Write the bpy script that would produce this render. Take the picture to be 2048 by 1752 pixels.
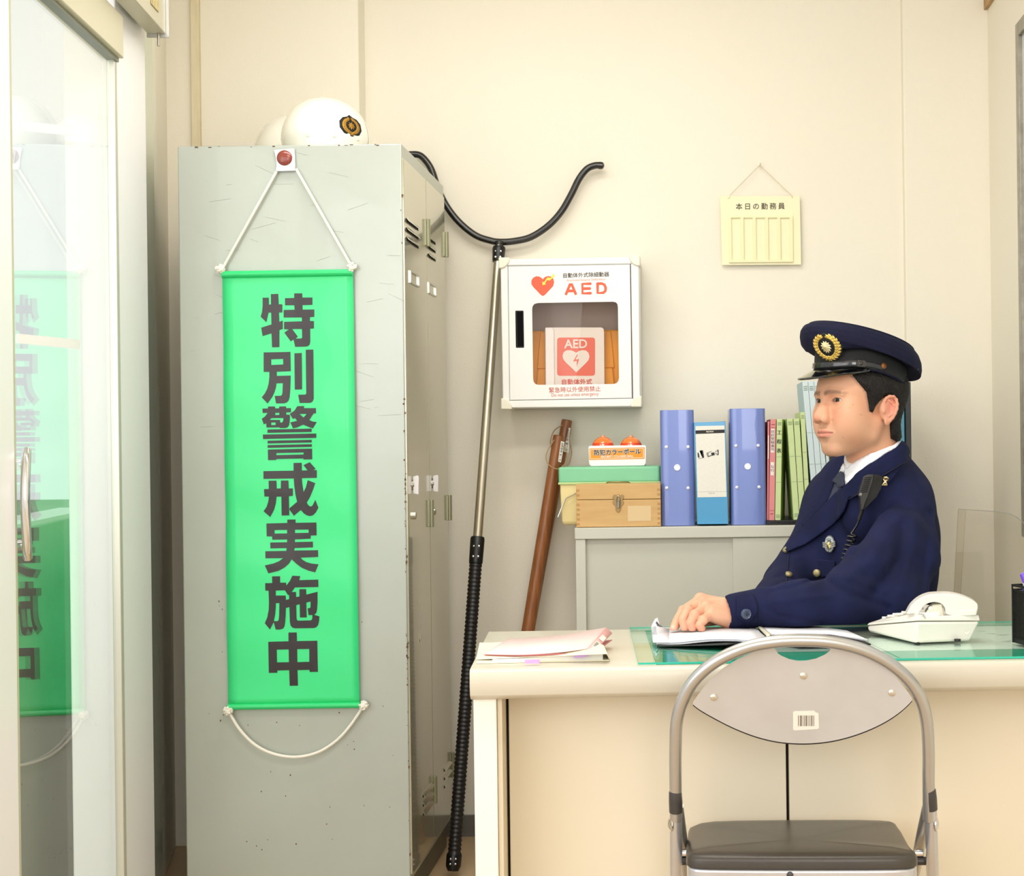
import bpy, bmesh, math, random
import numpy as np
from mathutils import Vector, Matrix, Euler
from mathutils.geometry import delaunay_2d_cdt
for o in list(bpy.data.objects): bpy.data.objects.remove(o, do_unlink=True)
random.seed(7); rng = np.random.RandomState(7)
scene = bpy.context.scene; COL = scene.collection
# ---------------------------------------------------------------- camera, world, lamps, exposure
F = 3100.0; CX, CY = 1390.0, 880.0; ROLL = 0.0125; CAMZ = 1.12
cam_d = bpy.data.cameras.new('camera'); cam = bpy.data.objects.new('camera', cam_d); COL.objects.link(cam)
cam_d.sensor_width = 36; cam_d.sensor_fit = 'HORIZONTAL'; cam_d.lens = F/2048*36
cam_d.shift_x = (1024-CX)/2048; cam_d.shift_y = (CY-876)/2048
cam.location = (0, 0, CAMZ)
cam.rotation_euler = (Matrix.Rotation(math.pi/2, 4, 'X') @ Matrix.Rotation(-ROLL, 4, 'Z')).to_euler()
cam_d.clip_start = 0.05; scene.camera = cam
vs = scene.view_settings
vs.view_transform = 'Standard'; vs.look = 'None'; vs.gamma = 1; vs.exposure = 0.08; vs.use_curve_mapping = False
W = bpy.data.worlds.new('world'); scene.world = W; W.use_nodes = True
bg = W.node_tree.nodes['Background']; bg.inputs[0].default_value = (0.97, 0.975, 1.0, 1); bg.inputs[1].default_value = 1.0
def area(name, loc, aim, sx, sy, power, col=(1, 1, 1)):
    l = bpy.data.lights.new(name, 'AREA'); l.shape = 'RECTANGLE'; l.size = sx; l.size_y = sy; l.energy = power; l.color = col
    o = bpy.data.objects.new(name, l); COL.objects.link(o); o.location = loc
    o.rotation_euler = (Vector(aim)-Vector(loc)).to_track_quat('-Z', 'Y').to_euler(); return o
area('daylight_window', (-1.9, -0.2, 1.75), (0.7, 3.2, 1.0), 3.0, 2.2, 52, (1.0, 0.975, 0.965))
area('entrance_fill', (0.45, -1.6, 1.8), (-1.1, 3.5, 1.15), 1.0, 1.5, 30, (1.0, 0.975, 0.965))  # fill added behind the camera to brighten the door jamb and locker
area('added_ceiling_light', (-.1, 2.1, 2.55), (-.1, 2.5, 0), 1.2, .3, 15.5, (1.0, .97, .945))  # light of the added front ceiling lamp, out of view
area('added_rear_light', (-.55, 3.25, 2.55), (-.6, 3.5, 0), 1.2, .3, 9.5, (1.0, .97, .945))  # added overhead fill for the back wall and the gap beside the locker
# ---------------------------------------------------------------- pixel <-> place helpers
sr, cr = math.sin(ROLL), math.cos(ROLL)
def uv_(px, py):
    dx, dy = px-CX, py-CY
    return dx*cr-dy*sr, dx*sr+dy*cr
def at(px, py, Y):
    u, v = uv_(px, py); return Vector((u*Y/F, Y, CAMZ-v*Y/F))
def on_z(px, py, z):
    u, v = uv_(px, py); return at(px, py, (CAMZ-z)*F/v)
def on_x(px, py, x):
    u, v = uv_(px, py); return at(px, py, x*F/u)
# ---------------------------------------------------------------- materials
def s2l(c):
    return tuple(((v/255)/12.92 if v/255 <= .04045 else ((v/255+.055)/1.055)**2.4) for v in c)
MATS = {}
def mat(name, rgb, rough=.5, metal=0, bump=None, spec=.5, coat=0, var=None, sheen=0, trans=0, ior=1.5, sss=0, emit=None, stretch=None):
    """rgb in 0..255 sRGB; bump=(scale,strength); var=(scale,amount,rgb2)"""
    if name in MATS: return MATS[name]
    m = bpy.data.materials.new(name); m.use_nodes = True; nt = m.node_tree; b = nt.nodes['Principled BSDF']
    b.inputs['Base Color'].default_value = (*s2l(rgb), 1); b.inputs['Roughness'].default_value = rough
    b.inputs['Metallic'].default_value = metal; b.inputs['Specular IOR Level'].default_value = spec
    b.inputs['Coat Weight'].default_value = coat; b.inputs['Sheen Weight'].default_value = sheen
    b.inputs['Transmission Weight'].default_value = trans; b.inputs['IOR'].default_value = ior
    if sss: b.inputs['Subsurface Weight'].default_value = sss; b.inputs['Subsurface Radius'].default_value = (.012, .005, .003); b.inputs['Subsurface Scale'].default_value = 1.0
    if emit: b.inputs['Emission Color'].default_value = (*s2l(rgb), 1); b.inputs['Emission Strength'].default_value = emit
    tc = nt.nodes.new('ShaderNodeTexCoord'); src = tc.outputs['Object']
    if stretch:
        mp = nt.nodes.new('ShaderNodeMapping'); mp.inputs['Scale'].default_value = stretch
        nt.links.new(src, mp.inputs[0]); src = mp.outputs[0]
    if bump:
        n = nt.nodes.new('ShaderNodeTexNoise'); n.inputs['Scale'].default_value = bump[0]; n.inputs['Detail'].default_value = 4
        nt.links.new(src, n.inputs['Vector'])
        bp = nt.nodes.new('ShaderNodeBump'); bp.inputs['Strength'].default_value = bump[1]; bp.inputs['Distance'].default_value = .002
        nt.links.new(n.outputs[0], bp.inputs['Height']); nt.links.new(bp.outputs[0], b.inputs['Normal'])
    if var:
        n = nt.nodes.new('ShaderNodeTexNoise'); n.inputs['Scale'].default_value = var[0]; n.inputs['Detail'].default_value = 5
        nt.links.new(src, n.inputs['Vector'])
        r = nt.nodes.new('ShaderNodeMapRange'); r.inputs[1].default_value = .5-.5*var[1]/1.0 if len(var) < 4 else var[3]; r.inputs[2].default_value = .5+.5*var[1] if len(var) < 5 else var[4]
        nt.links.new(n.outputs[0], r.inputs[0])
        mx = nt.nodes.new('ShaderNodeMix'); mx.data_type = 'RGBA'
        mx.inputs[6].default_value = (*s2l(rgb), 1); mx.inputs[7].default_value = (*s2l(var[2]), 1)
        nt.links.new(r.outputs[0], mx.inputs[0]); nt.links.new(mx.outputs[2], b.inputs['Base Color'])
    MATS[name] = m; return m
def thin_glass(name, tint, ior=1.5, rough=0.0, refl=(1, 1, 1), k=1.0):
    if name in MATS: return MATS[name]
    m = bpy.data.materials.new(name); m.use_nodes = True; nt = m.node_tree; nt.nodes.clear()
    out = nt.nodes.new('ShaderNodeOutputMaterial'); tr = nt.nodes.new('ShaderNodeBsdfTransparent'); gl = nt.nodes.new('ShaderNodeBsdfGlossy')
    fr = nt.nodes.new('ShaderNodeFresnel'); mx = nt.nodes.new('ShaderNodeMixShader'); fr.inputs[0].default_value = ior
    tr.inputs[0].default_value = (*tint, 1); gl.inputs[0].default_value = (*refl, 1); gl.inputs['Roughness'].default_value = rough
    ge = nt.nodes.new('ShaderNodeNewGeometry')
    iv = nt.nodes.new('ShaderNodeMix'); iv.data_type = 'FLOAT'; iv.inputs[2].default_value = ior; iv.inputs[3].default_value = 1/ior*1.0
    fr.inputs[0].default_value = ior
    # a transparent shader does not bend light: see both faces as air-to-glass
    lw = nt.nodes.new('ShaderNodeLayerWeight'); nt.nodes.remove(lw); nt.nodes.remove(iv)
    vt = nt.nodes.new('ShaderNodeVectorMath'); vt.operation = 'DOT_PRODUCT'
    nt.links.new(ge.outputs['Normal'], vt.inputs[0]); nt.links.new(ge.outputs['Incoming'], vt.inputs[1])
    ab = nt.nodes.new('ShaderNodeMath'); ab.operation = 'ABSOLUTE'; nt.links.new(vt.outputs['Value'], ab.inputs[0])
    om = nt.nodes.new('ShaderNodeMath'); om.operation = 'SUBTRACT'; om.inputs[0].default_value = 1; nt.links.new(ab.outputs[0], om.inputs[1])
    pw = nt.nodes.new('ShaderNodeMath'); pw.operation = 'POWER'; pw.inputs[1].default_value = 5; nt.links.new(om.outputs[0], pw.inputs[0])
    f0 = ((ior-1)/(ior+1))**2
    ma = nt.nodes.new('ShaderNodeMath'); ma.operation = 'MULTIPLY_ADD'; ma.inputs[1].default_value = (1-f0)*k; ma.inputs[2].default_value = f0
    nt.links.new(pw.outputs[0], ma.inputs[0]); nt.nodes.remove(fr)
    nt.links.new(ma.outputs[0], mx.inputs[0]); nt.links.new(tr.outputs[0], mx.inputs[1]); nt.links.new(gl.outputs[0], mx.inputs[2])
    nt.links.new(mx.outputs[0], out.inputs[0]); MATS[name] = m; return m
# ---------------------------------------------------------------- mesh builder (all shapes in world metres)
class MB:
    def __init__(s): s.v = []; s.f = []; s.mi = []; s.m = 0
    def add(s, vs, fs):
        o = len(s.v); s.v += [tuple(x) for x in vs]; s.f += [tuple(i+o for i in f) for f in fs]; s.mi += [s.m]*len(fs); return s
    def box(s, c, d, R=None, taper=None):
        c = Vector(c); hx, hy, hz = d[0]/2, d[1]/2, d[2]/2; vs = []
        for z in (-1, 1):
            t = 1 if taper is None or z < 0 else taper
            for x, y in ((-1, -1), (1, -1), (1, 1), (-1, 1)):
                p = Vector((x*hx*t, y*hy*t, z*hz)); vs.append(c+(R @ p if R else p))
        return s.add(vs, [(3, 2, 1, 0), (4, 5, 6, 7), (0, 1, 5, 4), (1, 2, 6, 5), (2, 3, 7, 6), (3, 0, 4, 7)])
    def box2(s, a, b):
        a = Vector(a); b = Vector(b); return s.box((a+b)/2, [abs(b[i]-a[i]) for i in range(3)])
    def tube(s, pts, r, n=12, caps=True, closed=False, flat=None, up0=None):
        pts = [Vector(p) for p in pts]; N = len(pts); rs = r if isinstance(r, (list, tuple)) else [r]*N
        vs = []; fs = []; prev = Vector(up0) if up0 else None
        for i, p in enumerate(pts):
            if closed: t = pts[(i+1) % N]-pts[i-1]
            else: t = (pts[min(i+1, N-1)]-pts[max(i-1, 0)])
            t.normalize()
            if prev is None: prev = Vector((0, 0, 1)) if abs(t.z) < .9 else Vector((0, 1, 0))
            a = prev-t*prev.dot(t); a.normalize(); b = t.cross(a); prev = a
            for k in range(n):
                w = 2*math.pi*k/n; vs.append(p+(a*math.cos(w)+b*math.sin(w)*(flat or 1))*rs[i])
        for i in range(N if closed else N-1):
            j = (i+1) % N
            for k in range(n): fs.append((i*n+k, j*n+k, j*n+(k+1) % n, i*n+(k+1) % n))
        if caps and not closed: fs.append(tuple(range(n))); fs.append(tuple((N-1)*n+k for k in reversed(range(n))))
        return s.add(vs, fs)
    def cyl(s, a, b, r, n=24, r2=None): return s.tube([a, b], [r, r if r2 is None else r2], n)
    def lathe(s, c, axis, prof, n=32, sx=1, ref=None):
        c = Vector(c); ax = Vector(axis).normalized(); a = Vector(ref) if ref else (Vector((1, 0, 0)) if abs(ax.x) < .9 else Vector((0, 1, 0)))
        a = (a-ax*a.dot(ax)).normalized(); b = ax.cross(a); vs = []; fs = []
        for r, h in prof:
            for k in range(n):
                w = 2*math.pi*k/n; vs.append(c+ax*h+(a*math.cos(w)*sx+b*math.sin(w))*r)
        for i in range(len(prof)-1):
            for k in range(n): fs.append((i*n+k, i*n+(k+1) % n, (i+1)*n+(k+1) % n, (i+1)*n+k))
        if prof[0][0] > 1e-6: fs.append(tuple(reversed(range(n))))
        if prof[-1][0] > 1e-6: fs.append(tuple((len(prof)-1)*n+k for k in range(n)))
        return s.add(vs, fs)
    def prism(s, loop, d):      # planar loop of world points extruded by vector d
        n = len(loop); lo = [Vector(p) for p in loop]; hi = [p+Vector(d) for p in lo]
        return s.add(lo+hi, [tuple(reversed(range(n))), tuple(range(n, 2*n))]+[(i, (i+1) % n, n+(i+1) % n, n+i) for i in range(n)])
    def grid(s, rows):          # rows of points
        R = len(rows); C = len(rows[0]); vs = [p for r in rows for p in r]
        return s.add(vs, [(i*C+j, i*C+j+1, (i+1)*C+j+1, (i+1)*C+j) for i in range(R-1) for j in range(C-1)])
def empty(name, loc=(0, 0, 0)):
    o = bpy.data.objects.new(name, None); COL.objects.link(o); o.location = loc; o.empty_display_size = .05; return o
def tag(o, label=None, cat=None, group=None, kind=None):
    if label: o['label'] = label
    if cat: o['category'] = cat
    if group: o['group'] = group
    if kind: o['kind'] = kind
    return o
def thing(name, label, cat, loc, group=None): return tag(empty(name, loc), label, cat, group)
def wloc(o):
    p = Vector(o.location); q = o.parent
    while q: p = p+Vector(q.location); q = q.parent
    return p
def finish(me, smooth=True, angle=40):
    if smooth:
        me.polygons.foreach_set('use_smooth', [True]*len(me.polygons))
        if angle: me.set_sharp_from_angle(angle=math.radians(angle))
    me.update()
def obj(name, mb, mats, parent=None, origin=None, bevel=0, seg=2, smooth=True, angle=40, subsurf=0, solid=0):
    me = bpy.data.meshes.new(name)
    base = wloc(parent) if parent else Vector((0, 0, 0))
    if origin is None:
        if parent: loc = Vector((0, 0, 0))
        else:
            a = np.array(mb.v); loc = Vector(((a[:, 0].min()+a[:, 0].max())/2, (a[:, 1].min()+a[:, 1].max())/2, a[:, 2].min()))
    else: loc = Vector(origin)-base
    off = base+loc
    me.from_pydata([(x-off.x, y-off.y, z-off.z) for x, y, z in mb.v], [], mb.f)
    if not isinstance(mats, (list, tuple)): mats = [mats]
    for m in mats: me.materials.append(m)
    if len(mats) > 1: me.polygons.foreach_set('material_index', mb.mi)
    b = bmesh.new(); b.from_mesh(me); bmesh.ops.recalc_face_normals(b, faces=b.faces); b.to_mesh(me); b.free()
    finish(me, smooth, angle)
    o = bpy.data.objects.new(name, me); COL.objects.link(o); o.location = loc
    if parent: o.parent = parent
    if solid: md = o.modifiers.new('solid', 'SOLIDIFY'); md.thickness = solid; md.offset = 0
    if bevel: md = o.modifiers.new('bevel', 'BEVEL'); md.width = bevel; md.segments = seg; md.limit_method = 'ANGLE'; md.angle_limit = math.radians(35)
    if subsurf: md = o.modifiers.new('sub', 'SUBSURF'); md.levels = subsurf; md.render_levels = subsurf
    return o
# flat shapes with holes: filled 2D curve turned into a mesh, frame = (origin, right, up)
def fill_mesh(loops, frame, depth=0.0):
    cu = bpy.data.curves.new('tmp', 'CURVE'); cu.dimensions = '2D'; cu.fill_mode = 'BOTH'; cu.extrude = depth/2
    for lp in loops:
        sp = cu.splines.new('POLY'); sp.points.add(len(lp)-1)
        for i, (x, y) in enumerate(lp): sp.points[i].co = (x, y, 0, 1)
        sp.use_cyclic_u = True
    return curve_mesh(cu, frame)
def curve_mesh(cu, frame, warp=None):
    ob = bpy.data.objects.new('tmp', cu); COL.objects.link(ob)
    dg = bpy.context.evaluated_depsgraph_get(); me = bpy.data.meshes.new_from_object(ob.evaluated_get(dg))
    O, R, U = [Vector(x) for x in frame]; N = R.cross(U)
    vs = [v.co.copy() for v in me.vertices]; mb = MB()
    mb.add([O+R*v.x+U*v.y+N*v.z for v in vs], [tuple(p.vertices) for p in me.polygons])
    bpy.data.objects.remove(ob, do_unlink=True); bpy.data.meshes.remove(me); return mb
def text_mesh(body, size, frame, depth=0.0, bold=0.0, align='CENTER', sx=1.0, spacing=1.0):
    cu = bpy.data.curves.new('tmp', 'FONT'); cu.body = body; cu.size = size; cu.extrude = depth/2; cu.offset = bold
    cu.align_x = align; cu.align_y = 'CENTER'; cu.resolution_u = 3; cu.space_character = spacing
    O, R, U = frame; return curve_mesh(cu, (O, Vector(R)*sx, U))
X, Yv, Z = Vector((1, 0, 0)), Vector((0, 1, 0)), Vector((0, 0, 1))
def rrect(w, h, r, n=5, cx=0, cy=0):
    out = []
    for qx, qy, a0 in ((1, 1, 0), (-1, 1, 90), (-1, -1, 180), (1, -1, 270)):
        for i in range(n+1):
            a = math.radians(a0+90*i/n); out.append((cx+qx*(w/2-r)+r*math.cos(a), cy+qy*(h/2-r)+r*math.sin(a)))
    return out
def spline(pts, n=8):
    pts = [Vector(p) for p in pts]; out = []
    for i in range(len(pts)-1):
        p0 = pts[max(i-1, 0)]; p1 = pts[i]; p2 = pts[i+1]; p3 = pts[min(i+2, len(pts)-1)]
        for k in range(n):
            t = k/n; out.append(.5*((2*p1)+(p2-p0)*t+(2*p0-5*p1+4*p2-p3)*t*t+(3*p1-p0-3*p2+p3)*t**3))
    out.append(pts[-1]); return out
# ================================================================ the setting
WALL = mat('wall_paint', (244, 239, 224), .62, bump=(260, .25), var=(1.3, .8, (241, 234, 215)))
WHITE = mat('white_enamel', (244, 245, 243), .3, coat=.2)
ALU = mat('white_aluminium', (248, 248, 250), .3, metal=.0, spec=.6)
ALUG = mat('grey_aluminium', (196, 198, 186), .28, metal=.85)
YW = 4.42; YP = 4.335; YR = 4.385
xl = at(717, 100, YP).x; xc = at(1808, 300, YR).x; XR = at(1977, 300, YR).x+.002
def fp(Y, off=0, z=0):                      # a point on the glazed street front, off = metres into the room
    return Vector((-.894-.105*Y+.9945*off, Y+.1045*off, z))
def struct(name, mb, m, parent=None, **k):
    o = obj(name, mb, m, parent, **k)
    if not parent: tag(o, kind='structure')
    return o
cx0 = -1.41
b = MB().box2((xl-.02, YW, 0), (xc+.02, YW+.1, 2.7)); struct('wall_back', b, WALL)
b = MB().box2((-1.75, YP, 0), (xl, YW+.1, 2.7)); struct('wall_back_pillar', b, WALL, bevel=.004)
b = MB().box2((xc, YR, 0), (XR+.1, YW+.1, 2.7)); struct('wall_back_right', b, WALL, bevel=.004)
b = MB().box2((XR, -1.9, 0), (XR+.1, YW+.1, 2.7)); struct('wall_right', b, WALL)
# short stretch of wall between the door jamb and the back wall, with a shallow fold
lw = [fp(3.70, -.02), Vector((-1.362, 3.95, 0)), Vector((-1.372, 3.95, 0)), Vector((-1.468, YP+.01, 0)), Vector((-1.65, YP+.01, 0)), fp(3.70, -.2)]
struct('wall_left', MB().prism(lw, (0, 0, 2.7)), WALL, bevel=.006)
FLOORM = mat('floor_vinyl', (205, 178, 140), .35, bump=(60, .1), var=(3, .6, (190, 160, 122)))
struct('floor', MB().box2((-1.75, -1.9, -.1), (XR+.1, YW+.1, 0)), FLOORM)
struct('ceiling', MB().box2((-1.75, -1.9, 2.7), (XR+.1, YW+.1, 2.8)), mat('ceiling_board', (240, 238, 230), .8, bump=(90, .3)))
SK = mat('skirting_grey', (112, 110, 104), .5)
struct('baseboard_back', MB().box2((xl, YW-.012, 0), (xc, YW+.01, .06)), SK)
struct('baseboard_left', MB().box2((-1.4, YP-.012, 0), (xl+.012, YP+.01, .06)), SK)
struct('baseboard_right', MB().box2((xc-.012, YR-.012, 0), (XR, YR+.01, .06)), SK)
# timber post on the pillar, stained
p0 = at(385, 150, YP); p1 = at(402, 150, YP)
struct('trim_1', MB().box2((p0.x, YP-.016, 0), (p1.x, YP+.005, 2.7)), mat('aged_post', (238, 230, 203), .6, var=(9, .5, (206, 188, 146)), stretch=(3, 3, .5)), bevel=.002)
q = at(1979, 3, 4.3)
struct('trim_2', MB().box2((q.x, 3.7, q.z), (XR, YR, q.z+.03)), mat('oak_strip', (196, 158, 100), .5, var=(30, .6, (160, 118, 66))))
# ---- glazed front: fixed frame, operator cover, sliding leaf
def fbar(mb, Y0, Y1, z0, z1, o0, o1):        # a bar lying in the street front
    mb.prism([fp(Y0, o0, z0), fp(Y1, o0, z0), fp(Y1, o1, z0), fp(Y0, o1, z0)], (0, 0, z1-z0)); return mb
zr = at(245, 117, 3.36).z; zo = at(287, 69, 3.6).z
mb = fbar(MB(), 3.365, 3.625, 0, 2.7, -.11, .0); struct('door_frame_1', mb, ALU, bevel=.003)
mb = fbar(MB(), 3.627, 3.715, 0, 2.02+.3, -.02, -.004); struct('trim_3', mb, mat('polished_strip', (214, 222, 210), .12, metal=.8))
b = fbar(MB(), .2, 3.60, 2.32, 2.7, -.1, .012); struct('door_frame_2', b, ALU)
# grey metal operator cover above the door
oc = thing('door_operator', 'grey metal sliding door operator cover above the glass door', 'door operator', fp(2.6, .06, zo), None)
mb = fbar(MB(), .6, 3.59, zo, zo+.26, .013, .055); obj('cover', mb, mat('operator_grey', (206, 201, 178), .35, metal=.3), oc, bevel=.002)
mb = fbar(MB(), 3.592, 3.598, zo-.008, zo+.262, .012, .062); obj('end_plate', mb, mat('operator_edge', (205, 206, 205), .3, metal=.6), oc)
mb = fbar(MB(), 3.45, 3.52, zo+.03, zo+.2, .056, .057); obj('rating_sticker', mb, mat('sticker_tan', (222, 205, 150), .6, var=(120, .5, (170, 150, 100))), oc)
mb = MB().cyl(fp(3.585, .04, zo), fp(3.585, .04, zo-.03), .003); obj('screw', mb, mat('steel_dull', (170, 165, 155), .3, metal=.9), oc)
GL = thin_glass('door_glass', (.955, .985, .965), 1.62)
dr = empty('door_1', fp(2.9, 0, 0)); tag(dr, kind='structure')
obj('glass_pane', fbar(MB(), 2.66, 3.345, .08, zr, -.009, -.003), GL, dr, smooth=False)
GK = mat('grey_gasket', (150, 152, 140), .4)
obj('leading_edge', fbar(MB(), 3.340, 3.360, .0, zr, -.014, .004), mat('edge_profile', (205, 205, 192), .3, metal=.5), dr, bevel=.002)
obj('top_rail', fbar(MB(), 1.9, 3.362, zr, zr+.092, -.03, .018), mat('rail_beige', (214, 209, 184), .35, metal=.15), dr, bevel=.003)
obj('gasket', fbar(MB(), 1.9, 3.360, zr-.008, zr, -.012, .008), mat('rail_gasket', (130, 134, 122), .35), dr)
obj('bottom_rail', fbar(MB(), 1.9, 3.362, .0, .08, -.03, .018), ALU, dr, bevel=.003)
obj('stile', fbar(MB(), 2.50, 2.665, .0, zr, -.03, .004), ALU, dr, bevel=.003)
obj('stile_gasket', fbar(MB(), 2.665, 2.682, .08, zr, -.012, .001), mat('olive_gasket', (196, 197, 170), .4), dr)
TP = mat('strip_white', (250, 250, 250), .5)
for (a, c, y0, y1) in ((33, 156, 237, 256), (40, 164, 664, 683)):
    Ya = .894/(-(a-CX)/F-.105); Yb = .894/(-(c-CX)/F-.105)
    z0 = CAMZ-(y1-CY)/F*Yb; z1 = CAMZ-(y0-CY)/F*Yb; z2 = CAMZ-(y1-CY)/F*Ya; z3 = CAMZ-(y0-CY)/F*Ya
    m_ = MB().prism([fp(Ya, -.0028, z2+.012), fp(Yb, -.0028, z0), fp(Yb, -.0028, z1), fp(Ya, -.0028, z3+.012)], (.0008, 0, 0))
    obj('white_strip', m_, TP, dr, smooth=False)  # plain white strips laid on the pane
CH = mat('chrome', (225, 226, 228), .12, metal=1); COP = mat('bolt_copper', (176, 120, 90), .35, metal=.6)
hp = MB()
for yy in (929, 1090):
    Yh = .894/(-(47-CX)/F-.105); P = at(47, yy, Yh)
    hp.cyl(fp(Yh, -.003, P.z), fp(Yh, .006, P.z), .0105)
h = obj('pull_handle', MB().tube(spline([fp(2.70, .012, at(28, 900, 2.66).z), fp(2.684, .016, at(28, 930, 2.66).z), fp(2.672, .018, at(28, 1000, 2.66).z), fp(2.684, .016, at(28, 1090, 2.66).z), fp(2.70, .012, at(28, 1120, 2.66).z)]), .008), CH, dr)
obj('handle_bolt', hp, CH, h, origin=wloc(dr))
hp = MB()
for yy in (929, 1090):
    Yh = .894/(-(47-CX)/F-.105); P = at(47, yy, Yh); hp.cyl(fp(Yh, .006, P.z), fp(Yh, .009, P.z), .006)
obj('bolt_cap', hp, COP, h, origin=wloc(dr))
# fixed glazing nearer the camera and beyond (lets the daylight in)
w1 = empty('window_1', fp(1.2, 0, 0)); tag(w1, kind='structure')
obj('window_frame', fbar(fbar(MB(), -1.8, 2.5, 0, .08, -.04, 0), -1.8, 2.5, 2.25, 2.33, -.04, 0), ALU, w1)
obj('glass_pane', fbar(MB(), -1.8, 2.5, .08, 2.25, -.012, -.006), thin_glass('window_glass', (.98, .98, .98), 1.5), w1, smooth=False)
# ---- outside
tag(obj('pavement', MB().box2((-9, -6, -.2), (-1.42, 12, -.02)), mat('concrete', (205, 205, 200), .8, bump=(40, .3))), kind='structure')
OW = mat('low_wall_render', (146, 150, 128), .75, bump=(50, .2), var=(4, .5, (126, 130, 108)))
a0 = Vector((-1.50, 3.39, 0)); a1 = Vector((-1.735, 4.5, 0))
b = MB().prism([a0, a1, a1+Vector((.35, 0, 0)), Vector((-1.36, 4.6, 0))+Vector((.05, .1, 0)), Vector((-1.6, 5.6, 0)), Vector((-2.6, 5.6, 0)), a0+Vector((-.5, -.6, 0))], (0, 0, .934))
lowall = obj('low_wall', b, OW); tag(lowall, 'grey-green rendered low wall outside behind the glass door', 'wall')
obj('coping', MB().prism([a0+Vector((-.02, -.02, .934)), a1+Vector((0, 0, .934)), a1+Vector((-.12, .02, .934)), a0+Vector((-.14, -.05, .934))], (0, 0, .012)), mat('coping_white', (228, 230, 228), .5), lowall)
qx = at(185, 500, 4.75).x
tag(obj('outdoor_post', MB().box2((qx-.03, 4.75, .9), (qx+.03, 4.81, 3.2)), ALU), 'white square metal post outside beyond the glass door', 'post')
# ---- unseen ceiling lamps, added to light the room from above
for yl_, xl_o, lb_ in ((2.1, -.1, 'front long white fluorescent ceiling lamp, added out of view'), (3.25, -.55, 'rear long white fluorescent ceiling lamp, added to brighten the back wall')):
    cl = thing('added_ceiling_lamp', lb_, 'lamp', (xl_o, yl_, 2.7), 'added ceiling lamps')
    obj('housing', MB().box2((xl_o-.65, yl_-.15, 2.62), (xl_o+.65, yl_+.15, 2.7)), WHITE, cl, bevel=.004)
    obj('tube', MB().cyl((xl_o-.58, yl_, 2.59), (xl_o+.58, yl_, 2.59), .014), mat('added_lamp_glow', (255, 252, 240), .5, emit=6), cl)
# ================================================================ steel locker
YL = 3.70
LM = mat('locker_steel', (182, 189, 181), .36, metal=.25, coat=.25, bump=(35, .05), var=(2.2, .5, (172, 178, 168)))
LD = mat('locker_door_steel', (186, 183, 158), .16, metal=.45, coat=.5, bump=(8, .04))
DK = mat('dark_gap', (38, 36, 30), .7)
zt = at(803, 287, YL).z; lx0 = at(355, 294, YL).x; lx1 = at(803, 287, YL).x; YF = 4.315; YM = (YL+YF)/2
lk = thing('locker', 'tall grey-green steel locker with two narrow doors on its right side', 'locker', ((lx0+lx1)/2, YL, 0))
obj('body', MB().box2((lx0, YL, .075), (lx1, YF, zt)), LM, lk, bevel=.003, seg=3)
obj('plinth', MB().box2((lx0+.01, YL+.012, 0), (lx1-.012, YF-.01, .08)), mat('plinth_dark', (96, 92, 76), .5), lk)
RU = mat('rust', (104, 76, 58), .9)
rb = MB()
for i in range(74):                         # chipped, rusty edge of the near corner and the top edge
    if i < 62:
        z = random.choice([random.gauss(.98, .06), random.gauss(.62, .03), random.uniform(.1, 1.8)]); rb.box((lx1-random.uniform(-.0004, .0035), YL-.0002, min(z, zt-.01)), (random.uniform(.001, .004), .0008, random.uniform(.001, .006)))
    else: rb.box((random.uniform(lx0, lx1), YL-.0002, zt-random.uniform(.001, .004)), (random.uniform(.002, .010), .0008, random.uniform(.001, .003)))
for i in range(45): rb.box((random.uniform(lx0+.05, lx1-.02), YL-.0002, random.uniform(.12, .8)), (random.uniform(.001, .003), .0006, random.uniform(.001, .004)))
tag(obj('rust_chips', rb, RU, lk, smooth=False), kind='stuff')
SC = MB()
for i in range(46):
    c = Vector((random.uniform(lx0+.02, lx1-.02), YL-.0003, random.uniform(1.15, 1.82))); a = random.uniform(-.5, .4); l = random.uniform(.01, .06)
    SC.tube([c, c+Vector((math.cos(a)*l, 0, math.sin(a)*l))], .00024, 4)
tag(obj('scratch_marks', SC, mat('scratch', (160, 162, 150), .6), lk, smooth=False), kind='stuff')
zd1 = zt-.034; zd0 = .09
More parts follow.
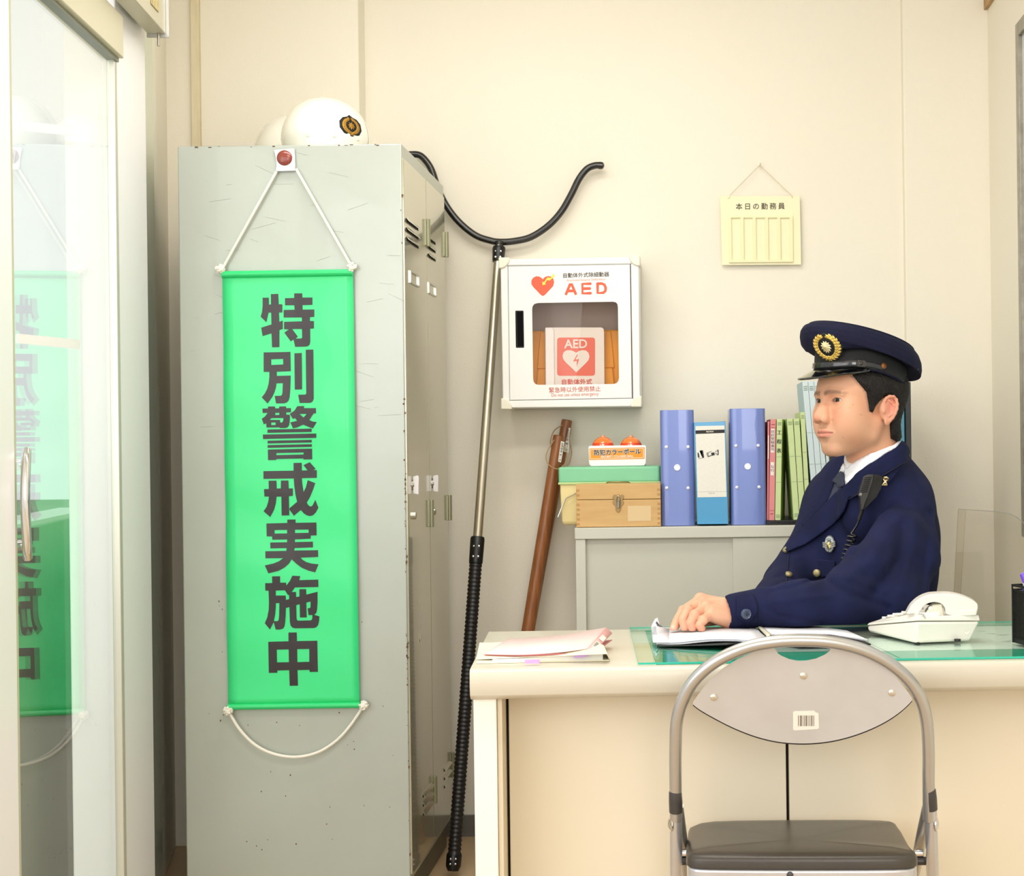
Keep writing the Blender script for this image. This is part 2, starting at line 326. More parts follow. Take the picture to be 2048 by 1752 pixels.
for k, (ya, yb) in enumerate(((YL+.004, YM-.0015), (YM+.0015, YF-.012))):
    d = obj('door', MB().box2((lx1-.002, ya, zd0), (lx1+.004, yb, zd1)), LD, lk, bevel=.0015)
    lv = MB(); sl = MB()
    for g, (pa, pb, py, st) in enumerate((((812, 839, 436, 19.2), (848, 873, 466, 18))[k], ((833, 858, 1598, 18), (876, 895, 1546, 14))[k])):
        Y0 = lx1*F/((pa-CX)); Y1 = lx1*F/((pb-CX)); Y0, Y1 = max(ya+.02, Y0), min(yb-.02, Y1)
        zc = on_x(pa, py, lx1).z
        for j in range(3):
            z = zc-j*.0225
            lv = MB(); sl = MB(); lv.prism([(lx1+.004, Y0, z), (lx1+.0105, Y0, z-.009), (lx1+.0105, Y0, z-.0105), (lx1+.004, Y0, z-.0015)], (0, Y1-Y0, 0))
            sl.box2((lx1+.0035, Y0+.004, z-.0125), (lx1+.0046, Y1-.004, z-.004))
            lo_ = obj('louvre', lv, LD, d, origin=wloc(d)); obj('vent_slot', sl, DK, d, origin=wloc(d), smooth=False)
    pa, pb, y0, y1 = ((820, 837, 543, 572), (857, 871, 566, 593))[k]
    Y0 = lx1*F/(pa-CX); Y1 = lx1*F/(pb-CX); z1 = on_x(pa, y0, lx1).z; z0 = on_x(pa, y1-4, lx1).z
    h = MB(); t = .004; x0, x1 = lx1+.003, lx1+.008
    for a_, b_ in (((x0, Y0, z0), (x1, Y1, z0+t)), ((x0, Y0, z1-t), (x1, Y1, z1)), ((x0, Y0, z0), (x1, Y0+t, z1)), ((x0, Y1-t, z0), (x1, Y1, z1))): h.box2(a_, b_)
    obj('card_holder', h, mat('nickel', (205, 205, 196), .25, metal=.8), d, origin=wloc(d), bevel=.0007)
    pk, yk = ((822, 970), (862, 967))[k]; Yk = lx1*F/(pk-CX)*1.0; Yk = max(Yk, ya+.03)
    zk = on_x(pk, yk, lx1).z
    obj('lock', MB().lathe((lx1+.004, Yk, zk), (1, 0, 0), [(.013, 0), (.013, .004), (.009, .007), (0, .008)], 20), mat('lock_metal', (150, 148, 140), .2, metal=.9), d, origin=wloc(d))
    pw = ((839, 952, 990), (878, 950, 984))[k]; xa = at(pw[0], pw[1], Yk).x; hz = (at(pw[0], pw[1], Yk).z-at(pw[0], pw[2], Yk).z)/2
    obj('pull_tab', MB().prism([(lx1+.006, Yk-.012, zk-hz*.9), (lx1+.006, Yk-.012, zk+hz*.9), (xa-.002, Yk-.012, zk+hz), (xa, Yk-.012, zk+hz*.8), (xa-.001, Yk-.012, zk-hz), ], (0, .003, 0)), mat('white_plastic_gloss', (246, 244, 246), .25), d, origin=wloc(d), bevel=.001)
    pk, yk = ((822, 1031), (862, 1023))[k]; zk = on_x(pk, yk, lx1).z
    obj('keyhole', MB().lathe((lx1+.004, Yk, zk), (1, 0, 0), [(.010, 0), (.010, .006), (.006, .008), (0, .008)], 20), mat('nickel', (205, 205, 196), .25, metal=.8), d, origin=wloc(d))
    for yy in ((462, 1030, 1604), (484, 1019, 1556))[k]:
        z = on_x((845, 880)[k], yy, lx1).z; Yh = yb+.001
        hg = MB(); hg.cyl((lx1+.008, Yh, z-.035), (lx1+.008, Yh, z+.035), .0065, 14); hg.box2((lx1+.003, Yh-.018, z-.034), (lx1+.0065, Yh, z+.034))
        obj('hinge', hg, mat('hinge_olive', (160, 160, 132), .3, metal=.5), lk, bevel=.0006)
# paint flakes at the lower part of the near door
fk = MB()
for i in range(14): fk.box((lx1+.0043, random.uniform(3.80, 3.97), random.choice([random.uniform(.62, .80)])), (.0006, random.uniform(.004, .012), random.uniform(.003, .012)))
tag(obj('paint_flakes', fk, mat('flake', (204, 200, 176), .7), lk, smooth=False), kind='stuff')
# ---- magnet clip, banner with cords
YB = YL-.012
c = at(570, 319, YL)
mg = thing('magnet_clip', 'square chrome magnet clip with a red-brown disc at the locker top', 'clip', (c.x, YL-.004, c.z-.025))
obj('plate', MB().prism([at(x_, y_, YL-.003) for x_, y_ in ((548, 299), (590, 298), (592, 341), (554, 342), (553, 320))], (0, -.004, 0)), mat('chrome_satin', (222, 224, 232), .18, metal=.9), mg, bevel=.0008)
obj('lip', MB().prism([at(x_, y_, YL-.003) for x_, y_ in ((554, 336), (592, 335), (592, 343), (554, 344))], (0, -.010, 0)), mat('chrome_satin', (222, 224, 232), .18, metal=.9), mg, bevel=.0008)
obj('disc', MB().lathe(at(569, 316, YL-.007), (0, -1, 0), [(.0185, 0), (.0185, .001), (.017, .0035), (.010, .006), (0, .007)], 32), mat('disc_maroon', (138, 56, 44), .25, coat=.6), mg)
bn = thing('banner', 'green vertical banner with seven black characters hung on the locker side', 'banner', at(588, 1418, YB))
def bpx(x_, y_, off=0):
    p = at(x_, y_, YB); t = (p.z-.4)*14; return Vector((p.x, YB-off+.0014*math.sin(t)+.0009*math.sin(t*2.3+p.x*9), p.z))
GR = mat('banner_green', (62, 226, 140), .33, coat=.15, bump=(700, .05))
rows = []
for i in range(61):
    f = i/60; yl = 548+(1412-548)*f; yr = 543+(1407-543)*f; xl_ = 444.5+(456-444.5)*f; xr_ = 706+(719-706)*f
    rows.append([bpx(xl_+(xr_-xl_)*j/12, yl+(yr-yl)*j/12) for j in range(13)])
obj('cloth', MB().grid(rows), GR, bn, solid=.0008, angle=0)
GD = mat('banner_hem_green', (34, 206, 118), .3, coat=.2)
obj('hem_rod', MB().tube([at(444, 549, YB), at(706, 545, YB)], .0082, 16), GD, bn)
obj('hem_rod', MB().tube([at(456, 1414, YB), at(720, 1410, YB)], .0072, 16), GD, bn)
GLY = {
 (515, 580): [[(150,225),(330,225),(335,425),(395,425),(390,120),(605,112),(620,415),(725,418),(728,655),(630,655),(640,930),(738,893),(742,1135),(642,1170),(640,1668),(425,1672),(410,1265),(148,1345),(110,1100),(410,1005),(400,660),(325,660),(262,942),(95,780),(135,640),(150,480)],
  [(1070,98),(1302,95),(1310,220),(1603,218),(1603,432),(1312,440),(1318,572),(1660,568),(1660,785),(1533,792),(1533,905),(1648,908),(1650,1122),(1540,1130),(1543,1500),(1525,1590),(1480,1635),(1420,1652),(1100,1660),(1055,1445),(972,1498),(785,1245),(918,1150),(778,1145),(778,930),(1298,915),(1298,800),(765,803),(765,582),(1083,575),(1075,445),(805,445),(800,237),(1070,232)],
  [(1015,1140),(1300,1138),(1305,1390),(1285,1415),(1112,1420),(1178,1362)]],
 (515, 693): [[(178,172),(962,158),(972,722),(565,735),(565,858),(972,848),(965,1250),(945,1490),(915,1580),(865,1635),(790,1660),(552,1662),(512,1445),(690,1440),(722,1415),(738,1330),(745,1070),(560,1075),(545,1200),(500,1350),(430,1490),(305,1665),(135,1485),(225,1370),(290,1240),(330,1090),(350,900),(350,742),(182,740)],
  [(400,372),(750,362),(750,525),(402,540)], [(1078,198),(1292,190),(1308,1252),(1095,1258)],
  [(1410,95),(1630,90),(1648,1530),(1625,1595),(1570,1638),(1510,1648),(1240,1648),(1195,1410),(1400,1405),(1430,1375),(1430,1340)]],
 (518, 806): [[(110,165),(275,160),(275,105),(475,103),(485,158),(600,155),(603,103),(800,100),(805,150),(942,148),(945,270),(805,278),(805,340),(906,345),(916,400),(905,560),(885,650),(850,705),(790,730),(620,732),(610,712),(225,715),(220,590),(150,625),(92,460),(180,400),(265,290),(118,290)],
  [(483,288),(603,285),(605,350),(483,352)], [(320,495),(375,440),(722,438),(720,500),(700,555),(670,572),(628,570),(622,495)], [(365,570),(495,568),(495,642),(365,645)],
  [(1128,92),(1332,90),(1318,150),(1672,150),(1675,302),(1605,305),(1480,500),(1585,545),(1695,555),(1585,740),(1500,715),(1300,632),(1120,715),(1000,738),(925,568),(1125,520),(1058,440),(998,465),(910,318),(1050,220)],
  [(1190,320),(1405,320),(1310,425)], [(255,775),(1545,748),(1545,845),(250,872)], [(118,922),(1680,892),(1680,1018),(122,1050)], [(255,1102),(1545,1075),(1545,1152),(255,1182)], [(255,1230),(1548,1203),(1548,1280),(255,1310)],
  [(262,1360),(1552,1332),(1556,1645),(1305,1648),(1300,1620),(510,1635),(510,1662),(268,1668)], [(510,1462),(1305,1445),(1305,1503),(510,1522)]],
 (518, 918): [[(135,355),(1012,340),(1012,115),(1248,110),(1255,335),(1420,330),(1300,180),(1483,92),(1655,288),(1590,322),(1690,325),(1690,550),(1255,558),(1265,700),(1303,965),(1370,830),(1425,618),(1645,705),(1580,900),(1490,1110),(1395,1275),(1440,1350),(1505,1390),(1555,1370),(1600,1290),(1645,1190),(1735,1420),(1660,1560),(1580,1640),(1490,1668),(1400,1645),(1310,1590),(1222,1488),(1018,1658),(890,1480),(890,1440),(1115,1250),(1065,1030),(1030,750),(1020,568),(135,580)],
  [(285,635),(512,632),(522,862),(640,860),(645,630),(862,628),(872,860),(992,858),(992,1078),(875,1085),(882,1645),(660,1648),(655,1098),(515,1098),(495,1280),(440,1480),(325,1695),(130,1525),(220,1400),(270,1250),(292,1098),(160,1095),(148,880),(290,875)]],
 (522, 1032): [[(155,220),(765,203),(765,105),(1005,103),(1008,200),(1615,190),(1622,565),(1450,572),(1450,662),(990,683),(990,762),(1515,750),(1518,915),(985,935),(972,1008),(1665,998),(1672,1195),(1160,1215),(1220,1280),(1330,1345),(1480,1388),(1685,1408),(1590,1642),(1400,1595),(1200,1510),(1050,1400),(898,1262),(830,1380),(700,1500),(520,1600),(225,1672),(120,1440),(370,1385),(530,1320),(650,1230),(135,1232),(130,1028),(742,1018),(750,935),(275,945),(270,775),(762,765),(762,685),(330,692),(322,598),(165,596)],
  [(392,410),(760,405),(760,508),(395,514)], [(990,400),(1388,395),(1388,492),(990,498)]],
 (522, 1146): [[(130,295),(335,290),(332,95),(565,92),(568,278),(742,280),(748,365),(850,230),(925,75),(1155,90),(1125,205),(1680,190),(1685,405),(1000,418),(905,552),(1030,552),(1035,700),(1130,682),(1130,468),(1325,468),(1332,628),(1658,545),(1658,850),(1645,1050),(1620,1160),(1560,1220),(1710,1265),(1700,1400),(1670,1520),(1620,1580),(1550,1605),(1000,1612),(920,1590),(870,1530),(848,1430),(835,995),(732,1018),(725,1250),(710,1450),(690,1560),(650,1620),(570,1648),(438,1648),(378,1430),(270,1645),(118,1465),(190,1290),(230,1080),(238,850),(228,515),(132,510)],
  [(438,510),(705,500),(795,640),(828,635),(830,760),(735,785),(728,655),(438,657)], [(438,878),(542,875),(535,1250),(520,1370),(485,1405),(382,1402),(420,1200),(438,1000)],
  [(1035,935),(1135,912),(1142,1295),(1340,1295),(1330,860),(1455,830),(1450,1000),(1430,1022),(1368,1028),(1392,1225),(1508,1225),(1500,1330),(1475,1375),(1440,1382),(1090,1390),(1055,1370),(1042,1320)]],
 (522, 1258): [[(220,370),(810,355),(808,100),(1050,98),(1055,350),(1650,340),(1665,1250),(1425,1252),(1418,1192),(1068,1198),(1078,1655),(835,1660),(825,1202),(478,1212),(475,1278),(228,1280)],
  [(468,598),(815,592),(820,965),(472,972)], [(1062,585),(1415,580),(1415,955),(1068,965)]]}
INK = mat('banner_ink', (42, 36, 40), .38, coat=.1)
for (ox, oy), loops in GLY.items():
    m_ = fill_mesh([[(x_/14.6+ox, -(y_/14.6+oy)) for x_, y_ in lp] for lp in loops], (Vector((0, 0, 0)), X, Z))
    m_.v = [tuple(bpx(v[0], -v[2], .0012)) for v in m_.v]
    obj('lettering', m_, INK, bn, smooth=False)
ROPE = mat('white_cord', (246, 242, 230), .7, bump=(900, .6))
obj('top_cord', MB().tube([at(440, 546, YB), at(553, 343, YB+.002)], .0034, 8).tube([at(592, 338, YB+.002), at(707, 540, YB)], .0034, 8), ROPE, bn)
obj('bottom_cord', MB().tube(spline([at(456, 1420, YB), at(478, 1457, YB), at(508, 1488, YB), (at(545, 1507, YB)), at(590, 1514, YB), at(635, 1505, YB), at(672, 1482, YB), at(700, 1452, YB), at(727, 1412, YB)]), .0036, 8), ROPE, bn)
for (kx, ky) in ((440, 538), (704, 534), (456, 1421), (727, 1411)):
    kn = MB(); c = at(kx, ky, YB-.004)
    for j in range(26):
        d_ = Vector((random.gauss(0, 1), random.gauss(0, .6), random.gauss(0, 1))).normalized()*.0095
        kn.lathe(c+d_, (d_.x, d_.y, d_.z), [(0, -.0035), (.0032, -.001), (.0028, .002), (0, .003)], 7)
    kn.lathe(c, (0, 0, 1), [(0, -.009), (.007, -.006), (.009, 0), (.007, .006), (0, .009)], 12)
    obj('knot', kn, ROPE, bn)
# ================================================================ things on the back wall
def pl(Y): return lambda x_, y_: at(x_, y_, Y)
def poly(Y, pts): return [at(x_, y_, Y) for x_, y_ in pts]
def txt(body, px, py, h_px, Y, m, parent, name='lettering', bold=0, sx=1.0, rot=0.0, spacing=1.0, up=None, N=None):
    """lettering centred on a pixel, h_px tall (cap height about .7 of it)"""
    s = h_px*Y/F; R = Vector((math.cos(rot), 0, math.sin(rot))); U = Vector((-math.sin(rot), 0, math.cos(rot)))
    mb = MB(); offs = [(0, 0)] if not bold else [(0, 0), (bold, 0), (-bold, 0), (0, bold), (0, -bold)]
    src = text_mesh(body, s, (at(px, py, Y), R, U), sx=sx, spacing=spacing)
    for j, (a, c) in enumerate(offs):
        o = R*(a*s)+U*(c*s)+Vector((0, -.00003*j, 0)); mb.add([Vector(v)+o for v in src.v], src.f)
    return obj(name, mb, m, parent, smooth=False, origin=at(px, py, Y) if False else None)
def flat(loops_px, Y, m, parent, name, lift=0.0):
    mb = fill_mesh([[(x_, -y_) for x_, y_ in lp] for lp in loops_px], (Vector((0, 0, 0)), X, Z))
    mb.v = [tuple(at(v[0], -v[2], Y)-Vector((0, lift, 0))) for v in mb.v]
    return obj(name, mb, m, parent, smooth=False)
# ---- AED cabinet
YA = 4.245
AW = mat('aed_white', (247, 247, 243), .35, coat=.2); ACR = mat('aed_corner_cream', (245, 241, 222), .45)
RED = mat('signal_orange_red', (238, 98, 62), .45); BLK = mat('black_plastic', (14, 14, 15), .35)
TXD = mat('print_dark', (70, 62, 55), .6)
aed = thing('aed_cabinet', 'white wall cabinet with a red heart and AED lettering on its door', 'cabinet', at(1142, 818, YA+.08))
def zp(sx_, sy_): return (sx_/4.612+980, sy_/4.612+480)
o_ = [zp(95, 178), zp(1370, 155), zp(1385, 1535), zp(118, 1550)]; i_ = [zp(163, 238), zp(1298, 222), zp(1318, 1460), zp(183, 1480)]
mb = MB()
O = poly(YA, o_); I = poly(YA, i_)
for j in range(4):
    k = (j+1) % 4; mb.prism([O[j], O[k], I[k], I[j]], (0, .055, 0))
obj('frame', mb, AW, aed, bevel=.003)
mb = MB()
for j in range(4):
    k = (j+1) % 4; a, b2 = O[j], O[k]; mb.prism([a, b2, b2+Vector((0, YW-YA-.056, 0)), a+Vector((0, YW-YA-.056, 0))], ((I[j]-O[j])*.12+(I[k]-O[k])*.12))
mb2 = MB()
Ob = [p+Vector((0, .056, 0)) for p in O]; Oi = [p+(q-p)*.2+Vector((0, .056, 0)) for p, q in zip(O, I)]
for j in range(4):
    k = (j+1) % 4; mb2.add([Ob[j], Ob[k], Oi[k], Oi[j], Ob[j]+Vector((0, .117, 0)), Ob[k]+Vector((0, .117, 0)), Oi[k]+Vector((0, .117, 0)), Oi[j]+Vector((0, .117, 0))], [(0, 1, 2, 3), (4, 7, 6, 5), (0, 4, 5, 1), (3, 2, 6, 7)])
obj('side_walls', mb2, AW, aed)
obj('back_panel', MB().prism([p+Vector((0, .168, 0)) for p in O], (0, .005, 0)), mat('aed_inside_grey', (206, 190, 178), .5), aed)
# door with a rounded window
wl = [zp(x_, y_) for x_, y_ in ((388, 640), (392, 612), (408, 590), (440, 581), (1130, 569), (1160, 574), (1176, 592), (1180, 620), (1190, 1270), (1184, 1300), (1168, 1320), (1140, 1328), (445, 1336), (418, 1328), (402, 1308), (397, 1280))]
dlp = [zp(168, 243), zp(1290, 226), zp(1308, 1456), zp(186, 1476)]
slot = [zp(x_, y_) for x_, y_ in ((240, 655), (305, 655), (308, 990), (246, 990))]
front = fill_mesh([[(x_, -y_) for x_, y_ in dlp], [(x_, -y_) for x_, y_ in wl], [(x_, -y_) for x_, y_ in slot]], (Vector((0, 0, 0)), X, Z), depth=1.0)
front.v = [tuple(at(v[0], -v[2], YA-.0+(.0 if v[1] < 0 else .0))+Vector((0, .004+v[1]*.008, 0))) for v in front.v]
dd = obj('door', front, AW, aed, angle=30)
obj('window_pane', MB().prism(poly(YA+.008, wl), (0, .0015, 0)), thin_glass('aed_pane', (.97, .95, .93), 1.25), dd, origin=wloc(aed), smooth=False)
hb = obj('handle_recess', MB().prism(poly(YA-.0, [zp(x_, y_) for x_, y_ in ((238, 648), (305, 648), (313, 655), (318, 990), (310, 998), (243, 998), (235, 990), (230, 656))]), (0, .02, 0)), mat('handle_grey', (34, 33, 32), .5, spec=.2), dd, origin=wloc(aed), bevel=.001)
obj('handle_grip', MB().prism(poly(YA-.003, [zp(x_, y_) for x_, y_ in ((248, 662), (298, 662), (304, 974), (256, 976))]), (0, .01, 0)), mat('handle_black', (2, 2, 3), .6, spec=.1), hb, origin=wloc(aed), bevel=.0008)
for (cx_, cy_, sx_, sy_) in ((78, 160, 1, 1), (1383, 137, -1, 1), (100, 1562, 1, -1), (1398, 1540, -1, -1)):
    pts = [zp(cx_, cy_), zp(cx_+sx_*100, cy_), zp(cx_+sx_*103, cy_+sy_*30)]+[zp(cx_+sx_*(8+95*math.cos(a)), cy_+sy_*(8+95*math.sin(a))) for a in (.5, .8, 1.1, 1.35)]+[zp(cx_, cy_+sy_*103)]
    obj('corner_guard', MB().prism(poly(YA-.006, pts), (0, .062, 0)), ACR, aed, bevel=.003, seg=3)
def heart(cx_, cy_, w, h):
    out = []
    for i in range(40):
        t = 2*math.pi*i/40; x_ = 16*math.sin(t)**3/16; y_ = (13*math.cos(t)-5*math.cos(2*t)-2*math.cos(3*t)-math.cos(4*t))
        out.append((cx_+x_*w/2, cy_-(y_+2.5)/29*h))
    return out
def lt(*a): return [zp(x_, y_) for x_, y_ in a]
RT = math.radians(1.0)
flat([[zp(*p) for p in [(488, 517), (470, 508), (400, 435), (382, 408), (382, 375), (396, 350), (425, 334), (455, 337), (478, 352), (487, 362), (505, 342), (535, 332), (565, 338), (585, 360), (592, 390), (583, 425), (560, 450), (505, 508)]]], YA-.0004, RED, aed, 'heart_sign')
flat([lt((485, 418), (483, 383), (498, 390), (530, 345), (560, 350), (583, 308), (598, 333), (548, 375), (528, 368), (507, 400), (517, 407))], YA-.001, mat('sign_yellow', (250, 236, 96), .5), aed, 'bolt_sign')
txt('自動体外式除細動器', *zp(884, 325), 10.4, YA-.0006, TXD, aed, bold=.012, rot=RT)
txt('Automated External Defibrillator', *zp(886, 367), 6.6, YA-.0006, mat('print_pink', (226, 150, 128), .6), aed, rot=RT, sx=.88)
txt('緊急時以外使用禁止', *zp(782, 1382), 11.6, YA-.0006, mat('print_red', (214, 112, 88), .6), aed, rot=RT, bold=.006)
txt('Do not use unless emergency', *zp(784, 1426), 9.6, YA-.0006, mat('print_red', (214, 112, 88), .6), aed, rot=RT, sx=.82)
def strokes(name, paths, r, Y, m, parent):   # round-ended lettering strokes
    mb = MB()
    for pth in paths:
        pp = [at(*zp(*p), Y) for p in pth]; mb.tube(pp, r, 10, flat=1)
        for e in (pp[0], pp[-1]): mb.lathe(e, (0, 1, 0), [(0, -r), (r*.7, -r*.7), (r, 0), (r*.7, r*.7), (0, r)], 12)
    mb.v = [(v[0], Y+(v[1]-Y)*.08, v[2]) for v in mb.v]
    return obj(name, mb, m, parent, smooth=False)
LR = 12.5/4.612*YA/F
strokes('lettering', [[(702, 497), (740, 405), (752, 405), (790, 495)], [(718, 470), (774, 469)]], LR, YA-.0006, RED, aed)
strokes('lettering', [[(925, 403), (852, 405), (853, 492), (927, 490)], [(855, 448), (920, 447)]], LR, YA-.0006, RED, aed)
strokes('lettering', [[(992, 403), (1030, 401), (1055, 412), (1067, 440), (1064, 470), (1045, 486), (993, 489), (992, 403)]], LR, YA-.0006, RED, aed)
# what is inside: orange bag with the white device card
YI = YA+.095
OB = mat('aed_orange', (252, 172, 40), .5, bump=(300, .2))
bag = thing('aed_bag', 'orange defibrillator bag seen through the cabinet window', 'bag', at(1150, 795, YI))
obj('bag_body', MB().prism(poly(YI, [zp(x_, y_) for x_, y_ in ((330, 838), (1240, 826), (1250, 1440), (330, 1440))]), (0, .05, 0)), OB, bag, bevel=.006, seg=3)
obj('side_pocket', MB().prism(poly(YI-.012, [zp(x_, y_) for x_, y_ in ((440, 1190), (1130, 1180), (1160, 1440), (415, 1440))]), (0, .011, 0)), OB, bag, bevel=.003)
obj('side_pocket', MB().prism(poly(YI-.006, [zp(x_, y_) for x_, y_ in ((462, 846), (1115, 838), (1150, 1180), (432, 1190))]), (0, .0058, 0)), OB, bag, bevel=.003)
card = thing('aed_card', 'white card folder with a red AED heart square inside the cabinet', 'folder', at(1150, 795, YI-.035))
obj('cover', MB().prism(poly(YI-.04, [zp(x_, y_) for x_, y_ in ((507, 815), (515, 806), (1030, 806), (1048, 820), (1053, 850), (1058, 1440), (512, 1440))]), (0, .02, 0)), mat('card_white', (243, 236, 230), .4), card, bevel=.001)
obj('spine', MB().prism(poly(YI-.046, [zp(x_, y_) for x_, y_ in ((509, 810), (572, 806), (590, 830), (598, 1440), (512, 1440))]), (0, .006, 0)), mat('spine_white', (252, 251, 250), .2, coat=.5), card, bevel=.002)
YC = YI-.0405
sq = [(x_/4.612+980, y_/4.612+480) for x_, y_ in [(794+175*a, 1076+176*b_) for a, b_ in rrect(2, 2, .14, 4)]]
flat([sq], YC, mat('card_red', (240, 112, 88), .45), card, 'red_square')
flat([[zp(*p) for p in [(796, 1222), (700, 1130), (676, 1100), (669, 1065), (680, 1035), (705, 1018), (740, 1016), (770, 1025), (794, 1040), (820, 1024), (850, 1015), (885, 1020), (908, 1040), (918, 1075), (908, 1108), (890, 1130)]], [zp(*p) for p in ((803, 1056), (766, 1122), (800, 1116), (800, 1172), (822, 1097), (788, 1103), (812, 1060))]], YC-.0006, mat('card_white', (243, 236, 230), .4), card, 'heart_sign')
txt('AED', *zp(793, 962), 24.5, YC-.0008, mat('card_white', (243, 236, 230), .4), card, bold=.022, sx=.98)
txt('自動体外式', *zp(799, 1312), 12.5, YC-.0008, mat('print_red2', (222, 96, 76), .6), card, bold=.018)
# ---- duty roster board on a chain
YD = 4.405
def zb(sx_, sy_): return (sx_/6.738+1400, sy_/6.738+300)
BC = mat('board_cream', (246, 240, 200), .45)
bd = thing('duty_board', 'cream plastic duty roster board with five empty name slots hung by a chain', 'board', at(1521, 530, YD))
obj('board', MB().prism(poly(YD, [zb(270, 622), zb(1345, 619), zb(1365, 1545), zb(295, 1552)]), (0, .003, 0)), BC, bd, bevel=.0006)
fr_ = [zb(385, 893), zb(1247, 889), zb(1252, 1510), zb(392, 1518)]; loops = [fr_]
for j in range(5):
    a0_ = 420+j*165; loops.append([zb(a0_, 918), zb(a0_+124, 916), zb(a0_+131, 1480), zb(a0_+8, 1483)])
mb = fill_mesh([[(x_, -y_) for x_, y_ in lp] for lp in loops], (Vector((0, 0, 0)), X, Z), depth=1)
mb.v = [tuple(at(v[0], -v[2], YD)+Vector((0, -.003+v[1]*.006, 0))) for v in mb.v]
obj('slot_frame', mb, mat('board_frame_cream', (244, 236, 190), .4), bd, angle=30)
txt('本日の勤務員', *zb(812, 765), 14.0, YD-.0008, mat('print_brown', (62, 50, 36), .6), bd, bold=.008, spacing=1.42)
CHN = mat('chain_gold', (216, 206, 176), .3, metal=.6)
ch = MB(); pk = at(*zb(802, 205), YD)
for e in (zb(400, 612), zb(1232, 612)):
    q_ = at(*e, YD-.002); n_ = 34
    for j in range(n_):
        p_ = pk.lerp(q_, (j+.5)/n_); t_ = (q_-pk).normalized(); s_ = t_.cross(Vector((0, 1, 0))) if j % 2 else Vector((0, 1, 0))
        ch.tube([p_+t_*.0022*math.cos(a)+s_*.0012*math.sin(a) for a in [k*math.pi/3 for k in range(6)]], .00045, 4, closed=True)
obj('chain', ch, CHN, bd, smooth=False)
obj('hook', MB().lathe(at(*zb(800, 205), YW), (0, -1, 0), [(.001, 0), (.001, .012), (.0045, .013), (.0045, .015), (0, .016)], 14), CHN, bd)
obj('wire_loop', MB().tube([at(*zb(375, 652), YD-.001), at(*zb(395, 640), YD-.003), at(*zb(402, 612), YD-.002)], .0007, 6), CHN, bd)
obj('wire_loop', MB().tube([at(*zb(1246, 645), YD-.001), at(*zb(1238, 630), YD-.003), at(*zb(1232, 612), YD-.002)], .0007, 6), CHN, bd)
# ---- whiteboard on the right-hand wall
wbx = XR-.022; wb = thing('whiteboard', 'aluminium framed board mounted on the right-hand wall', 'board', (XR, 3.3, .86))
p1 = on_x(2030, 50, wbx-.0); zt_ = p1.z; zb_ = on_x(2043, 1073, wbx).z; Yw = p1.y
FRM = mat('board_frame_alu', (168, 165, 152), .35, metal=.35, var=(30, .6, (128, 122, 108)))
obj('panel', MB().box2((XR-.012, 1.8, zb_+.03), (XR-.001, Yw-.02, zt_-.03)), mat('board_surface', (214, 216, 214), .25), wb)
obj('frame', MB().box2((wbx, Yw-.035, zb_), (XR-.001, Yw, zt_)).box2((wbx, 1.8, zt_-.035), (XR-.001, Yw-.035, zt_)).box2((wbx, 1.8, zb_), (XR-.001, Yw-.035, zb_+.035)), FRM, wb, bevel=.002)
# ================================================================ leaning things
pole = thing('man_catcher_pole', 'long black and silver pole with a U-shaped fork leaning on the wall', 'pole', at(908, 1745, 4.03))
pf = on_z(906, 1742, .02); pt = at(1000, 470, 4.385)
def pp(py): # point on the pole axis at picture height py
    t = (1742-py)/(1742-480.); n = at(906+(998-906)*t, py, 4.03); 
    # depth varies linearly along the pole in space
    z0, z1 = pf.z, pt.z; lo, hi = 0.0, 1.0
    for _ in range(30):
        m_ = (lo+hi)/2; w = pf.lerp(pt, m_); u, v = w.x*F/w.y, (CAMZ-w.z)*F/w.y; y_ = -u*sr+v*cr+CY
        if y_ > py: lo = m_
        else: hi = m_
    return pf.lerp(pt, (lo+hi)/2)
AX = (pt-pf).normalized()
SIL = mat('pole_silver', (190, 182, 164), .28, metal=.85, bump=(5, .02), stretch=(60, 60, 1)); RUB = mat('grip_rubber', (22, 20, 22), .38, bump=(300, .2)); TUB = mat('fork_black', (20, 17, 16), .25, coat=.4)
obj('silver_tube', MB().cyl(pp(1100), pp(500), .0125, 24), SIL, pole)
n_ = 74; g0, g1 = pp(1710), pp(1095); path = []; rr = []
for j in range(n_*4+1):
    t = j/(n_*4); path.append(g0.lerp(g1, t)); rr.append(.0162+(.0012 if j % 4 in (1, 2) else -.0012 if j % 4 == 0 else 0))
obj('wrapped_grip', MB().tube(path, rr, 20), RUB, pole, angle=0)
for (ya_, yb_, ra, rb_, nm) in ((1128, 1074, .0185, .0195, 'collar'), (524, 494, .0165, .0185, 'collar')):
    c_ = obj(nm, MB().tube([pp(ya_), pp(ya_-3), pp(yb_+4), pp(yb_)], [ra*.93, ra, rb_, rb_*.9], 24), BLK, pole)
    for s_ in (-.006, .007):
        for h_ in (.3, .68):
            rv = MB(); p_ = pp(ya_+(yb_-ya_)*h_)+Vector((s_, -ra*.93, 0)); rv.lathe(p_, (0, -1, 0), [(.0032, 0), (.0028, .0014), (0, .002)], 10)
            obj('rivet', rv, CH, c_, origin=wloc(pole))
obj('foot_cap', MB().tube([pp(1706), pp(1710), pp(1732), pp(1742), pp(1746)], [.018, .020, .0195, .014, .004], 24), BLK, pole)
for s_ in (-.006, .007):
    for h_ in (1714, 1724): obj('rivet', MB().lathe(pp(h_)+Vector((s_, -.0188, 0)), (0, -1, 0), [(.003, 0), (.0026, .0014), (0, .002)], 10), CH, pole)
YU = 4.385
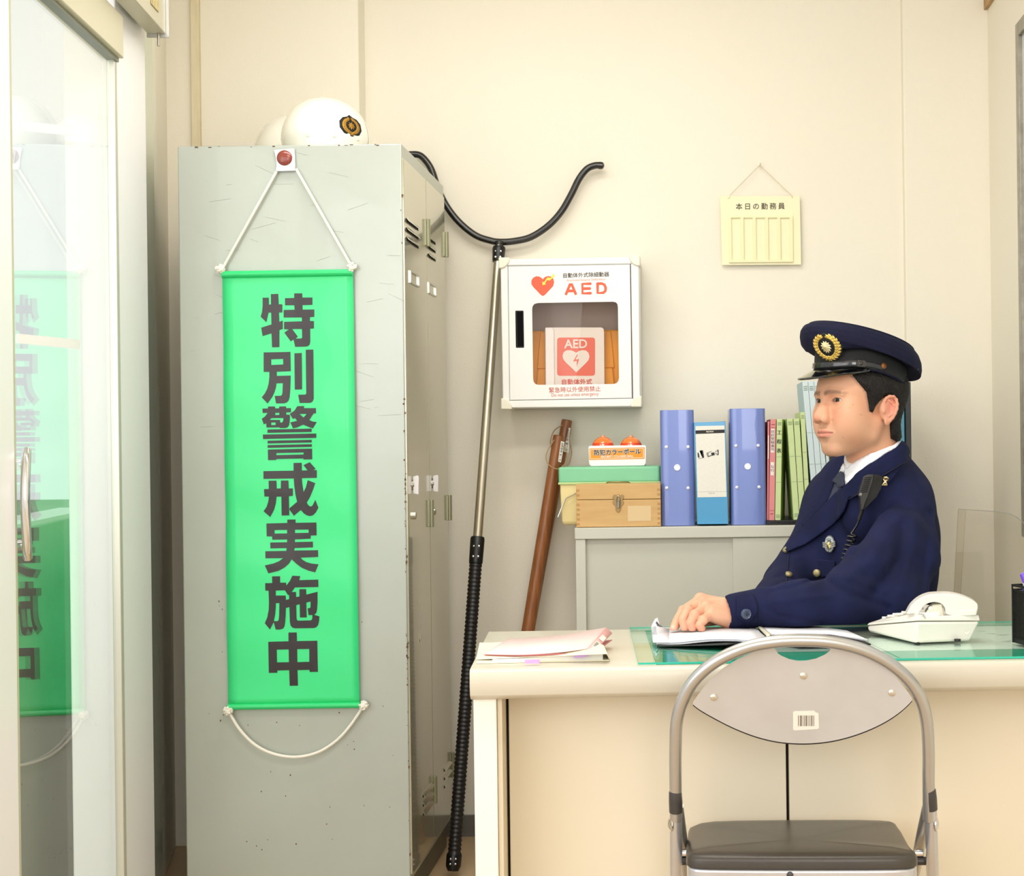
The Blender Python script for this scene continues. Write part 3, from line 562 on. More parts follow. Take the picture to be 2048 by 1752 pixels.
fk_ = spline([at(x_, y_, YU) for x_, y_ in ((818, 309), (838, 310), (852, 322), (864, 342), (876, 378), (893, 412), (918, 444), (950, 470), (980, 481), (1002, 484), (1030, 482), (1062, 474), (1096, 452), (1122, 424), (1142, 390), (1158, 358), (1174, 338), (1190, 331), (1201, 331))], 6)
obj('fork', MB().tube(fk_, .0098, 18), TUB, pole)
obj('fork_tip', MB().lathe(fk_[-1], fk_[-1]-fk_[-2], [(.0102, -.006), (.0108, 0), (.0095, .007), (.005, .010), (0, .011)], 18), TUB, pole)
obj('fork_socket', MB().tube([pp(500), pp(484)], [.0112, .0125], 20), TUB, pole)
obj('steel_ring', MB().tube([pp(498), pp(493)], .0135, 20), CH, pole)
WD = mat('oak_stick', (176, 112, 62), .42, coat=.2, var=(22, .6, (126, 72, 34)), stretch=(5, 5, .3), bump=(60, .1))
def stick(name_lab, top, bot, r0, r1, lab_px, cord):
    a_, b_ = top, bot; t = thing('wooden_staff', name_lab, 'staff', b_, 'wooden staffs leaning on the wall')
    n = 24; pts = [b_.lerp(a_, j/n) for j in range(n+1)]; rs = [r1+(r0-r1)*(j/n) for j in range(n+1)]
    d_ = (a_-b_).normalized(); pts += [a_+d_*.002]; rs += [r0*.8]
    obj('shaft', MB().tube(pts, rs, 20), WD, t)
    pp_ = [at(x_, y_, a_.y-.012-(y_-lab_px[0][1])*0.0001) for x_, y_ in lab_px]
    obj('paper_label', MB().prism(pp_, (0, .003, 0)), mat('label_white', (240, 238, 228), .6), t)
    lc = (pp_[0]+pp_[2])/2; up = ((pp_[0]+pp_[1])/2-(pp_[2]+pp_[3])/2).normalized(); Rr = Vector((-up.z, 0, up.x))
    hh = (pp_[0]-pp_[3]).length
    m_ = text_mesh('本所勤務 第二号', hh*.125, (lc+Vector((0, -.0018, 0)), -up, Vector((up.z, 0, -up.x))*1))
    obj('lettering', m_, TXD, t, smooth=False)
    obj('cord', MB().tube(spline(cord, 6), .0016, 6), mat('twine', (176, 146, 110), .8), t)
def foot(ax, ay, bx, by, Ya, Yb, r):   # extend the picture line down to the floor
    P = at(ax, ay, Ya); Q = at(bx, by, (Ya+Yb)/2); k = (P.z-r)/(P.z-Q.z); return P, P+(Q-P)*k
P, Q = foot(1134, 841, 1057, 1262, 4.385, 4.34, .005)
stick('rear wooden staff with the higher top and a white paper label', P, Q, .0150, .0185, ((1130, 854), (1141, 856), (1137, 906), (1126, 903)),
      [at(1125, 850, 4.36), at(1108, 862, 4.355), at(1101, 885, 4.35), at(1108, 905, 4.35), at(1122, 930, 4.35), at(1136, 930, 4.352), at(1143, 905, 4.36), at(1139, 880, 4.365), at(1142, 858, 4.37)])
P, Q = foot(1117, 872, 1056, 1262, 4.335, 4.27, .005)
stick('front wooden staff with a twine loop leaning beside the toolbox', P, Q, .0150, .0225, ((1122, 882), (1129, 884), (1122, 925), (1116, 923)),
      [at(1108, 880, 4.315), at(1097, 898, 4.305), at(1092, 915, 4.30), at(1098, 930, 4.295), at(1114, 938, 4.295), at(1128, 930, 4.295), at(1135, 915, 4.3), at(1132, 900, 4.305), at(1124, 890, 4.31)])
# ================================================================ low cabinet and what stands on it
YC0 = 4.02; zc = at(1150, 1056, YC0).z
CG = mat('cabinet_grey', (206, 206, 192), .42, metal=.1, bump=(60, .03)); CGD = mat('cabinet_door_grey', (200, 200, 185), .45, bump=(60, .03))
cb = thing('steel_cabinet', 'low pale grey steel cabinet with two sliding doors against the wall', 'cabinet', (.2, YC0, 0))
c0 = at(1149, 1070, YC0).x; c1 = at(1826, 1070, YC0).x; zf = at(1150, 1079, YC0).z
obj('top', MB().box2((c0, YC0, zf), (c1, YW-.004, zc)), CG, cb, bevel=.002)
i0 = at(1171, 1100, YC0).x
obj('carcass', MB().box2((c0+.002, YC0+.004, .06), (i0, YW-.005, zf)).box2((c1-.02, YC0+.004, .06), (c1-.002, YW-.005, zf)).box2((c0+.002, YC0+.35, .06), (c1-.002, YW-.005, zf)).box2((c0+.002, YC0+.004, 0), (c1-.002, YW-.005, .06)), CG, cb, bevel=.0015)
ms = at(1466, 1100, YC0).x
obj('sliding_door', MB().box2((i0-.0, YC0+.018, .065), (ms+.02, YC0+.028, zf-.001)), CGD, cb)
obj('sliding_door', MB().box2((ms, YC0+.006, .065), (c1-.02, YC0+.014, zf-.001)), CGD, cb, bevel=.001)
# wooden box
WB = mat('box_wood', (222, 184, 122), .5, coat=.1, var=(18, .7, (204, 160, 98)), stretch=(.6, 1, 3), bump=(120, .12))
wx0 = at(1153, 1052, YC0+.012).x; wx1 = at(1322, 1052, YC0+.012).x; wz1 = at(1236, 968, YC0+.012).z; wzs = at(1236, 999, YC0+.012).z; wy = YC0+.012
wbx_ = thing('wooden_box', 'small wooden box with finger joints and a metal latch', 'box', ((wx0+wx1)/2, wy, zc))
bx = obj('box_body', MB().box2((wx0, wy, zc+.001), (wx1, wy+.092, wzs-.0006)), WB, wbx_, bevel=.0012)
obj('lid', MB().box2((wx0, wy, wzs+.0006), (wx1, wy+.092, wz1)), WB, wbx_, bevel=.0012)
WE = mat('end_grain', (192, 146, 86), .6)
fj = MB()
for (xa_, xb_) in ((wx0+.0006, wx0+.009), (wx1-.009, wx1-.0006)):
    for j in range(8):
        z_ = zc+.006+j*.0125
        if abs(z_+.003-wzs) > .006 and z_ < wz1-.008: fj.box2((xa_, wy-.0004, z_), (xb_, wy+.002, z_+.0062))
obj('finger_joints', fj, WE, wbx_, smooth=False)
def zw(sx_, sy_): return (sx_/7.962+1130, sy_/7.962+840)
obj('card_label', MB().prism(poly(wy-.0005, [zw(1000, 1368), zw(1368, 1366), zw(1366, 1605), zw(1000, 1610)]), (0, .0008, 0)), mat('label_buff', (228, 200, 152), .6), wbx_)
lt_ = obj('latch_plate', MB().prism(poly(wy-.0018, [zw(x_, y_) for x_, y_ in ((845, 1180), (880, 1195), (905, 1182), (935, 1205), (938, 1240), (915, 1275), (938, 1300), (930, 1340), (895, 1380), (885, 1440), (860, 1470), (830, 1468), (808, 1440), (800, 1370), (765, 1335), (758, 1300), (785, 1275), (758, 1245), (762, 1205), (790, 1182), (815, 1195))]), (0, .0018, 0)), mat('brass_old', (150, 122, 78), .35, metal=.8), wbx_, bevel=.0004)
obj('latch_loop', MB().tube(poly(wy-.004, [zw(820, 1230), zw(820, 1290), zw(826, 1400), zw(870, 1400), zw(876, 1290), zw(872, 1230), zw(845, 1205)]), .0016, 8, closed=True).tube(poly(wy-.0055, [zw(848, 1280), zw(848, 1400)]), .0024, 10), mat('latch_steel', (188, 180, 158), .25, metal=.9), lt_, origin=wloc(wbx_))
# tool box behind it: green lid, cream body
ty = 4.135; tx0 = at(1117, 950, ty).x; tx1 = at(1320, 950, ty).x; tzl = at(1130, 967, ty).z; tzt = at(1130, 934, ty).z
tb = thing('tool_box', 'cream plastic box with a mint green lid behind the wooden box', 'box', ((tx0+tx1)/2, ty, zc))
tc = MB(); rows_ = []
for (ins, z_) in ((.006, zc+.0005), (.003, zc+.006), (-.0, tzl)):
    q0 = at(1121, 1000, ty).x; rows_.append((q0+ins, z_))
b = MB(); L0 = []; 
for (ins, z_) in ((.010, zc+.0005), (.004, zc+.008), (.0, tzl)):
    L0.append([(x_, y_, z_) for x_, y_ in ((tx0+.003+ins, ty+ins), (tx1-.003-ins, ty+ins), (tx1-.003-ins, ty+.2-ins), (tx0+.003+ins, ty+.2-ins))])
vs_ = [p for r_ in L0 for p in r_]; fs_ = [(0, 1, 2, 3), (8, 9, 10, 11)]+[(i*4+j, i*4+(j+1) % 4, (i+1)*4+(j+1) % 4, (i+1)*4+j) for i in range(2) for j in range(4)]
obj('box_body', b.add(vs_, fs_), mat('cream_plastic', (246, 228, 164), .4, coat=.2), tb, bevel=.006, seg=3)
obj('lid', MB().box2((tx0, ty-.004, tzl), (tx1, ty+.205, tzt)), mat('mint_plastic', (128, 206, 158), .35, coat=.3), tb, bevel=.006, seg=4)
obj('rim', MB().box2((tx0-.001, ty-.005, tzl-.003), (tx1+.001, ty+.206, tzl+.003)), mat('rim_lime', (200, 222, 150), .4), tb, bevel=.001)
obj('wire_handle', MB().tube([at(1156, 984, ty-.006), at(1131, 997, ty-.010), at(1116, 1034, ty-.012)], .0019, 8), CH, tb)
obj('lid_clasp', MB().tube([at(1213, 966, ty-.013), at(1217, 964, ty-.016), at(1256, 964, ty-.016), at(1260, 966, ty-.013)], .0016, 8), mat('brass_old', (150, 122, 78), .35, metal=.8), tb)
# colour-ball holder
by = ty+.02; bx0 = at(1177, 925, by).x; bx1 = at(1293, 925, by).x; bz1 = at(1235, 891, by).z
bh = thing('ball_holder', 'small white stand with an orange label on the green lid', 'stand', ((bx0+bx1)/2, by, tzt))
loop = [(bx0+.006, by, tzt+.0004), (bx1-.006, by, tzt+.0004), (bx1-.001, by, tzt+.008), (bx1, by, bz1-.003), (bx1-.004, by, bz1), (bx0+.004, by, bz1), (bx0, by, bz1-.003), (bx0+.001, by, tzt+.008)]
mb = MB().prism(loop, (0, .006, 0)).box2((bx0+.004, by+.005, tzt+.0004), (bx1-.004, by+.075, tzt+.0145))
obj('holder', mb, mat('holder_white', (247, 247, 244), .3, coat=.2), bh, bevel=.0015)
def lab(sc, w, h, r): return [zw(828+sc*0+a*w, 535+b_*h-a*0) for a, b_ in rrect(2, 2, r, 4)]
ORG = mat('label_orange', (244, 160, 24), .45)
rz = lambda pts: [(x_, y_-(x_-1234)*.022) for x_, y_ in pts]
Rn = [zw(828+440*a/1, 536+92*b_) for a, b_ in [(p[0], p[1]) for p in rrect(2, 2, .06, 3)]]
flat([rz(Rn)], by-.0004, ORG, bh, 'label')
Ro = [zw(828+427*p[0], 536+78*p[1]) for p in rrect(2, 2, .06, 3)]; Ri = [zw(828+419*p[0], 536+70*p[1]) for p in rrect(2, 2, .06, 3)]
flat([rz(Ro), rz(Ri)], by-.0008, mat('label_white2', (252, 236, 214), .5), bh, 'label_border')
txt('防犯カラーボール', *zw(832, 515), 11.8, by-.0007, mat('label_halo', (255, 244, 228), .5), bh, bold=.085, rot=RT)
txt('防犯カラーボール', *zw(832, 515), 11.8, by-.0014, mat('label_black', (24, 20, 18), .5), bh, bold=.026, rot=RT)
txt('SECURITY COLORED BALL', *zw(830, 582), 5.6, by-.001, mat('label_halo', (255, 244, 228), .5), bh, bold=.03, rot=RT, sx=.98)
BOR = mat('ball_orange', (255, 132, 52), .12, coat=.9); BOR2 = mat('ball_liquid', (240, 82, 40), .2, coat=.6)
for j, (bx_, lb) in enumerate(((1206, 'left orange paint ball in the white stand'), (1262, 'right orange paint ball in the white stand'))):
    r = .0305; c_ = at(bx_, 873+.0305*F/(by+.035), by+.035)
    t = thing('paint_ball', lb, 'ball', (c_.x, c_.y, c_.z-r), 'orange paint balls'); n = 20
    hs = math.sin(math.radians(22))
    obj('shell', MB().lathe(c_, (0, 0, 1), [(r*math.cos(a), r*math.sin(a)) for a in [math.radians(26+64*i/10) for i in range(11)]], 32), BOR, t)
    obj('liquid', MB().lathe(c_, (0, 0, 1), [(r*math.cos(a), r*math.sin(a)) for a in [math.radians(-90+116*i/14) for i in range(15)]], 32), BOR2, t)
    obj('cap', MB().lathe(c_+Vector((0, 0, r-.001)), (0, 0, 1), [(.006, 0), (.006, .003), (.003, .0045), (0, .0045)], 16), mat('cap_clear', (252, 170, 130), .1, coat=1), t)
    mk = MB()
    for a_, b_ in (((-.006, .0095), (-.001, .0025)), ((.001, .011), (-.0005, .0025)), ((.002, .009), (.0045, .0025))):
        p0_ = c_+Vector((a_[0], -r*math.cos(math.asin(a_[1]/r))+.0004, a_[1])); p1_ = c_+Vector((b_[0], -r+.0002, b_[1])); mk.tube([p0_, p1_], .001, 6)
    obj('print_mark', mk, mat('label_halo', (255, 244, 228), .5), t)
# ---- files
def fbox(mb, x0, x1, y0, y1, z0, z1, lean=0.0, yaw=0.0):
    """box leaning sideways about its lower left edge, yawed about the front left edge"""
    for_v = []
    for z_ in (z0, z1):
        for x_, y_ in ((x0, y0), (x1, y0), (x1, y1), (x0, y1)):
            dx, dy = x_-x0, y_-y0
            xx = x0+dx*math.cos(yaw)-dy*math.sin(yaw); yy = y0+dx*math.sin(yaw)+dy*math.cos(yaw)
            dz = z_-z0; for_v.append((x0+(xx-x0)*math.cos(lean)-dz*math.sin(lean), yy, z0+dz*math.cos(lean)+max(0, (xx-x0))*math.sin(lean)))
    return mb.add(for_v, [(3, 2, 1, 0), (4, 5, 6, 7), (0, 1, 5, 4), (1, 2, 6, 5), (2, 3, 7, 6), (3, 0, 4, 7)])
yb0 = YC0+.03
BL = mat('binder_blue', (118, 136, 198), .3, coat=.5, metal=.15); RIV = mat('rivet_white', (236, 238, 242), .25, metal=.3)
def binder(lab_, x0p, x1p, topp, rv, hole, sidepx=None):
    x0 = at(x0p, 1048, yb0).x; x1 = at(x1p, 1048, yb0).x; z1 = at((x0p+x1p)/2, topp, yb0).z; w = x1-x0
    t = thing('ring_binder', lab_, 'binder', ((x0+x1)/2, yb0, zc), 'blue ring binders')
    lp = [(x0+w*.5+w*.5*math.copysign(abs(math.cos(a))**.45, math.cos(a)), yb0+.012-.012*abs(math.sin(a))**.8) for a in [math.pi+math.pi*i/16 for i in range(17)]]
    lp = [(x0, yb0+.25), ]+lp+[(x1, yb0+.25)]
    m_ = MB().prism([(a, b_, zc+.0008) for a, b_ in lp], (0, 0, z1-zc)); obj('cover', m_, BL, t, bevel=.0008)
    obj('paper_block', MB().box2((x0+.004, yb0+.03, z1-.001), (x1-.004, yb0+.22, z1+.0006)), mat('paper', (244, 243, 236), .7), t)
    for (a, b_) in rv: obj('rivet', MB().lathe(at(a, b_, yb0-.0002), (0, -1, 0), [(.0045, 0), (.004, .0018), (0, .0026)], 16), RIV, t)
    a, b_ = hole; obj('finger_ring', MB().lathe(at(a, b_, yb0-.0002), (0, -1, 0), [(.0086, 0), (.0086, .0012), (.0072, .0016), (.0066, .0004), (0, .0004)], 24), RIV, t)
def zq(sx_, sy_): return (sx_/6.739+1310, sy_/6.739+800)
binder('leftmost blue ring binder, next to the wooden box', 1322.5, 1390, 820.5, [zq(153, 633), zq(446, 632), zq(158, 1186), zq(447, 1187)], zq(300, 911))
binder('blue ring binder to the right of the labelled file box', 1462, 1533, 817.5, [zq(1092, 617), zq(1391, 614), zq(1104, 1178), zq(1403, 1173)], zq(1250, 897))
fbt = thing('file_box', 'sky blue file box with a white label between two blue binders', 'file box', at(1425, 1049, yb0-.004))
CB_ = mat('file_box_blue', (70, 158, 208), .35, coat=.3)
fy = yb0-.012; 
lp = [zq(523, 302), zq(948, 288), zq(990, 1672), zq(568, 1676)]
obj('case', MB().prism(poly(fy, lp), (0, .22, 0)), CB_, fbt, bevel=.0012)
obj('label', MB().prism(poly(fy-.0005, [zq(545, 352), zq(935, 344), zq(965, 1305), zq(573, 1312)]), (0, .0006, 0)), mat('label_ivory', (240, 238, 226), .5, var=(200, .4, (237, 233, 220))), fbt)
obj('label_band', MB().prism(poly(fy-.0008, [zq(546, 410), zq(937, 398), zq(938, 443), zq(547, 458)]), (0, .0006, 0)), mat('label_black', (24, 20, 18), .5), fbt)
txt('FILE BOX', *zq(740, 427), 3.6, fy-.0012, mat('label_halo', (255, 244, 228), .5), fbt, bold=.03, rot=.02)
txt('KOKUYO', *zq(764, 1258), 2.8, fy-.0008, TXD, fbt)
obj('label_line', MB().prism(poly(fy-.0007, [zq(572, 1238), zq(962, 1232), zq(962, 1235), zq(572, 1241)]), (0, .0004, 0)), mat('line_grey', (160, 156, 146), .6), fbt)
flat([[zq(*p) for p in ((572, 715), (585, 705), (595, 740), (600, 778), (578, 775))], [zq(*p) for p in ((600, 682), (640, 675), (642, 685), (602, 692))], [zq(*p) for p in ((636, 678), (645, 676), (662, 772), (640, 782))],
      [zq(*p) for p in ((585, 790), (660, 776), (660, 779), (586, 794))], [zq(*p) for p in ((755, 712), (800, 705), (806, 742), (764, 752))], [zq(*p) for p in ((838, 668), (856, 672), (858, 735), (845, 748), (836, 738), (846, 715), (840, 690))],
      [zq(*p) for p in ((692, 715), (765, 688), (765, 693), (693, 722))], [zq(*p) for p in ((695, 728), (722, 718), (722, 726), (697, 738))], [zq(*p) for p in ((700, 745), (725, 735), (726, 743), (704, 757))], [zq(*p) for p in ((708, 758), (760, 742), (762, 752), (712, 770))],
      [zq(*p) for p in ((812, 700), (826, 680), (832, 682), (820, 705))], [zq(*p) for p in ((812, 712), (832, 722), (830, 742), (826, 742), (824, 728), (810, 718))]], fy-.0011, mat('sketch_ink', (40, 44, 52), .6), fbt, 'printed_sketch')
# thin folders in the black rack
rk = thing('book_rack', 'black desk rack holding the thin folders on the cabinet', 'rack', at(1680, 1049, YC0+.03))
RB = mat('rack_black', (22, 21, 20), .35)
ry = YC0+.022; rz0 = zc+.0006; rz1 = at(1560, 1041, ry).z
r0 = at(1533, 1046, ry).x; r1 = at(1826, 1046, ry).x; zrt = at(1818, 764, ry).z; zdv = at(1678, 860, ry).z
obj('base', MB().box2((r0, ry, rz0), (r1, ry+.27, rz1)), RB, rk, bevel=.001)
obj('end_panel', MB().box2((at(1813, 900, ry).x, ry, rz0), (at(1823, 900, ry).x, ry+.27, zrt)), RB, rk, bevel=.001)
obj('divider', MB().box2((at(1673, 960, ry).x, ry, rz1), (at(1684, 960, ry).x, ry+.24, at(1678, 840, ry).z)), RB, rk, bevel=.001)
obj('end_panel', MB().box2((r0, ry+.05, rz1), (r0+.002, ry+.25, rz1+.26)), RB, rk)
yf = ry+.012
PNK = mat('folder_pink', (226, 142, 142), .6); GRN = mat('folder_green', (206, 224, 162), .6); GRN2 = mat('folder_green_side', (172, 200, 96), .6); BLU = mat('folder_ice_blue', (212, 228, 230), .55)
LBW = mat('label_white', (240, 238, 228), .6); TXI = mat('ink_blue', (28, 60, 112), .6); LNG = mat('folder_line', (150, 165, 140), .6)
def folder(lab_, grp, m, bx0_, bx1_, tx0_, yb_, yt_, mm=None, Yo=0, flare=0):
    Y = yf+Yo; B0 = at(bx0_, yb_, Y); B1 = at(bx1_, yb_, Y); T0 = at(tx0_, yt_, Y); lean = math.atan2(B0.x-T0.x, T0.z-B0.z)
    L = (T0-B0).length; w = B1.x-B0.x; base = Vector((B0.x, Y, rz1+.0005))
    t = thing('folder', lab_, 'folder', base, grp)
    obj('spine', fbox(MB(), base.x, base.x+w, Y, Y+.003, base.z, base.z+L, lean), m, t, bevel=.0005)
    obj('cover', fbox(fbox(MB(), base.x, base.x+.0012, Y+.003, Y+.22, base.z, base.z+L, lean), base.x+w-.0012, base.x+w, Y+.003, Y+.22, base.z, base.z+L, lean, flare), mm or m, t)
    obj('paper_block', fbox(MB(), base.x+.0015, base.x+w-.0015, Y+.004, Y+.21, base.z+.003, base.z+L-.006, lean), mat('paper', (244, 243, 236), .7), t)
    up = Vector((-math.sin(lean), 0, math.cos(lean))); rt = Vector((math.cos(lean), 0, math.sin(lean)))
    def on(a, h, d=.0006): return base+rt*(w*a)+up*(L*h)+Vector((0, -d, 0))
    def rect(a0, a1, h0, h1, m_, nm, d=.0005): obj(nm, MB().prism([on(a0, h0, d), on(a1, h0, d), on(a1, h1, d), on(a0, h1, d)], (0, .0004, 0)), m_, t, smooth=False)
    def vt(s, size, a, h, m_):     # upright characters one under another
        mb = MB(); k = len(s)
        for i, c_ in enumerate(s):
            tm = text_mesh(c_, size, (on(a, h)-up*(size*1.05*(i-(k-1)/2)), rt, up))
            for dx in (0, .02*size, -.02*size): mb.add([Vector(v)+rt*dx for v in tm.v], tm.f)
        obj('lettering', mb, m_, t, smooth=False)
    def lines(h, n=3):
        mb = MB()
        for i in range(n):
            hh = h-i*.0125; mb.prism([on(.15, hh), on(.85, hh), on(.85, hh-.0045), on(.15, hh-.0045)], (0, .0004, 0))
        obj('print_lines', mb, TXL, t, smooth=False)
    return rect, vt, lines, w, L
TXL = mat('print_grey_green', (120, 140, 110), .6); TXP = mat('print_maroon', (120, 52, 60), .6)
rect, vt, lines, w, L = folder('narrow pink folder just right of the second blue binder', 'pink folders', PNK, 1533.6, 1537.2, 1535.5, 1042, 845, Yo=.01)
rect(.2, .8, .62, .86, LBW, 'label')
rect, vt, lines, w, L = folder('pink folder with a white paper label of small characters', 'pink folders', PNK, 1538, 1549, 1541, 1040, 838)
rect(.16, .76, .67, .905, LBW, 'label'); vt('住民登録番号', w*.62, .46, .787, TXD, ); rect(.16, .76, .445, .575, LBW, 'label'); vt('な行', w*.62, .46, .51, TXD)
mbm = mat('print_maroon', (120, 52, 60), .6); rect(.15, .8, .945, .951, mbm, 'print_lines'); rect(.1, .9, .915, .918, mbm, 'print_lines'); rect(.1, .9, .095, .098, mbm, 'print_lines'); rect(.2, .75, .06, .066, mbm, 'print_lines')
rect, vt, lines, w, L = folder('green folder with dark blue handwritten characters on its spine', 'pale green folders', GRN, 1550, 1561, 1553.5, 1036, 834, mm=GRN2, flare=-.11)
vt('工', w*.9, .5, .865, TXI); vt('程', w*.9, .5, .775, TXI); vt('表', w*.9, .5, .685, TXI); lines(.97); lines(.055); rect(.05, .95, .627, .630, LNG, 'print_lines'); rect(.05, .95, .375, .378, LNG, 'print_lines')
for (lb, a, b_, c_, yt_) in (('second pale green folder, leaning left of its twin', 1587.5, 1599, 1574, 837), ('third pale green folder, leaning beside its twin', 1600, 1611.5, 1587, 837), ('tallest pale green folder, next to the ice-blue ones', 1612.5, 1621.5, 1600.5, 824)):
    rect, vt, lines, w, L = folder(lb, 'pale green folders', GRN, a, b_, c_, 1039, yt_)
    lines(.97); lines(.06); rect(.05, .95, .627, .630, LNG, 'print_lines'); rect(.05, .95, .375, .378, LNG, 'print_lines')
tops = (1604.5, 1616.2, 1627.9, 1639.6)
lbs = ('leftmost tall ice-blue folder reaching the cap peak', 'second tall ice-blue folder from the left', 'third tall ice-blue folder, mostly behind the face', 'rightmost tall ice-blue folder, below the chin next to the black divider')
for j, (tp_, lb) in enumerate(zip(tops, lbs)):
    rect, vt, lines, w, L = folder(lb, 'tall ice-blue folders', BLU, tp_+24, tp_+24+(11 if j < 3 else 8), tp_, 1039, 763+(j > 2)*60, mm=mat('folder_edge_teal', (184, 212, 216), .6))
    lines(.965); rect(.05, .95, .627, .629, LNG, 'print_lines'); rect(.05, .95, .40, .402, LNG, 'print_lines')
for j, lb in enumerate(('dark blue binder behind the neck, beside the rack divider', 'teal-edged binder behind the cap at the right end of the rack')):
    a = (1686, 1795)[j]; x0 = at(a, 1000, ry+.02).x; x1 = at(a+16, 1000, ry+.02).x
    t = thing('ring_binder', lb, 'binder', (x0, ry+.02, rz1), 'binders at the end of the rack')
    obj('cover', MB().box2((x0, ry+.02, rz1+.0005), (x1, ry+.24, at(1700, (900, 772)[j], ry).z)), mat(('binder_navy', 'binder_teal')[j], ((30, 60, 170), (70, 140, 160))[j], .4, coat=.3), t, bevel=.001)
    obj('spine_label', MB().box2((x0+.003, ry+.0192, rz1+.06), (x1-.003, ry+.0198, rz1+.2)), LBW, t)
# ================================================================ desk
DZ = .74; GZ = .7455
P0 = on_z(940, 1337, DZ); AN = math.radians(1.7)
DX = Vector((math.cos(AN), math.sin(AN), 0)); BLp = on_z(977, 1263, DZ); DYd = (BLp-P0); DD = DYd.length; DY = DYd.normalized(); RB_ = XR-.02
def dk(a, b, z): p = P0+DX*a+DY*b; return Vector((p.x, p.y, z))
DL = (RB_-P0.x)/DX.x-.03
DT = mat('desk_top_cream', (214, 208, 190), .38, coat=.15, bump=(90, .03)); DP = mat('desk_panel_beige', (240, 230, 206), .45, bump=(60, .03)); DW = mat('desk_leg_white', (246, 243, 232), .4)
dsk = thing('office_desk', 'cream steel office desk with a rounded front edge', 'desk', (P0.x+.6, P0.y+.25, 0))
prof = [(DD, DZ-.026), (DD, DZ-.002), (DD-.002, DZ), (.0, DZ)]+[(-.0-.010*math.sin(a)*1.3, DZ-.010+.010*math.cos(a)) for a in (.5, 1.0, 1.57)]+[(-.0135, DZ-.03), (-.009, DZ-.045), (.004, DZ-.053), (.03, DZ-.053), (.035, DZ-.03)]
m_ = MB().prism([dk(0, b, z) for b, z in prof], DX*DL)
obj('desk_top', m_, DT, dsk, bevel=.0015, angle=50)
pb = .03
def dbox(mb, a0, a1, b0, b1, z0, z1):
    lo = [dk(a0, b0, z0), dk(a1, b0, z0), dk(a1, b1, z0), dk(a0, b1, z0)]; return mb.prism(lo, (0, 0, z1-z0))
obj('side_panel', dbox(MB(), .004, .043, .012, DD-.02, .0, DZ-.05), DW, dsk, bevel=.002)
obj('side_panel', dbox(MB(), .0435, .052, .02, DD-.04, .02, DZ-.05), mat('desk_inner_beige', (222, 210, 184), .45), dsk, bevel=.001)
obj('side_panel', dbox(MB(), DL-.05, DL-.01, .012, DD-.02, .0, DZ-.05), DW, dsk, bevel=.002)
a1_ = (at(1589, 1560, 2.70).x-P0.x)/DX.x
obj('front_panel', dbox(MB(), .0565, a1_, .145, .16, .03, DZ-.04), DP, dsk, bevel=.0015)
obj('front_panel', dbox(MB(), a1_+.0055, DL-.05, .145, .16, .03, DZ-.04), DP, dsk, bevel=.0015)
obj('backing', dbox(MB(), .052, DL-.05, .165, .17, .03, DZ-.04), mat('seam_dark', (46, 36, 24), .8), dsk)
# glass plate over a green felt mat and papers
def zg(sx_, sy_): return (sx_/5.12+920, sy_/5.12+1230)
gx = on_z(1277, 1323, GZ); ga = (gx-P0).dot(DX); gb = .000
gt = thing('desk_glass', 'clear glass plate with green edges covering the right part of the desk', 'glass', dk(ga, gb, DZ))
GE = mat('glass_edge_green', (40, 196, 168), .15, coat=.5)
obj('plate', dbox(MB(), ga, DL-.01, -.003, DD-.012, DZ+.0022, GZ), thin_glass('plate_glass', (.93, .995, .97), 1.3, k=.5), gt, smooth=False)
eb = MB(); dbox(eb, ga, DL-.01, -.0036, -.0031, DZ+.0022, GZ); dbox(eb, ga-.0006, ga-.0001, -.003, DD-.012, DZ+.0022, GZ); dbox(eb, ga, DL-.01, DD-.0119, DD-.0114, DZ+.0022, GZ)
obj('polished_edge', eb, GE, gt, smooth=False)
def paper(name, lab, cat_, pts, z, h, m, extra=None):
    c_ = on_z(*pts[0], z); o = obj(name, MB().prism([on_z(x_, y_, z) for x_, y_ in pts], (0, 0, h)), m, origin=None)
    tag(o, lab, cat_); return o
FELT = mat('felt_green', (16, 152, 120), .75, bump=(400, .3))
mtp = obj('desk_mat', dbox(MB(), ga+.03, DL-.02, .006, DD-.03, DZ+.0002, DZ+.0009), FELT); tag(mtp, 'green felt desk mat lying under the glass plate', 'mat')
PG = mat('document_grey', (196, 196, 188), .7, var=(140, .6, (150, 156, 156))); PW2 = mat('document_white', (236, 236, 226), .7, var=(90, .35, (214, 216, 206)))
LIN = mat('document_lines', (168, 172, 160), .7)
p_ = paper('document', 'printed grey document strip under the glass beneath the open file', 'paper', [(1462, 1274), (1700, 1272), (1720, 1302), (1440, 1306)], DZ+.0012, .0003, PG)
obj('dark_stripe', MB().prism([on_z(x_, y_, DZ+.0016) for x_, y_ in ((1452, 1284), (1456, 1284), (1446, 1304), (1441, 1304))], (0, 0, .0002)), mat('stripe_olive', (86, 84, 62), .7), p_)
p_ = paper('document', 'large white drawing sheet under the glass right of the telephone', 'paper', [(1718, 1303), (2085, 1297), (2075, 1251), (1742, 1256)], DZ+.0012, .0003, PW2)
lm = MB()
for j in range(14):
    x_ = 1745+j*20+random.uniform(-6, 6); y_ = random.uniform(1262, 1292); lm.prism([on_z(x_, y_, DZ+.0016), on_z(x_+random.uniform(8, 34), y_+random.uniform(-3, 3), DZ+.0016), on_z(x_+20, y_+1.2, DZ+.0016)], (0, 0, .0002))
obj('drawn_lines', lm, LIN, p_, smooth=False)
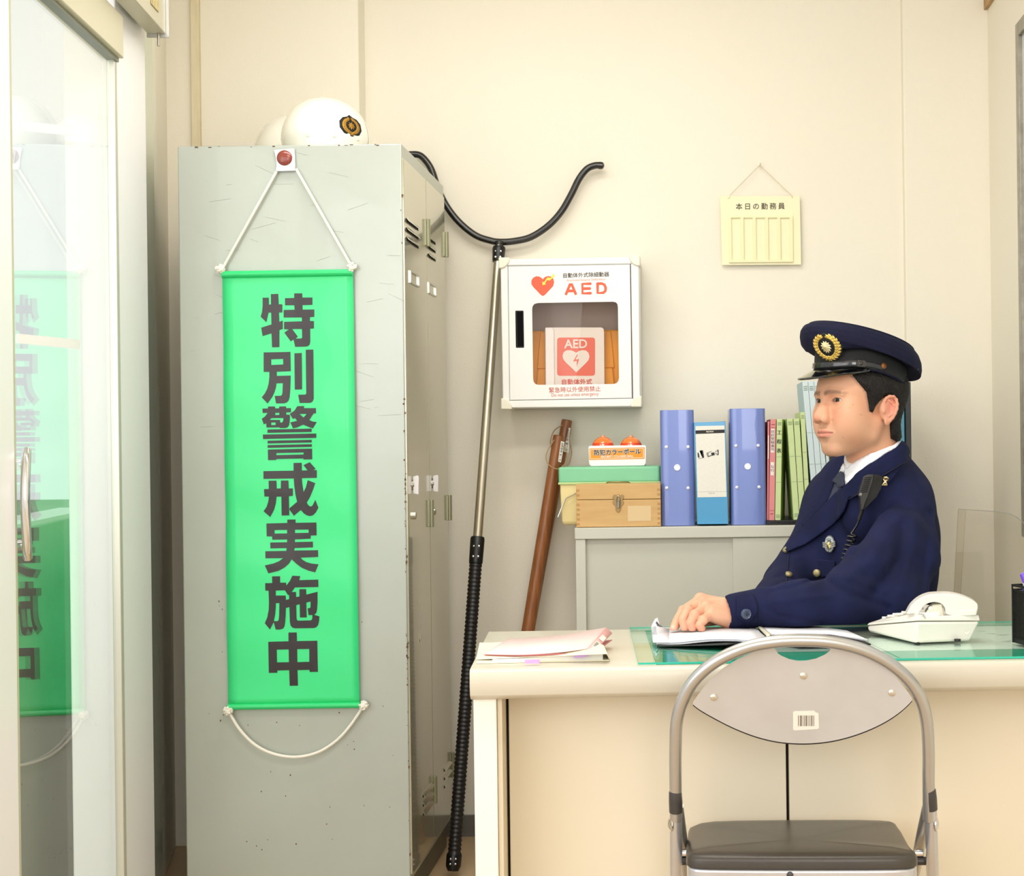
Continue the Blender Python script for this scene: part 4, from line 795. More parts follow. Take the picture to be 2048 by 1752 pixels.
p_ = paper('document', 'colour printed map sheet under the glass between file and telephone', 'paper', [(1660, 1276), (1790, 1276), (1800, 1262), (1690, 1258)], DZ+.0018, .0003, mat('map_print', (170, 168, 158), .7, var=(160, .9, (120, 96, 92))))
# pink folder and cream folder at the left end
def zz(sx_, sy_): return (sx_/5.12+920, sy_/5.12+1230)
fr = thing('ring_file', 'cream ring file with two lilac tabs lying at the left end of the desk', 'file', on_z(1080, 1320, DZ))
CRF = mat('file_cream', (247, 242, 214), .55); PPR = mat('paper', (244, 243, 236), .7)
def zpt(sx_, sy_, z): return on_z(*zz(sx_, sy_), z)
b = MB(); h1 = .018
fl = [zpt(165, 478, DZ+.004), zpt(1530, 468, DZ+.001), zpt(1462, 310, DZ+.001), zpt(200, 290, DZ+.004)]
low = [Vector((p.x, p.y, DZ+.0006)) for p in (fl[0], fl[1], fl[2], fl[3])]
obj('back_cover', MB().prism(low, (0, 0, .0018)), CRF, fr)
tz = [DZ+.0035, DZ+.017, DZ+.019, DZ+.006]
tp = [Vector((p.x, p.y, z)) for p, z in zip([zpt(165, 478, DZ), zpt(1500, 400, DZ+.017), zpt(1462, 310, DZ+.019), zpt(200, 290, DZ+.006)], tz)]
obj('front_cover', MB().prism(tp, (0, 0, .0016)), CRF, fr, bevel=.0004)
md_ = [Vector((p.x, p.y, z)) for p, z in zip([low[0].lerp(low[1], .12), low[1].lerp(low[0], .05), low[2].lerp(low[3], .05), low[3].lerp(low[2], .1)], [DZ+.0024]*4)]
obj('paper_block', MB().prism([md_[0]+Vector((0, .004, .0)), md_[1]+Vector((0, .004, 0)), md_[2], md_[3]], (0, 0, .001)).add([md_[0]+Vector((0, .004, .001)), md_[1]+Vector((0, .004, .001)), md_[2], md_[3], md_[0]+Vector((0, .004, .0022)), md_[1]+Vector((0, .004, .0125)), md_[2]+Vector((0, 0, .012)), md_[3]+Vector((0, 0, .003))], [(0, 1, 5, 4), (1, 2, 6, 5), (2, 3, 7, 6), (3, 0, 4, 7), (4, 5, 6, 7)]), PPR, fr)
obj('spine', MB().prism([low[1]+Vector((0, 0, .0018)), low[2]+Vector((0, 0, .0018)), tp[2], tp[1]], (.0016, 0, 0)), CRF, fr)
LIL = mat('lilac_tab', (208, 168, 232), .5)
for (q0, q1, q2, q3, z0_) in (((662, 462), (812, 458), (812, 496), (664, 498), DZ+.004), ((1168, 400), (1310, 384), (1310, 425), (1172, 442), DZ+.008)):
    Y_ = zpt(q3[0], q3[1]-4, z0_).y-.001
    obj('index_tab', MB().prism([at(*zz(*q), Y_) for q in (q0, q1, q2, q3)], (0, .004, 0)), LIL, fr)
pk_ = thing('paper_folder', 'pale pink paper folder lying on the cream ring file', 'folder', on_z(1080, 1310, DZ+.02))
PKM = mat('folder_pale_pink', (250, 222, 218), .6); PKS = mat('folder_pink_spine', (238, 178, 172), .6)
A_ = zpt(245, 400, DZ+.0095); B_ = zpt(490, 245, DZ+.013)
E_ = at(*zz(1300, 345), 2.70); G_ = at(*zz(1495, 130), 2.85); H_ = at(*zz(1365, 388), 2.69); I_ = at(*zz(1558, 188), 2.845)
M1 = at(*zz(1000, 383), 2.662); M2 = at(*zz(1050, 205), 2.885); M3 = at(*zz(650, 404), 2.668); M4 = at(*zz(760, 228), 2.90)
def sheet(name, rows, m, parent, t=.0012): return obj(name, MB().grid(rows), m, parent, solid=t, angle=60)
sheet('front_cover', [spline([A_, M3, M1, E_], 5), spline([B_, M4, M2, G_], 5)], PKM, pk_)
sheet('spine', [[E_, H_], [G_, I_]], PKS, pk_)
dn = Vector((0, .002, -.0045))
sheet('back_cover', [spline([A_+Vector((0, 0, -.0008)), M3+Vector((0, 0, -.0015)), M1+Vector((0, .0, -.003)), H_+Vector((0, 0, -.003))], 5), spline([B_+Vector((0, 0, -.003)), M4+Vector((0, 0, -.008)), M2+Vector((0, 0, -.02)), I_+Vector((0, 0, -.012))], 5)], mat('folder_pink', (226, 142, 142), .6), pk_)
def onsp(a, c_): return E_.lerp(H_, a).lerp(G_.lerp(I_, a), c_)+Vector((.0004, -.0012, .0004))
for (c0_, c1_, nm) in ((.16, .42, 'label'), (.52, .72, 'label')):
    obj(nm, MB().prism([onsp(.25, c0_), onsp(.9, c0_), onsp(.9, c1_), onsp(.25, c1_)], (0, -.0003, .0002)), LBW, pk_)
lnm = MB()
for j in range(5): lnm.prism([onsp(.35+.08*j, .20), onsp(.38+.08*j, .20), onsp(.38+.08*j, .38), onsp(.35+.08*j, .38)], (.0002, -.0008, .0003))
obj('print_lines', lnm, TXD, pk_, smooth=False)
# open file under the hand
of = thing('open_file', 'open black file with white pages under the hand', 'file', on_z(1500, 1285, GZ))
def oz(sx_, sy_, z): return on_z(sx_/7.877+1300, sy_/7.877+1160, z)
PAG = mat('page_white', (244, 244, 248), .6, var=(300, .25, (232, 232, 240)))
g0 = GZ+.0012
def row(pts, n=6): return spline([oz(x_, y_, z) for x_, y_, z in pts], n)
obj('cover', MB().grid([row([(110, 1045, g0), (420, 1040, g0+.001), (900, 1030, g0+.003), (1300, 1010, g0+.006), (1800, 925, g0+.008)]), row([(300, 772, g0), (520, 765, g0), (900, 760, g0+.002), (1300, 750, g0+.004), (1650, 735, g0+.006)])]), mat('cover_black', (20, 20, 20), .4), of, solid=.002)
obj('cover', MB().grid([[oz(1800, 915, g0+.006), on_z(1600, 1293, g0), on_z(1742, 1289, g0)], [oz(1700, 770, g0+.006), on_z(1580, 1262, g0), on_z(1690, 1264, g0)]]), mat('cover_black', (20, 20, 20), .4), of, solid=.002)
pgA = [(45, 985, g0+.004), (400, 985, g0+.007), (900, 938, g0+.012), (1300, 935, g0+.013), (1640, 950, g0+.012), (1800, 905, g0+.010)]
pgB = [(150, 745, g0+.004), (500, 742, g0+.007), (900, 745, g0+.011), (1300, 748, g0+.012), (1600, 750, g0+.011), (1690, 765, g0+.009)]
obj('pages', MB().grid([row(pgA), row(pgB)]), PAG, of, solid=.0006, angle=60)
obj('pages', MB().grid([[p+Vector((.006, .002, -.003)) for p in row(pgA)], [p+Vector((0, 0, -.003)) for p in row(pgB)]]), PAG, of, solid=.002, angle=60)
# the curled corner of the top page
cA = [oz(45, 985, g0+.004), oz(30, 850, g0+.005)]; 
cor = [[oz(45, 985, g0+.0045), oz(110, 985, g0+.005), oz(300, 985, g0+.0065)], [oz(35, 850, g0+.004)+Vector((-.001, 0, .003)), oz(110, 870, g0+.006), oz(300, 860, g0+.0065)], [at(1302.5, 1254, 2.93), at(1312, 1252, 2.93), oz(300, 770, g0+.0068)], [at(1305, 1247, 2.945), at(1311, 1246, 2.945), oz(200, 745, g0+.005)], [at(1310, 1238, 2.95), at(1313.5, 1242, 2.95), at(1320, 1251, 2.95)], [at(1315, 1235, 2.955), at(1315.4, 1236, 2.955), at(1316, 1238, 2.955)]]
obj('curled_page', MB().grid(cor), PAG, of, solid=.0005, angle=60)
obj('spine_strip', MB().grid([[oz(1705, 745, g0+.013), oz(1750, 735, g0+.013)], [oz(1830, 870, g0+.011), oz(1905, 855, g0+.011)], [oz(1838, 905, g0+.009), oz(1860, 915, g0+.009)]]), mat('spine_bone', (222, 218, 196), .5), of, solid=.003)
obj('pages', MB().grid([[oz(1910, 862, g0+.009), on_z(1600, 1267, g0+.006), on_z(1660, 1268, g0+.005), on_z(1735, 1281, g0+.003)], [oz(1755, 735, g0+.010), on_z(1580, 1254, g0+.006), on_z(1640, 1255, g0+.005), on_z(1694, 1263, g0+.003)]]), PAG, of, solid=.004, angle=60)
lnm = MB()
for j in range(9):
    y_ = 790+j*15; x0_ = random.uniform(270, 330); lnm.prism([oz(x0_, y_, g0+.0135), oz(x0_+random.uniform(500, 1100), y_-8, g0+.0175), oz(x0_+random.uniform(500, 1100), y_-6, g0+.0175)], (0, 0, .0001))
# telephone
PH = mat('phone_white', (244, 239, 228), .35, coat=.25); PHG = mat('phone_grey', (188, 186, 182), .4)
ph = thing('telephone', 'white desk telephone with its handset on the cradle beside the pen holder', 'telephone', on_z(1850, 1284, GZ))
N_ = on_z(1830, 1287, GZ+.001); L_ = on_z(1737, 1267, GZ+.001); R_ = on_z(1941, 1282, GZ+.001); Bk = L_+(R_-N_)
def up(p, h, dx=0, dy=0): return Vector((p.x+dx, p.y+dy, GZ+.001+h))
Nt = at(1833, 1243, N_.y-.004); Lt = at(1733, 1252, L_.y); Rt = at(1961, 1243, R_.y-.003); Bt = Lt+(Rt-Nt)*1.0; Bt.z = Rt.z+.006
Lt2 = at(1737, 1246, L_.y+.004); Nt2 = at(1836, 1232, N_.y-.002); Rt2 = at(1958, 1230, R_.y); Bt2 = Lt2+(Rt2-Nt2); Bt2.z = Rt2.z+.004
Ns, Rs, Ls = up(N_, 0), up(R_, 0), up(L_, .003)
vs_ = [Ls, Ns, Rs, up(Bk, 0), Lt, Nt, Rt, Bt]
obj('base', MB().add(vs_, [(0, 3, 2, 1), (4, 5, 6, 7), (0, 1, 5, 4), (1, 2, 6, 5), (2, 3, 7, 6), (3, 0, 4, 7)]), PH, ph, bevel=.005, seg=4)
g_ = Vector((0, 0, .0012))
obj('top_shell', MB().add([Lt+g_, Nt+g_, Rt+g_, Bt+g_, Lt2, Nt2, Rt2, Bt2], [(0, 3, 2, 1), (4, 5, 6, 7), (0, 1, 5, 4), (1, 2, 6, 5), (2, 3, 7, 6), (3, 0, 4, 7)]), PH, ph, bevel=.0045, seg=4)
sl = MB().add([Lt2.lerp(Nt2, .12)+(Bt2-Lt2)*.04, Nt2.lerp(Lt2, .08)+(Rt2-Nt2)*.05, Nt2.lerp(Rt2, .36), Lt2.lerp(Bt2, .36)]+[p_+Vector((0, 0, h)) for p_, h in ((Lt2.lerp(Nt2, .12)+(Bt2-Lt2)*.04, .001), (Nt2.lerp(Lt2, .08)+(Rt2-Nt2)*.05, .0065), (Nt2.lerp(Rt2, .36), .008), (Lt2.lerp(Bt2, .36), .003))], [(0, 3, 2, 1), (4, 5, 6, 7), (0, 1, 5, 4), (1, 2, 6, 5), (2, 3, 7, 6), (3, 0, 4, 7)])
obj('key_panel', sl, PH, ph, bevel=.001)
for j in range(4):
    for k in range(3):
        c_ = Lt2.lerp(Nt2, .2+.18*j)+(Bt2-Lt2)*(.10+.09*k)+Vector((0, 0, .004+.0012*j)); obj('key', MB().box(c_, (.007, .006, .004)), PH, ph, bevel=.001)
obj('display_strip', MB().prism(poly(N_.y-.001, [(1838, 1227), (1848, 1228), (1852, 1236), (1849, 1237), (1845, 1230), (1836, 1229)]), (0, .004, 0)), PHG, ph)
# handset seen from its side, on the raised cradle
hy = N_.y+.018
hs_o = [(1813, 1228), (1822, 1212), (1836, 1199), (1852, 1191), (1868, 1188), (1895, 1187.5), (1915, 1190), (1935, 1196), (1952, 1205), (1956, 1213), (1954, 1228)]
hs_i = [(1912, 1232), (1893, 1228), (1890, 1216), (1883, 1208), (1872, 1204.5), (1858, 1206), (1848, 1212), (1842, 1220), (1836, 1227)]
hs_o = [(p.x, p.y) for p in spline([(a, b, 0) for a, b in hs_o], 4)]; hs_i = [(p.x, p.y) for p in spline([(a, b, 0) for a, b in hs_i], 4)]
obj('handset', MB().prism(poly(hy, hs_o+hs_i), (.004, .046, 0)), PH, ph, bevel=.003, seg=3)
obj('handset_cap', MB().prism(poly(hy-.0012, [(1917, 1221), (1955, 1218), (1953, 1231), (1920, 1233)]), (.004, .048, 0)), PH, ph, bevel=.002, seg=3)
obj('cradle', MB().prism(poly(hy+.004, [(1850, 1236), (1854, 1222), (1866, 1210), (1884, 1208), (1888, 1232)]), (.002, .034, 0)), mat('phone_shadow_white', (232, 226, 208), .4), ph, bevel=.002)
obj('finger_dimple', MB().lathe(at(1861, 1217, hy+.0035), (0, -1, 0), [(.004, 0), (.003, .0008), (0, .001)], 16), PH, ph)
for (x_, y_) in ((1834, 1285), (1915, 1281)): obj('rubber_foot', MB().cyl(at(x_, y_+1.5, N_.y+.008), at(x_, y_-3, N_.y+.008), .006, 16), mat('foot_dark', (40, 38, 34), .6), ph)
obj('screw_recess', MB().lathe(at(1932, 1262, R_.y-.004), (.25, -1, 0), [(.006, 0), (.006, .002), (.003, .0015), (0, .001)], 18), PH, ph)
obj('latch', MB().prism(poly(R_.y-.007, [(1896, 1276), (1901, 1276), (1902, 1281), (1896, 1281)]), (0, .003, 0)), mat('foot_dark', (40, 38, 34), .6), ph)
# mesh pen holder with pens, at the right edge
hx = on_z(2026, 1286, GZ); W_ = .08
pn = thing('pen_holder', 'black wire mesh pen holder on the glass at the right edge', 'pen holder', (hx.x+W_/2, hx.y+W_/2, GZ))
WM = mat('wire_black', (18, 17, 17), .4, metal=.3); zt2 = at(2026, 1168, hx.y).z; zb2 = GZ+.0012
Cn = [Vector((hx.x, hx.y+.0, 0)), Vector((hx.x+W_*.16, hx.y-.05, 0)), Vector((hx.x+W_*1.15, hx.y-.03, 0)), Vector((hx.x+W_, hx.y+.03, 0))]
for j in range(4):
    a_, b_ = Cn[j], Cn[(j+1) % 4]; mb = MB(); n_ = max(6, int((b_-a_).length/.0028)); m2 = int((zt2-zb2-.018)/.0028)
    for i in range(n_+1):
        p_ = a_.lerp(b_, i/n_); mb.add([p_+Vector((0, 0, zb2+.008)), p_+Vector((0, 0, zt2-.01)), p_+Vector((0, 0, zt2-.01))+(b_-a_).normalized()*.0011, p_+Vector((0, 0, zb2+.008))+(b_-a_).normalized()*.0011], [(0, 1, 2, 3)])
    for i in range(m2+1):
        z_ = zb2+.009+(zt2-zb2-.02)*i/m2; mb.add([a_+Vector((0, 0, z_)), b_+Vector((0, 0, z_)), b_+Vector((0, 0, z_+.0011)), a_+Vector((0, 0, z_+.0011))], [(0, 1, 2, 3)])
    obj('mesh_side', mb, WM, pn, smooth=False, solid=.0008)
obj('rim', MB().prism([p+Vector((0, 0, zt2-.010)) for p in Cn], (0, 0, .010)) if False else MB().tube([p+Vector((0, 0, zt2-.002)) for p in Cn], .0022, 8, closed=True).tube([p+Vector((0, 0, zt2-.010)) for p in Cn], .0016, 8, closed=True), WM, pn)
obj('base', MB().prism([p+Vector((0, 0, zb2)) for p in Cn], (0, 0, .009)), WM, pn, bevel=.001)
obj('corner_post', MB().tube([Cn[0]+Vector((0, 0, zb2)), Cn[0]+Vector((0, 0, zt2))], .0016, 8), WM, pn); obj('corner_post', MB().tube([Cn[1]+Vector((0, 0, zb2)), Cn[1]+Vector((0, 0, zt2))], .0022, 8), WM, pn)
cc = (Cn[0]+Cn[2])/2
for (nm, lb, c_, tx_, ty_, dx_, r_, capc) in (('marker_pen', 'purple marker pen with white cap end standing in the mesh holder', (112, 66, 214), 2046, 1146, .012, .0065, True), ('pen', 'blue ballpoint pen inside the mesh holder', (30, 60, 160), 2052, 1180, .02, .0045, False), ('pen', 'dark red pen inside the mesh holder', (130, 40, 46), 2058, 1176, -.006, .0045, False), ('pen', 'green pen inside the mesh holder', (30, 150, 130), 2049, 1172, -.014, .004, False)):
    tp_ = at(tx_, ty_, cc.y-.01); bt = Vector((cc.x+dx_, cc.y+dx_*.5, GZ+.012)); t = thing(nm, lb, 'pen', bt, 'pens in the mesh holder'); m_ = mat('pen_%d' % c_[0], c_, .3, coat=.5)
    obj('barrel', MB().tube([bt, bt.lerp(tp_, .98), tp_], [r_, r_, r_*.7], 14), m_, t)
    q0_, q1_ = bt.lerp(tp_, .80), bt.lerp(tp_, .86); obj('collar', MB().tube([q0_, q1_], r_*1.12, 14), LBW if capc else m_, t)
# clear divider standing at the back edge of the desk
yd = 3.18; dv = thing('desk_divider', 'clear acrylic divider sheet with a rounded corner behind the telephone', 'divider', at(1980, 1250, yd))
lp = [(1904, 1262), (1917, 1018), (1995, 1023), (2018, 1026), (2034, 1034), (2052, 1050), (2080, 1062), (2090, 1262)]
obj('sheet', MB().prism(poly(yd, lp), (0, .003, 0)), thin_glass('acrylic_smoke', (.945, .94, .92), 1.3), dv, smooth=False)
obj('bend', MB().prism(poly(yd-.0005, [(1904, 1262), (1917, 1018), (1932, 1019), (1917, 1262)]), (0, .004, 0)), thin_glass('acrylic_edge', (.955, .945, .925), 1.25), dv, smooth=False)
obj('edge', MB().tube(poly(yd, lp[1:-1]), .0008, 6), mat('acrylic_line', (150, 146, 132), .3), dv)
obj('foot_strip', MB().prism([at(1903, 1262, yd-.02), at(2090, 1262, yd-.02), at(2090, 1268, yd-.02), at(1903, 1268, yd-.02)], (0, .05, 0)), mat('acrylic_line', (150, 146, 132), .3), dv)
# ================================================================ folding chair
YCH = 2.45
ch = thing('folding_chair', 'silver tube folding chair with a dark vinyl seat in front of the desk', 'chair', (at(1607, 1700, 2.6).x, 2.6, 0))
ST = mat('tube_silver', (190, 189, 186), .3, metal=.75, coat=.2, bump=(30, .03)); ST2 = mat('leg_silver', (206, 208, 212), .25, metal=.7, coat=.2); PLT = mat('back_plate_grey', (214, 215, 217), .42, metal=.3, var=(10, .7, (198, 197, 196)), bump=(20, .05)); VN = mat('vinyl_brown_black', (58, 53, 47), .33, bump=(160, .12), var=(5, .8, (72, 66, 56)))
def cy(py): return YCH+.0+(py-1270)*.00022      # the back leans towards the camera at the top
cp = [(1352, 1640), (1351, 1560), (1351, 1500), (1354, 1440), (1370, 1390), (1396, 1352), (1438, 1319), (1496, 1294), (1555, 1283), (1607, 1281), (1660, 1284), (1718, 1297), (1772, 1322), (1814, 1356), (1840, 1394), (1853, 1440), (1857, 1500), (1857, 1560), (1858, 1640)]
obj('back_frame', MB().tube(spline([at(x_, y_, cy(y_)) for x_, y_ in cp], 6), .0102, 20), ST, ch)
lens_t = [(1386, 1409), (1402, 1386), (1422, 1362), (1446, 1341), (1475, 1323), (1510, 1308), (1546, 1300)]
hole_ = [(1551, 1304), (1562, 1311), (1578, 1318), (1596, 1321.5), (1612, 1321), (1632, 1317), (1650, 1309), (1662, 1300)]
lens_r = [(1700, 1306), (1740, 1321), (1772, 1341), (1798, 1366), (1815, 1388), (1824, 1401)]
lens_b = [(1823, 1403), (1800, 1424), (1770, 1444), (1732, 1462), (1690, 1476), (1650, 1484), (1607, 1487), (1560, 1484), (1515, 1474), (1470, 1457), (1430, 1437), (1402, 1421), (1388, 1411)]
def bow(x_): return .028*(1-((x_-1605)/235.)**2)
_lb = [(p.x, p.y) for p in spline([(a, b, 0) for a, b in lens_b], 5)]
lens_b = _lb; TX = lens_t+hole_+lens_r; BX = [lens_t[0]]+lens_b[::-1]+[lens_r[-1]]
def ipl(P, x_): return float(np.interp(x_, [p[0] for p in P], [p[1] for p in P]))
xs_ = sorted(set([1386.0+438*k/72 for k in range(73)]+[p[0] for p in hole_]))
def bkm(off, thick, grow=0):
    fr_, bk_ = [], []
    for k in range(9):
        r1_, r2_ = [], []
        for x_ in xs_:
            t_, b_ = ipl(TX, x_), ipl(BX, x_); mid = (t_+b_)/2; hh = (b_-t_)/2
            if not 1551 < x_ < 1662 and not grow: t_ -= 5
            b_ += grow; y_ = t_+(b_-t_)*k/8; xx = x_
            r1_.append(at(xx, y_, cy(y_)+bow(x_)+off)); r2_.append(at(xx, y_, cy(y_)+bow(x_)+off+thick))
        fr_.append(r1_); bk_.append(r2_)
    m_ = MB().grid(fr_).grid(bk_); C = len(xs_)
    m_.grid([fr_[0], bk_[0]]).grid([fr_[-1], bk_[-1]]); return m_
PC = obj('back_plate', bkm(-.0055, .003), PLT, ch)
obj('back_pad', bkm(-.0015, .012, 2.4), mat('pad_black', (16, 17, 24), .4), ch)
for (x_, y_) in ((1427, 1394), (1607, 1351), (1784, 1385)):
    obj('screw', MB().lathe(at(x_, y_, cy(y_)+bow(x_)-.0055), (0, -1, 0), [(.0062, 0), (.0058, .0012), (.0035, .0024), (.001, .0026), (0, .0014)], 20), mat('screw_nickel', (206, 200, 184), .25, metal=.8), ch)
def onb(x_, y_, d): return at(x_, y_, cy(y_)+bow(x_)-.0057-d)
lbx = [(1586, 1424), (1589, 1422), (1628, 1421), (1632, 1425), (1637, 1426), (1638, 1456), (1635, 1458), (1589, 1461), (1586, 1459)]
bcl = obj('barcode_label', MB().prism([onb(x_, y_, .0) for x_, y_ in lbx], (0, -.0004, 0)), mat('sticker_white', (240, 238, 228), .5), ch)
bm_ = MB(); x_ = 1596.0
for w_ in (1.2, .6, 3.0, .8, .8, 1.6, 2.4, .6, 1.2, .6, 2.0, .8, 1.0):
    bm_.prism([onb(x_, 1431, .0005), onb(x_+w_, 1431, .0005), onb(x_+w_, 1452, .0005), onb(x_, 1452.5, .0005)], (0, -.0003, 0)); x_ += w_+1.3
obj('barcode', bm_, mat('barcode_brown', (116, 104, 92), .6), bcl, smooth=False, origin=wloc(ch))
txt('123 4567', 1609, 1427, 6, cy(1427)+bow(1609)-.0064, mat('barcode_brown', (116, 104, 92), .6), bcl)
bpy.data.objects.remove(bpy.data.objects[[o.name for o in bcl.children if o.name.startswith('lettering')][0]], do_unlink=True)
BS = mat('sleeve_black', (62, 60, 60), .32, coat=.2)
for (x0_, x1_, y0_, y1_, sg) in ((1350.5, 1352, 1581, 1623, -1), (1859, 1861.5, 1577, 1618, 1)):
    obj('sleeve', MB().tube([at(x0_, y0_-2, cy(1580)), at(x0_, y0_+3, cy(1580)), at((x0_+x1_)/2, (y0_+y1_)/2, cy(1600)), at(x1_, y1_, cy(1620))], [.0085, .0105, .0113, .0113], 20), BS, ch)
    la = at(x1_-.3, y1_-4, cy(1620)); lb_ = at(x1_+sg*2+2, 1760, cy(1780)); lb2 = la+(lb_-la)*((la.z-.008)/(la.z-lb_.z))
    obj('leg', MB().tube([la, lb2], .0103, 20), ST2, ch)
    obj('leg_foot', MB().cyl(lb2+Vector((0, 0, -.008)), lb2+Vector((0, 0, .03)), .0125, 18), BS, ch)
    for yy in (1648, ): 
        c_ = at(x1_+sg*12, yy, cy(1650)); obj('washer', MB().lathe(c_, (sg, -.25, 0), [(.0125, -.002), (.0125, 0), (.007, .003), (0, .004)], 20), CH, ch)
# front legs slant forwards from the pivots
for sg, x_, x2_ in ((-1, 1355, 1366), (1, 1856, 1838)):
    a_ = at(x_, 1612, cy(1612)+.014); b_ = at(x2_, 1700, cy(1700)+.075); b_ = a_+(b_-a_)*((a_.z-.01)/(a_.z-b_.z))
    obj('leg', MB().tube([a_, b_], .0098, 18), ST, ch); obj('leg_foot', MB().cyl(b_+Vector((0, 0, -.01)), b_+Vector((0, 0, .025)), .012, 18), BS, ch)
# seat
zn, zf_ = .463, .447
sc_ = [on_z(1377, 1652, zf_), on_z(1420, 1641, zf_), on_z(1600, 1638, zf_), on_z(1768, 1639, zf_), on_z(1797, 1650, zf_), on_z(1820, 1688, (zn+zf_)/2), on_z(1832, 1700, zn), on_z(1834, 1704, zn), on_z(1826, 1709, zn), on_z(1790, 1712, zn), on_z(1600, 1713, zn), on_z(1420, 1712, zn), on_z(1382, 1709, zn), on_z(1373, 1704, zn), on_z(1372, 1697, zn), on_z(1373, 1680, (zn+zf_)/2)]
ctr = sum(sc_, Vector())/len(sc_); lay = [(1.0, -.020), (1.0, -.009), (.985, -.003), (.95, 0.0), (.80, .003), (.4, .004)]
n = len(sc_); loopS = spline(sc_+[sc_[0]], 3)[:-1]; n = len(loopS)
mb = MB(); vs_ = [ctr+(p-ctr)*s_+Vector((0, 0, h_+.0)) for s_, h_ in lay for p in loopS]+[ctr+Vector((0, 0, .004)), ctr+Vector((0, 0, -.02))]
fs_ = [(i*n+j, i*n+(j+1) % n, (i+1)*n+(j+1) % n, (i+1)*n+j) for i in range(len(lay)-1) for j in range(n)]+[((len(lay)-1)*n+j, (len(lay)-1)*n+(j+1) % n, len(vs_)-2) for j in range(n)]+[((j+1) % n, j, len(vs_)-1) for j in range(n)]
obj('seat', mb.add(vs_, fs_), VN, ch, angle=60)
obj('seat_frame', MB().prism([ctr+(p-ctr)*.995+Vector((0, 0, -.021)) for p in loopS], (0, 0, -.022)), ST2, ch, bevel=.005, seg=3)
for sg, x_ in ((-1, 1368), (1, 1840)):
    c_ = at(x_, 1722, cy(1700)+.03); obj('pivot', MB().cyl(c_+Vector((-.012, 0, 0)), c_+Vector((.012, 0, 0)), .007, 16), BS, ch)
    c_ = at(x_+sg*(-2), 1706, cy(1700)+.03); obj('pivot_bolt', MB().cyl(c_+Vector((-.007, 0, 0)), c_+Vector((.007, 0, 0)), .0065, 16), CH, ch)
obj('frame_plug', MB().lathe(at(1580, 1750, sc_[10].y-.0), (0, -1, 0), [(.0055, 0), (.005, .002), (0, .003)], 16), BS, ch)
# ================================================================ soft-body modelling: distance fields turned into meshes
def V3(*a): return np.array(a, dtype=np.float32)
def ell(P, c, r, R=None):
    q = P-np.float32(c)
    if R is not None: q = q @ np.asarray(R, np.float32)      # columns of R = local axes
    r = np.float32(r); k0 = np.sqrt(((q/r)**2).sum(-1)); k1 = np.sqrt(((q/(r*r))**2).sum(-1))+1e-9
    return k0*(k0-1)/k1
def cone(P, a, b, ra, rb=None):
    a = np.float32(a); b = np.float32(b); rb = ra if rb is None else rb
    ab = b-a; t = np.clip(((P-a) @ ab)/max(float(ab@ab), 1e-12), 0, 1)
    return np.sqrt((((P-a)-t[..., None]*ab)**2).sum(-1))-(ra+(rb-ra)*t)
def chain(P, pts, rs, k=0):
    d = None
    for i in range(len(pts)-1):
        e = cone(P, pts[i], pts[i+1], rs[i], rs[i+1]); d = e if d is None else (smin(d, e, k) if k else np.minimum(d, e))
    return d
def smin(a, b, k):
    h = np.clip(.5+.5*(b-a)/k, 0, 1); return b*(1-h)+a*h-k*h*(1-h)
def smax(a, b, k): return -smin(-a, -b, k)
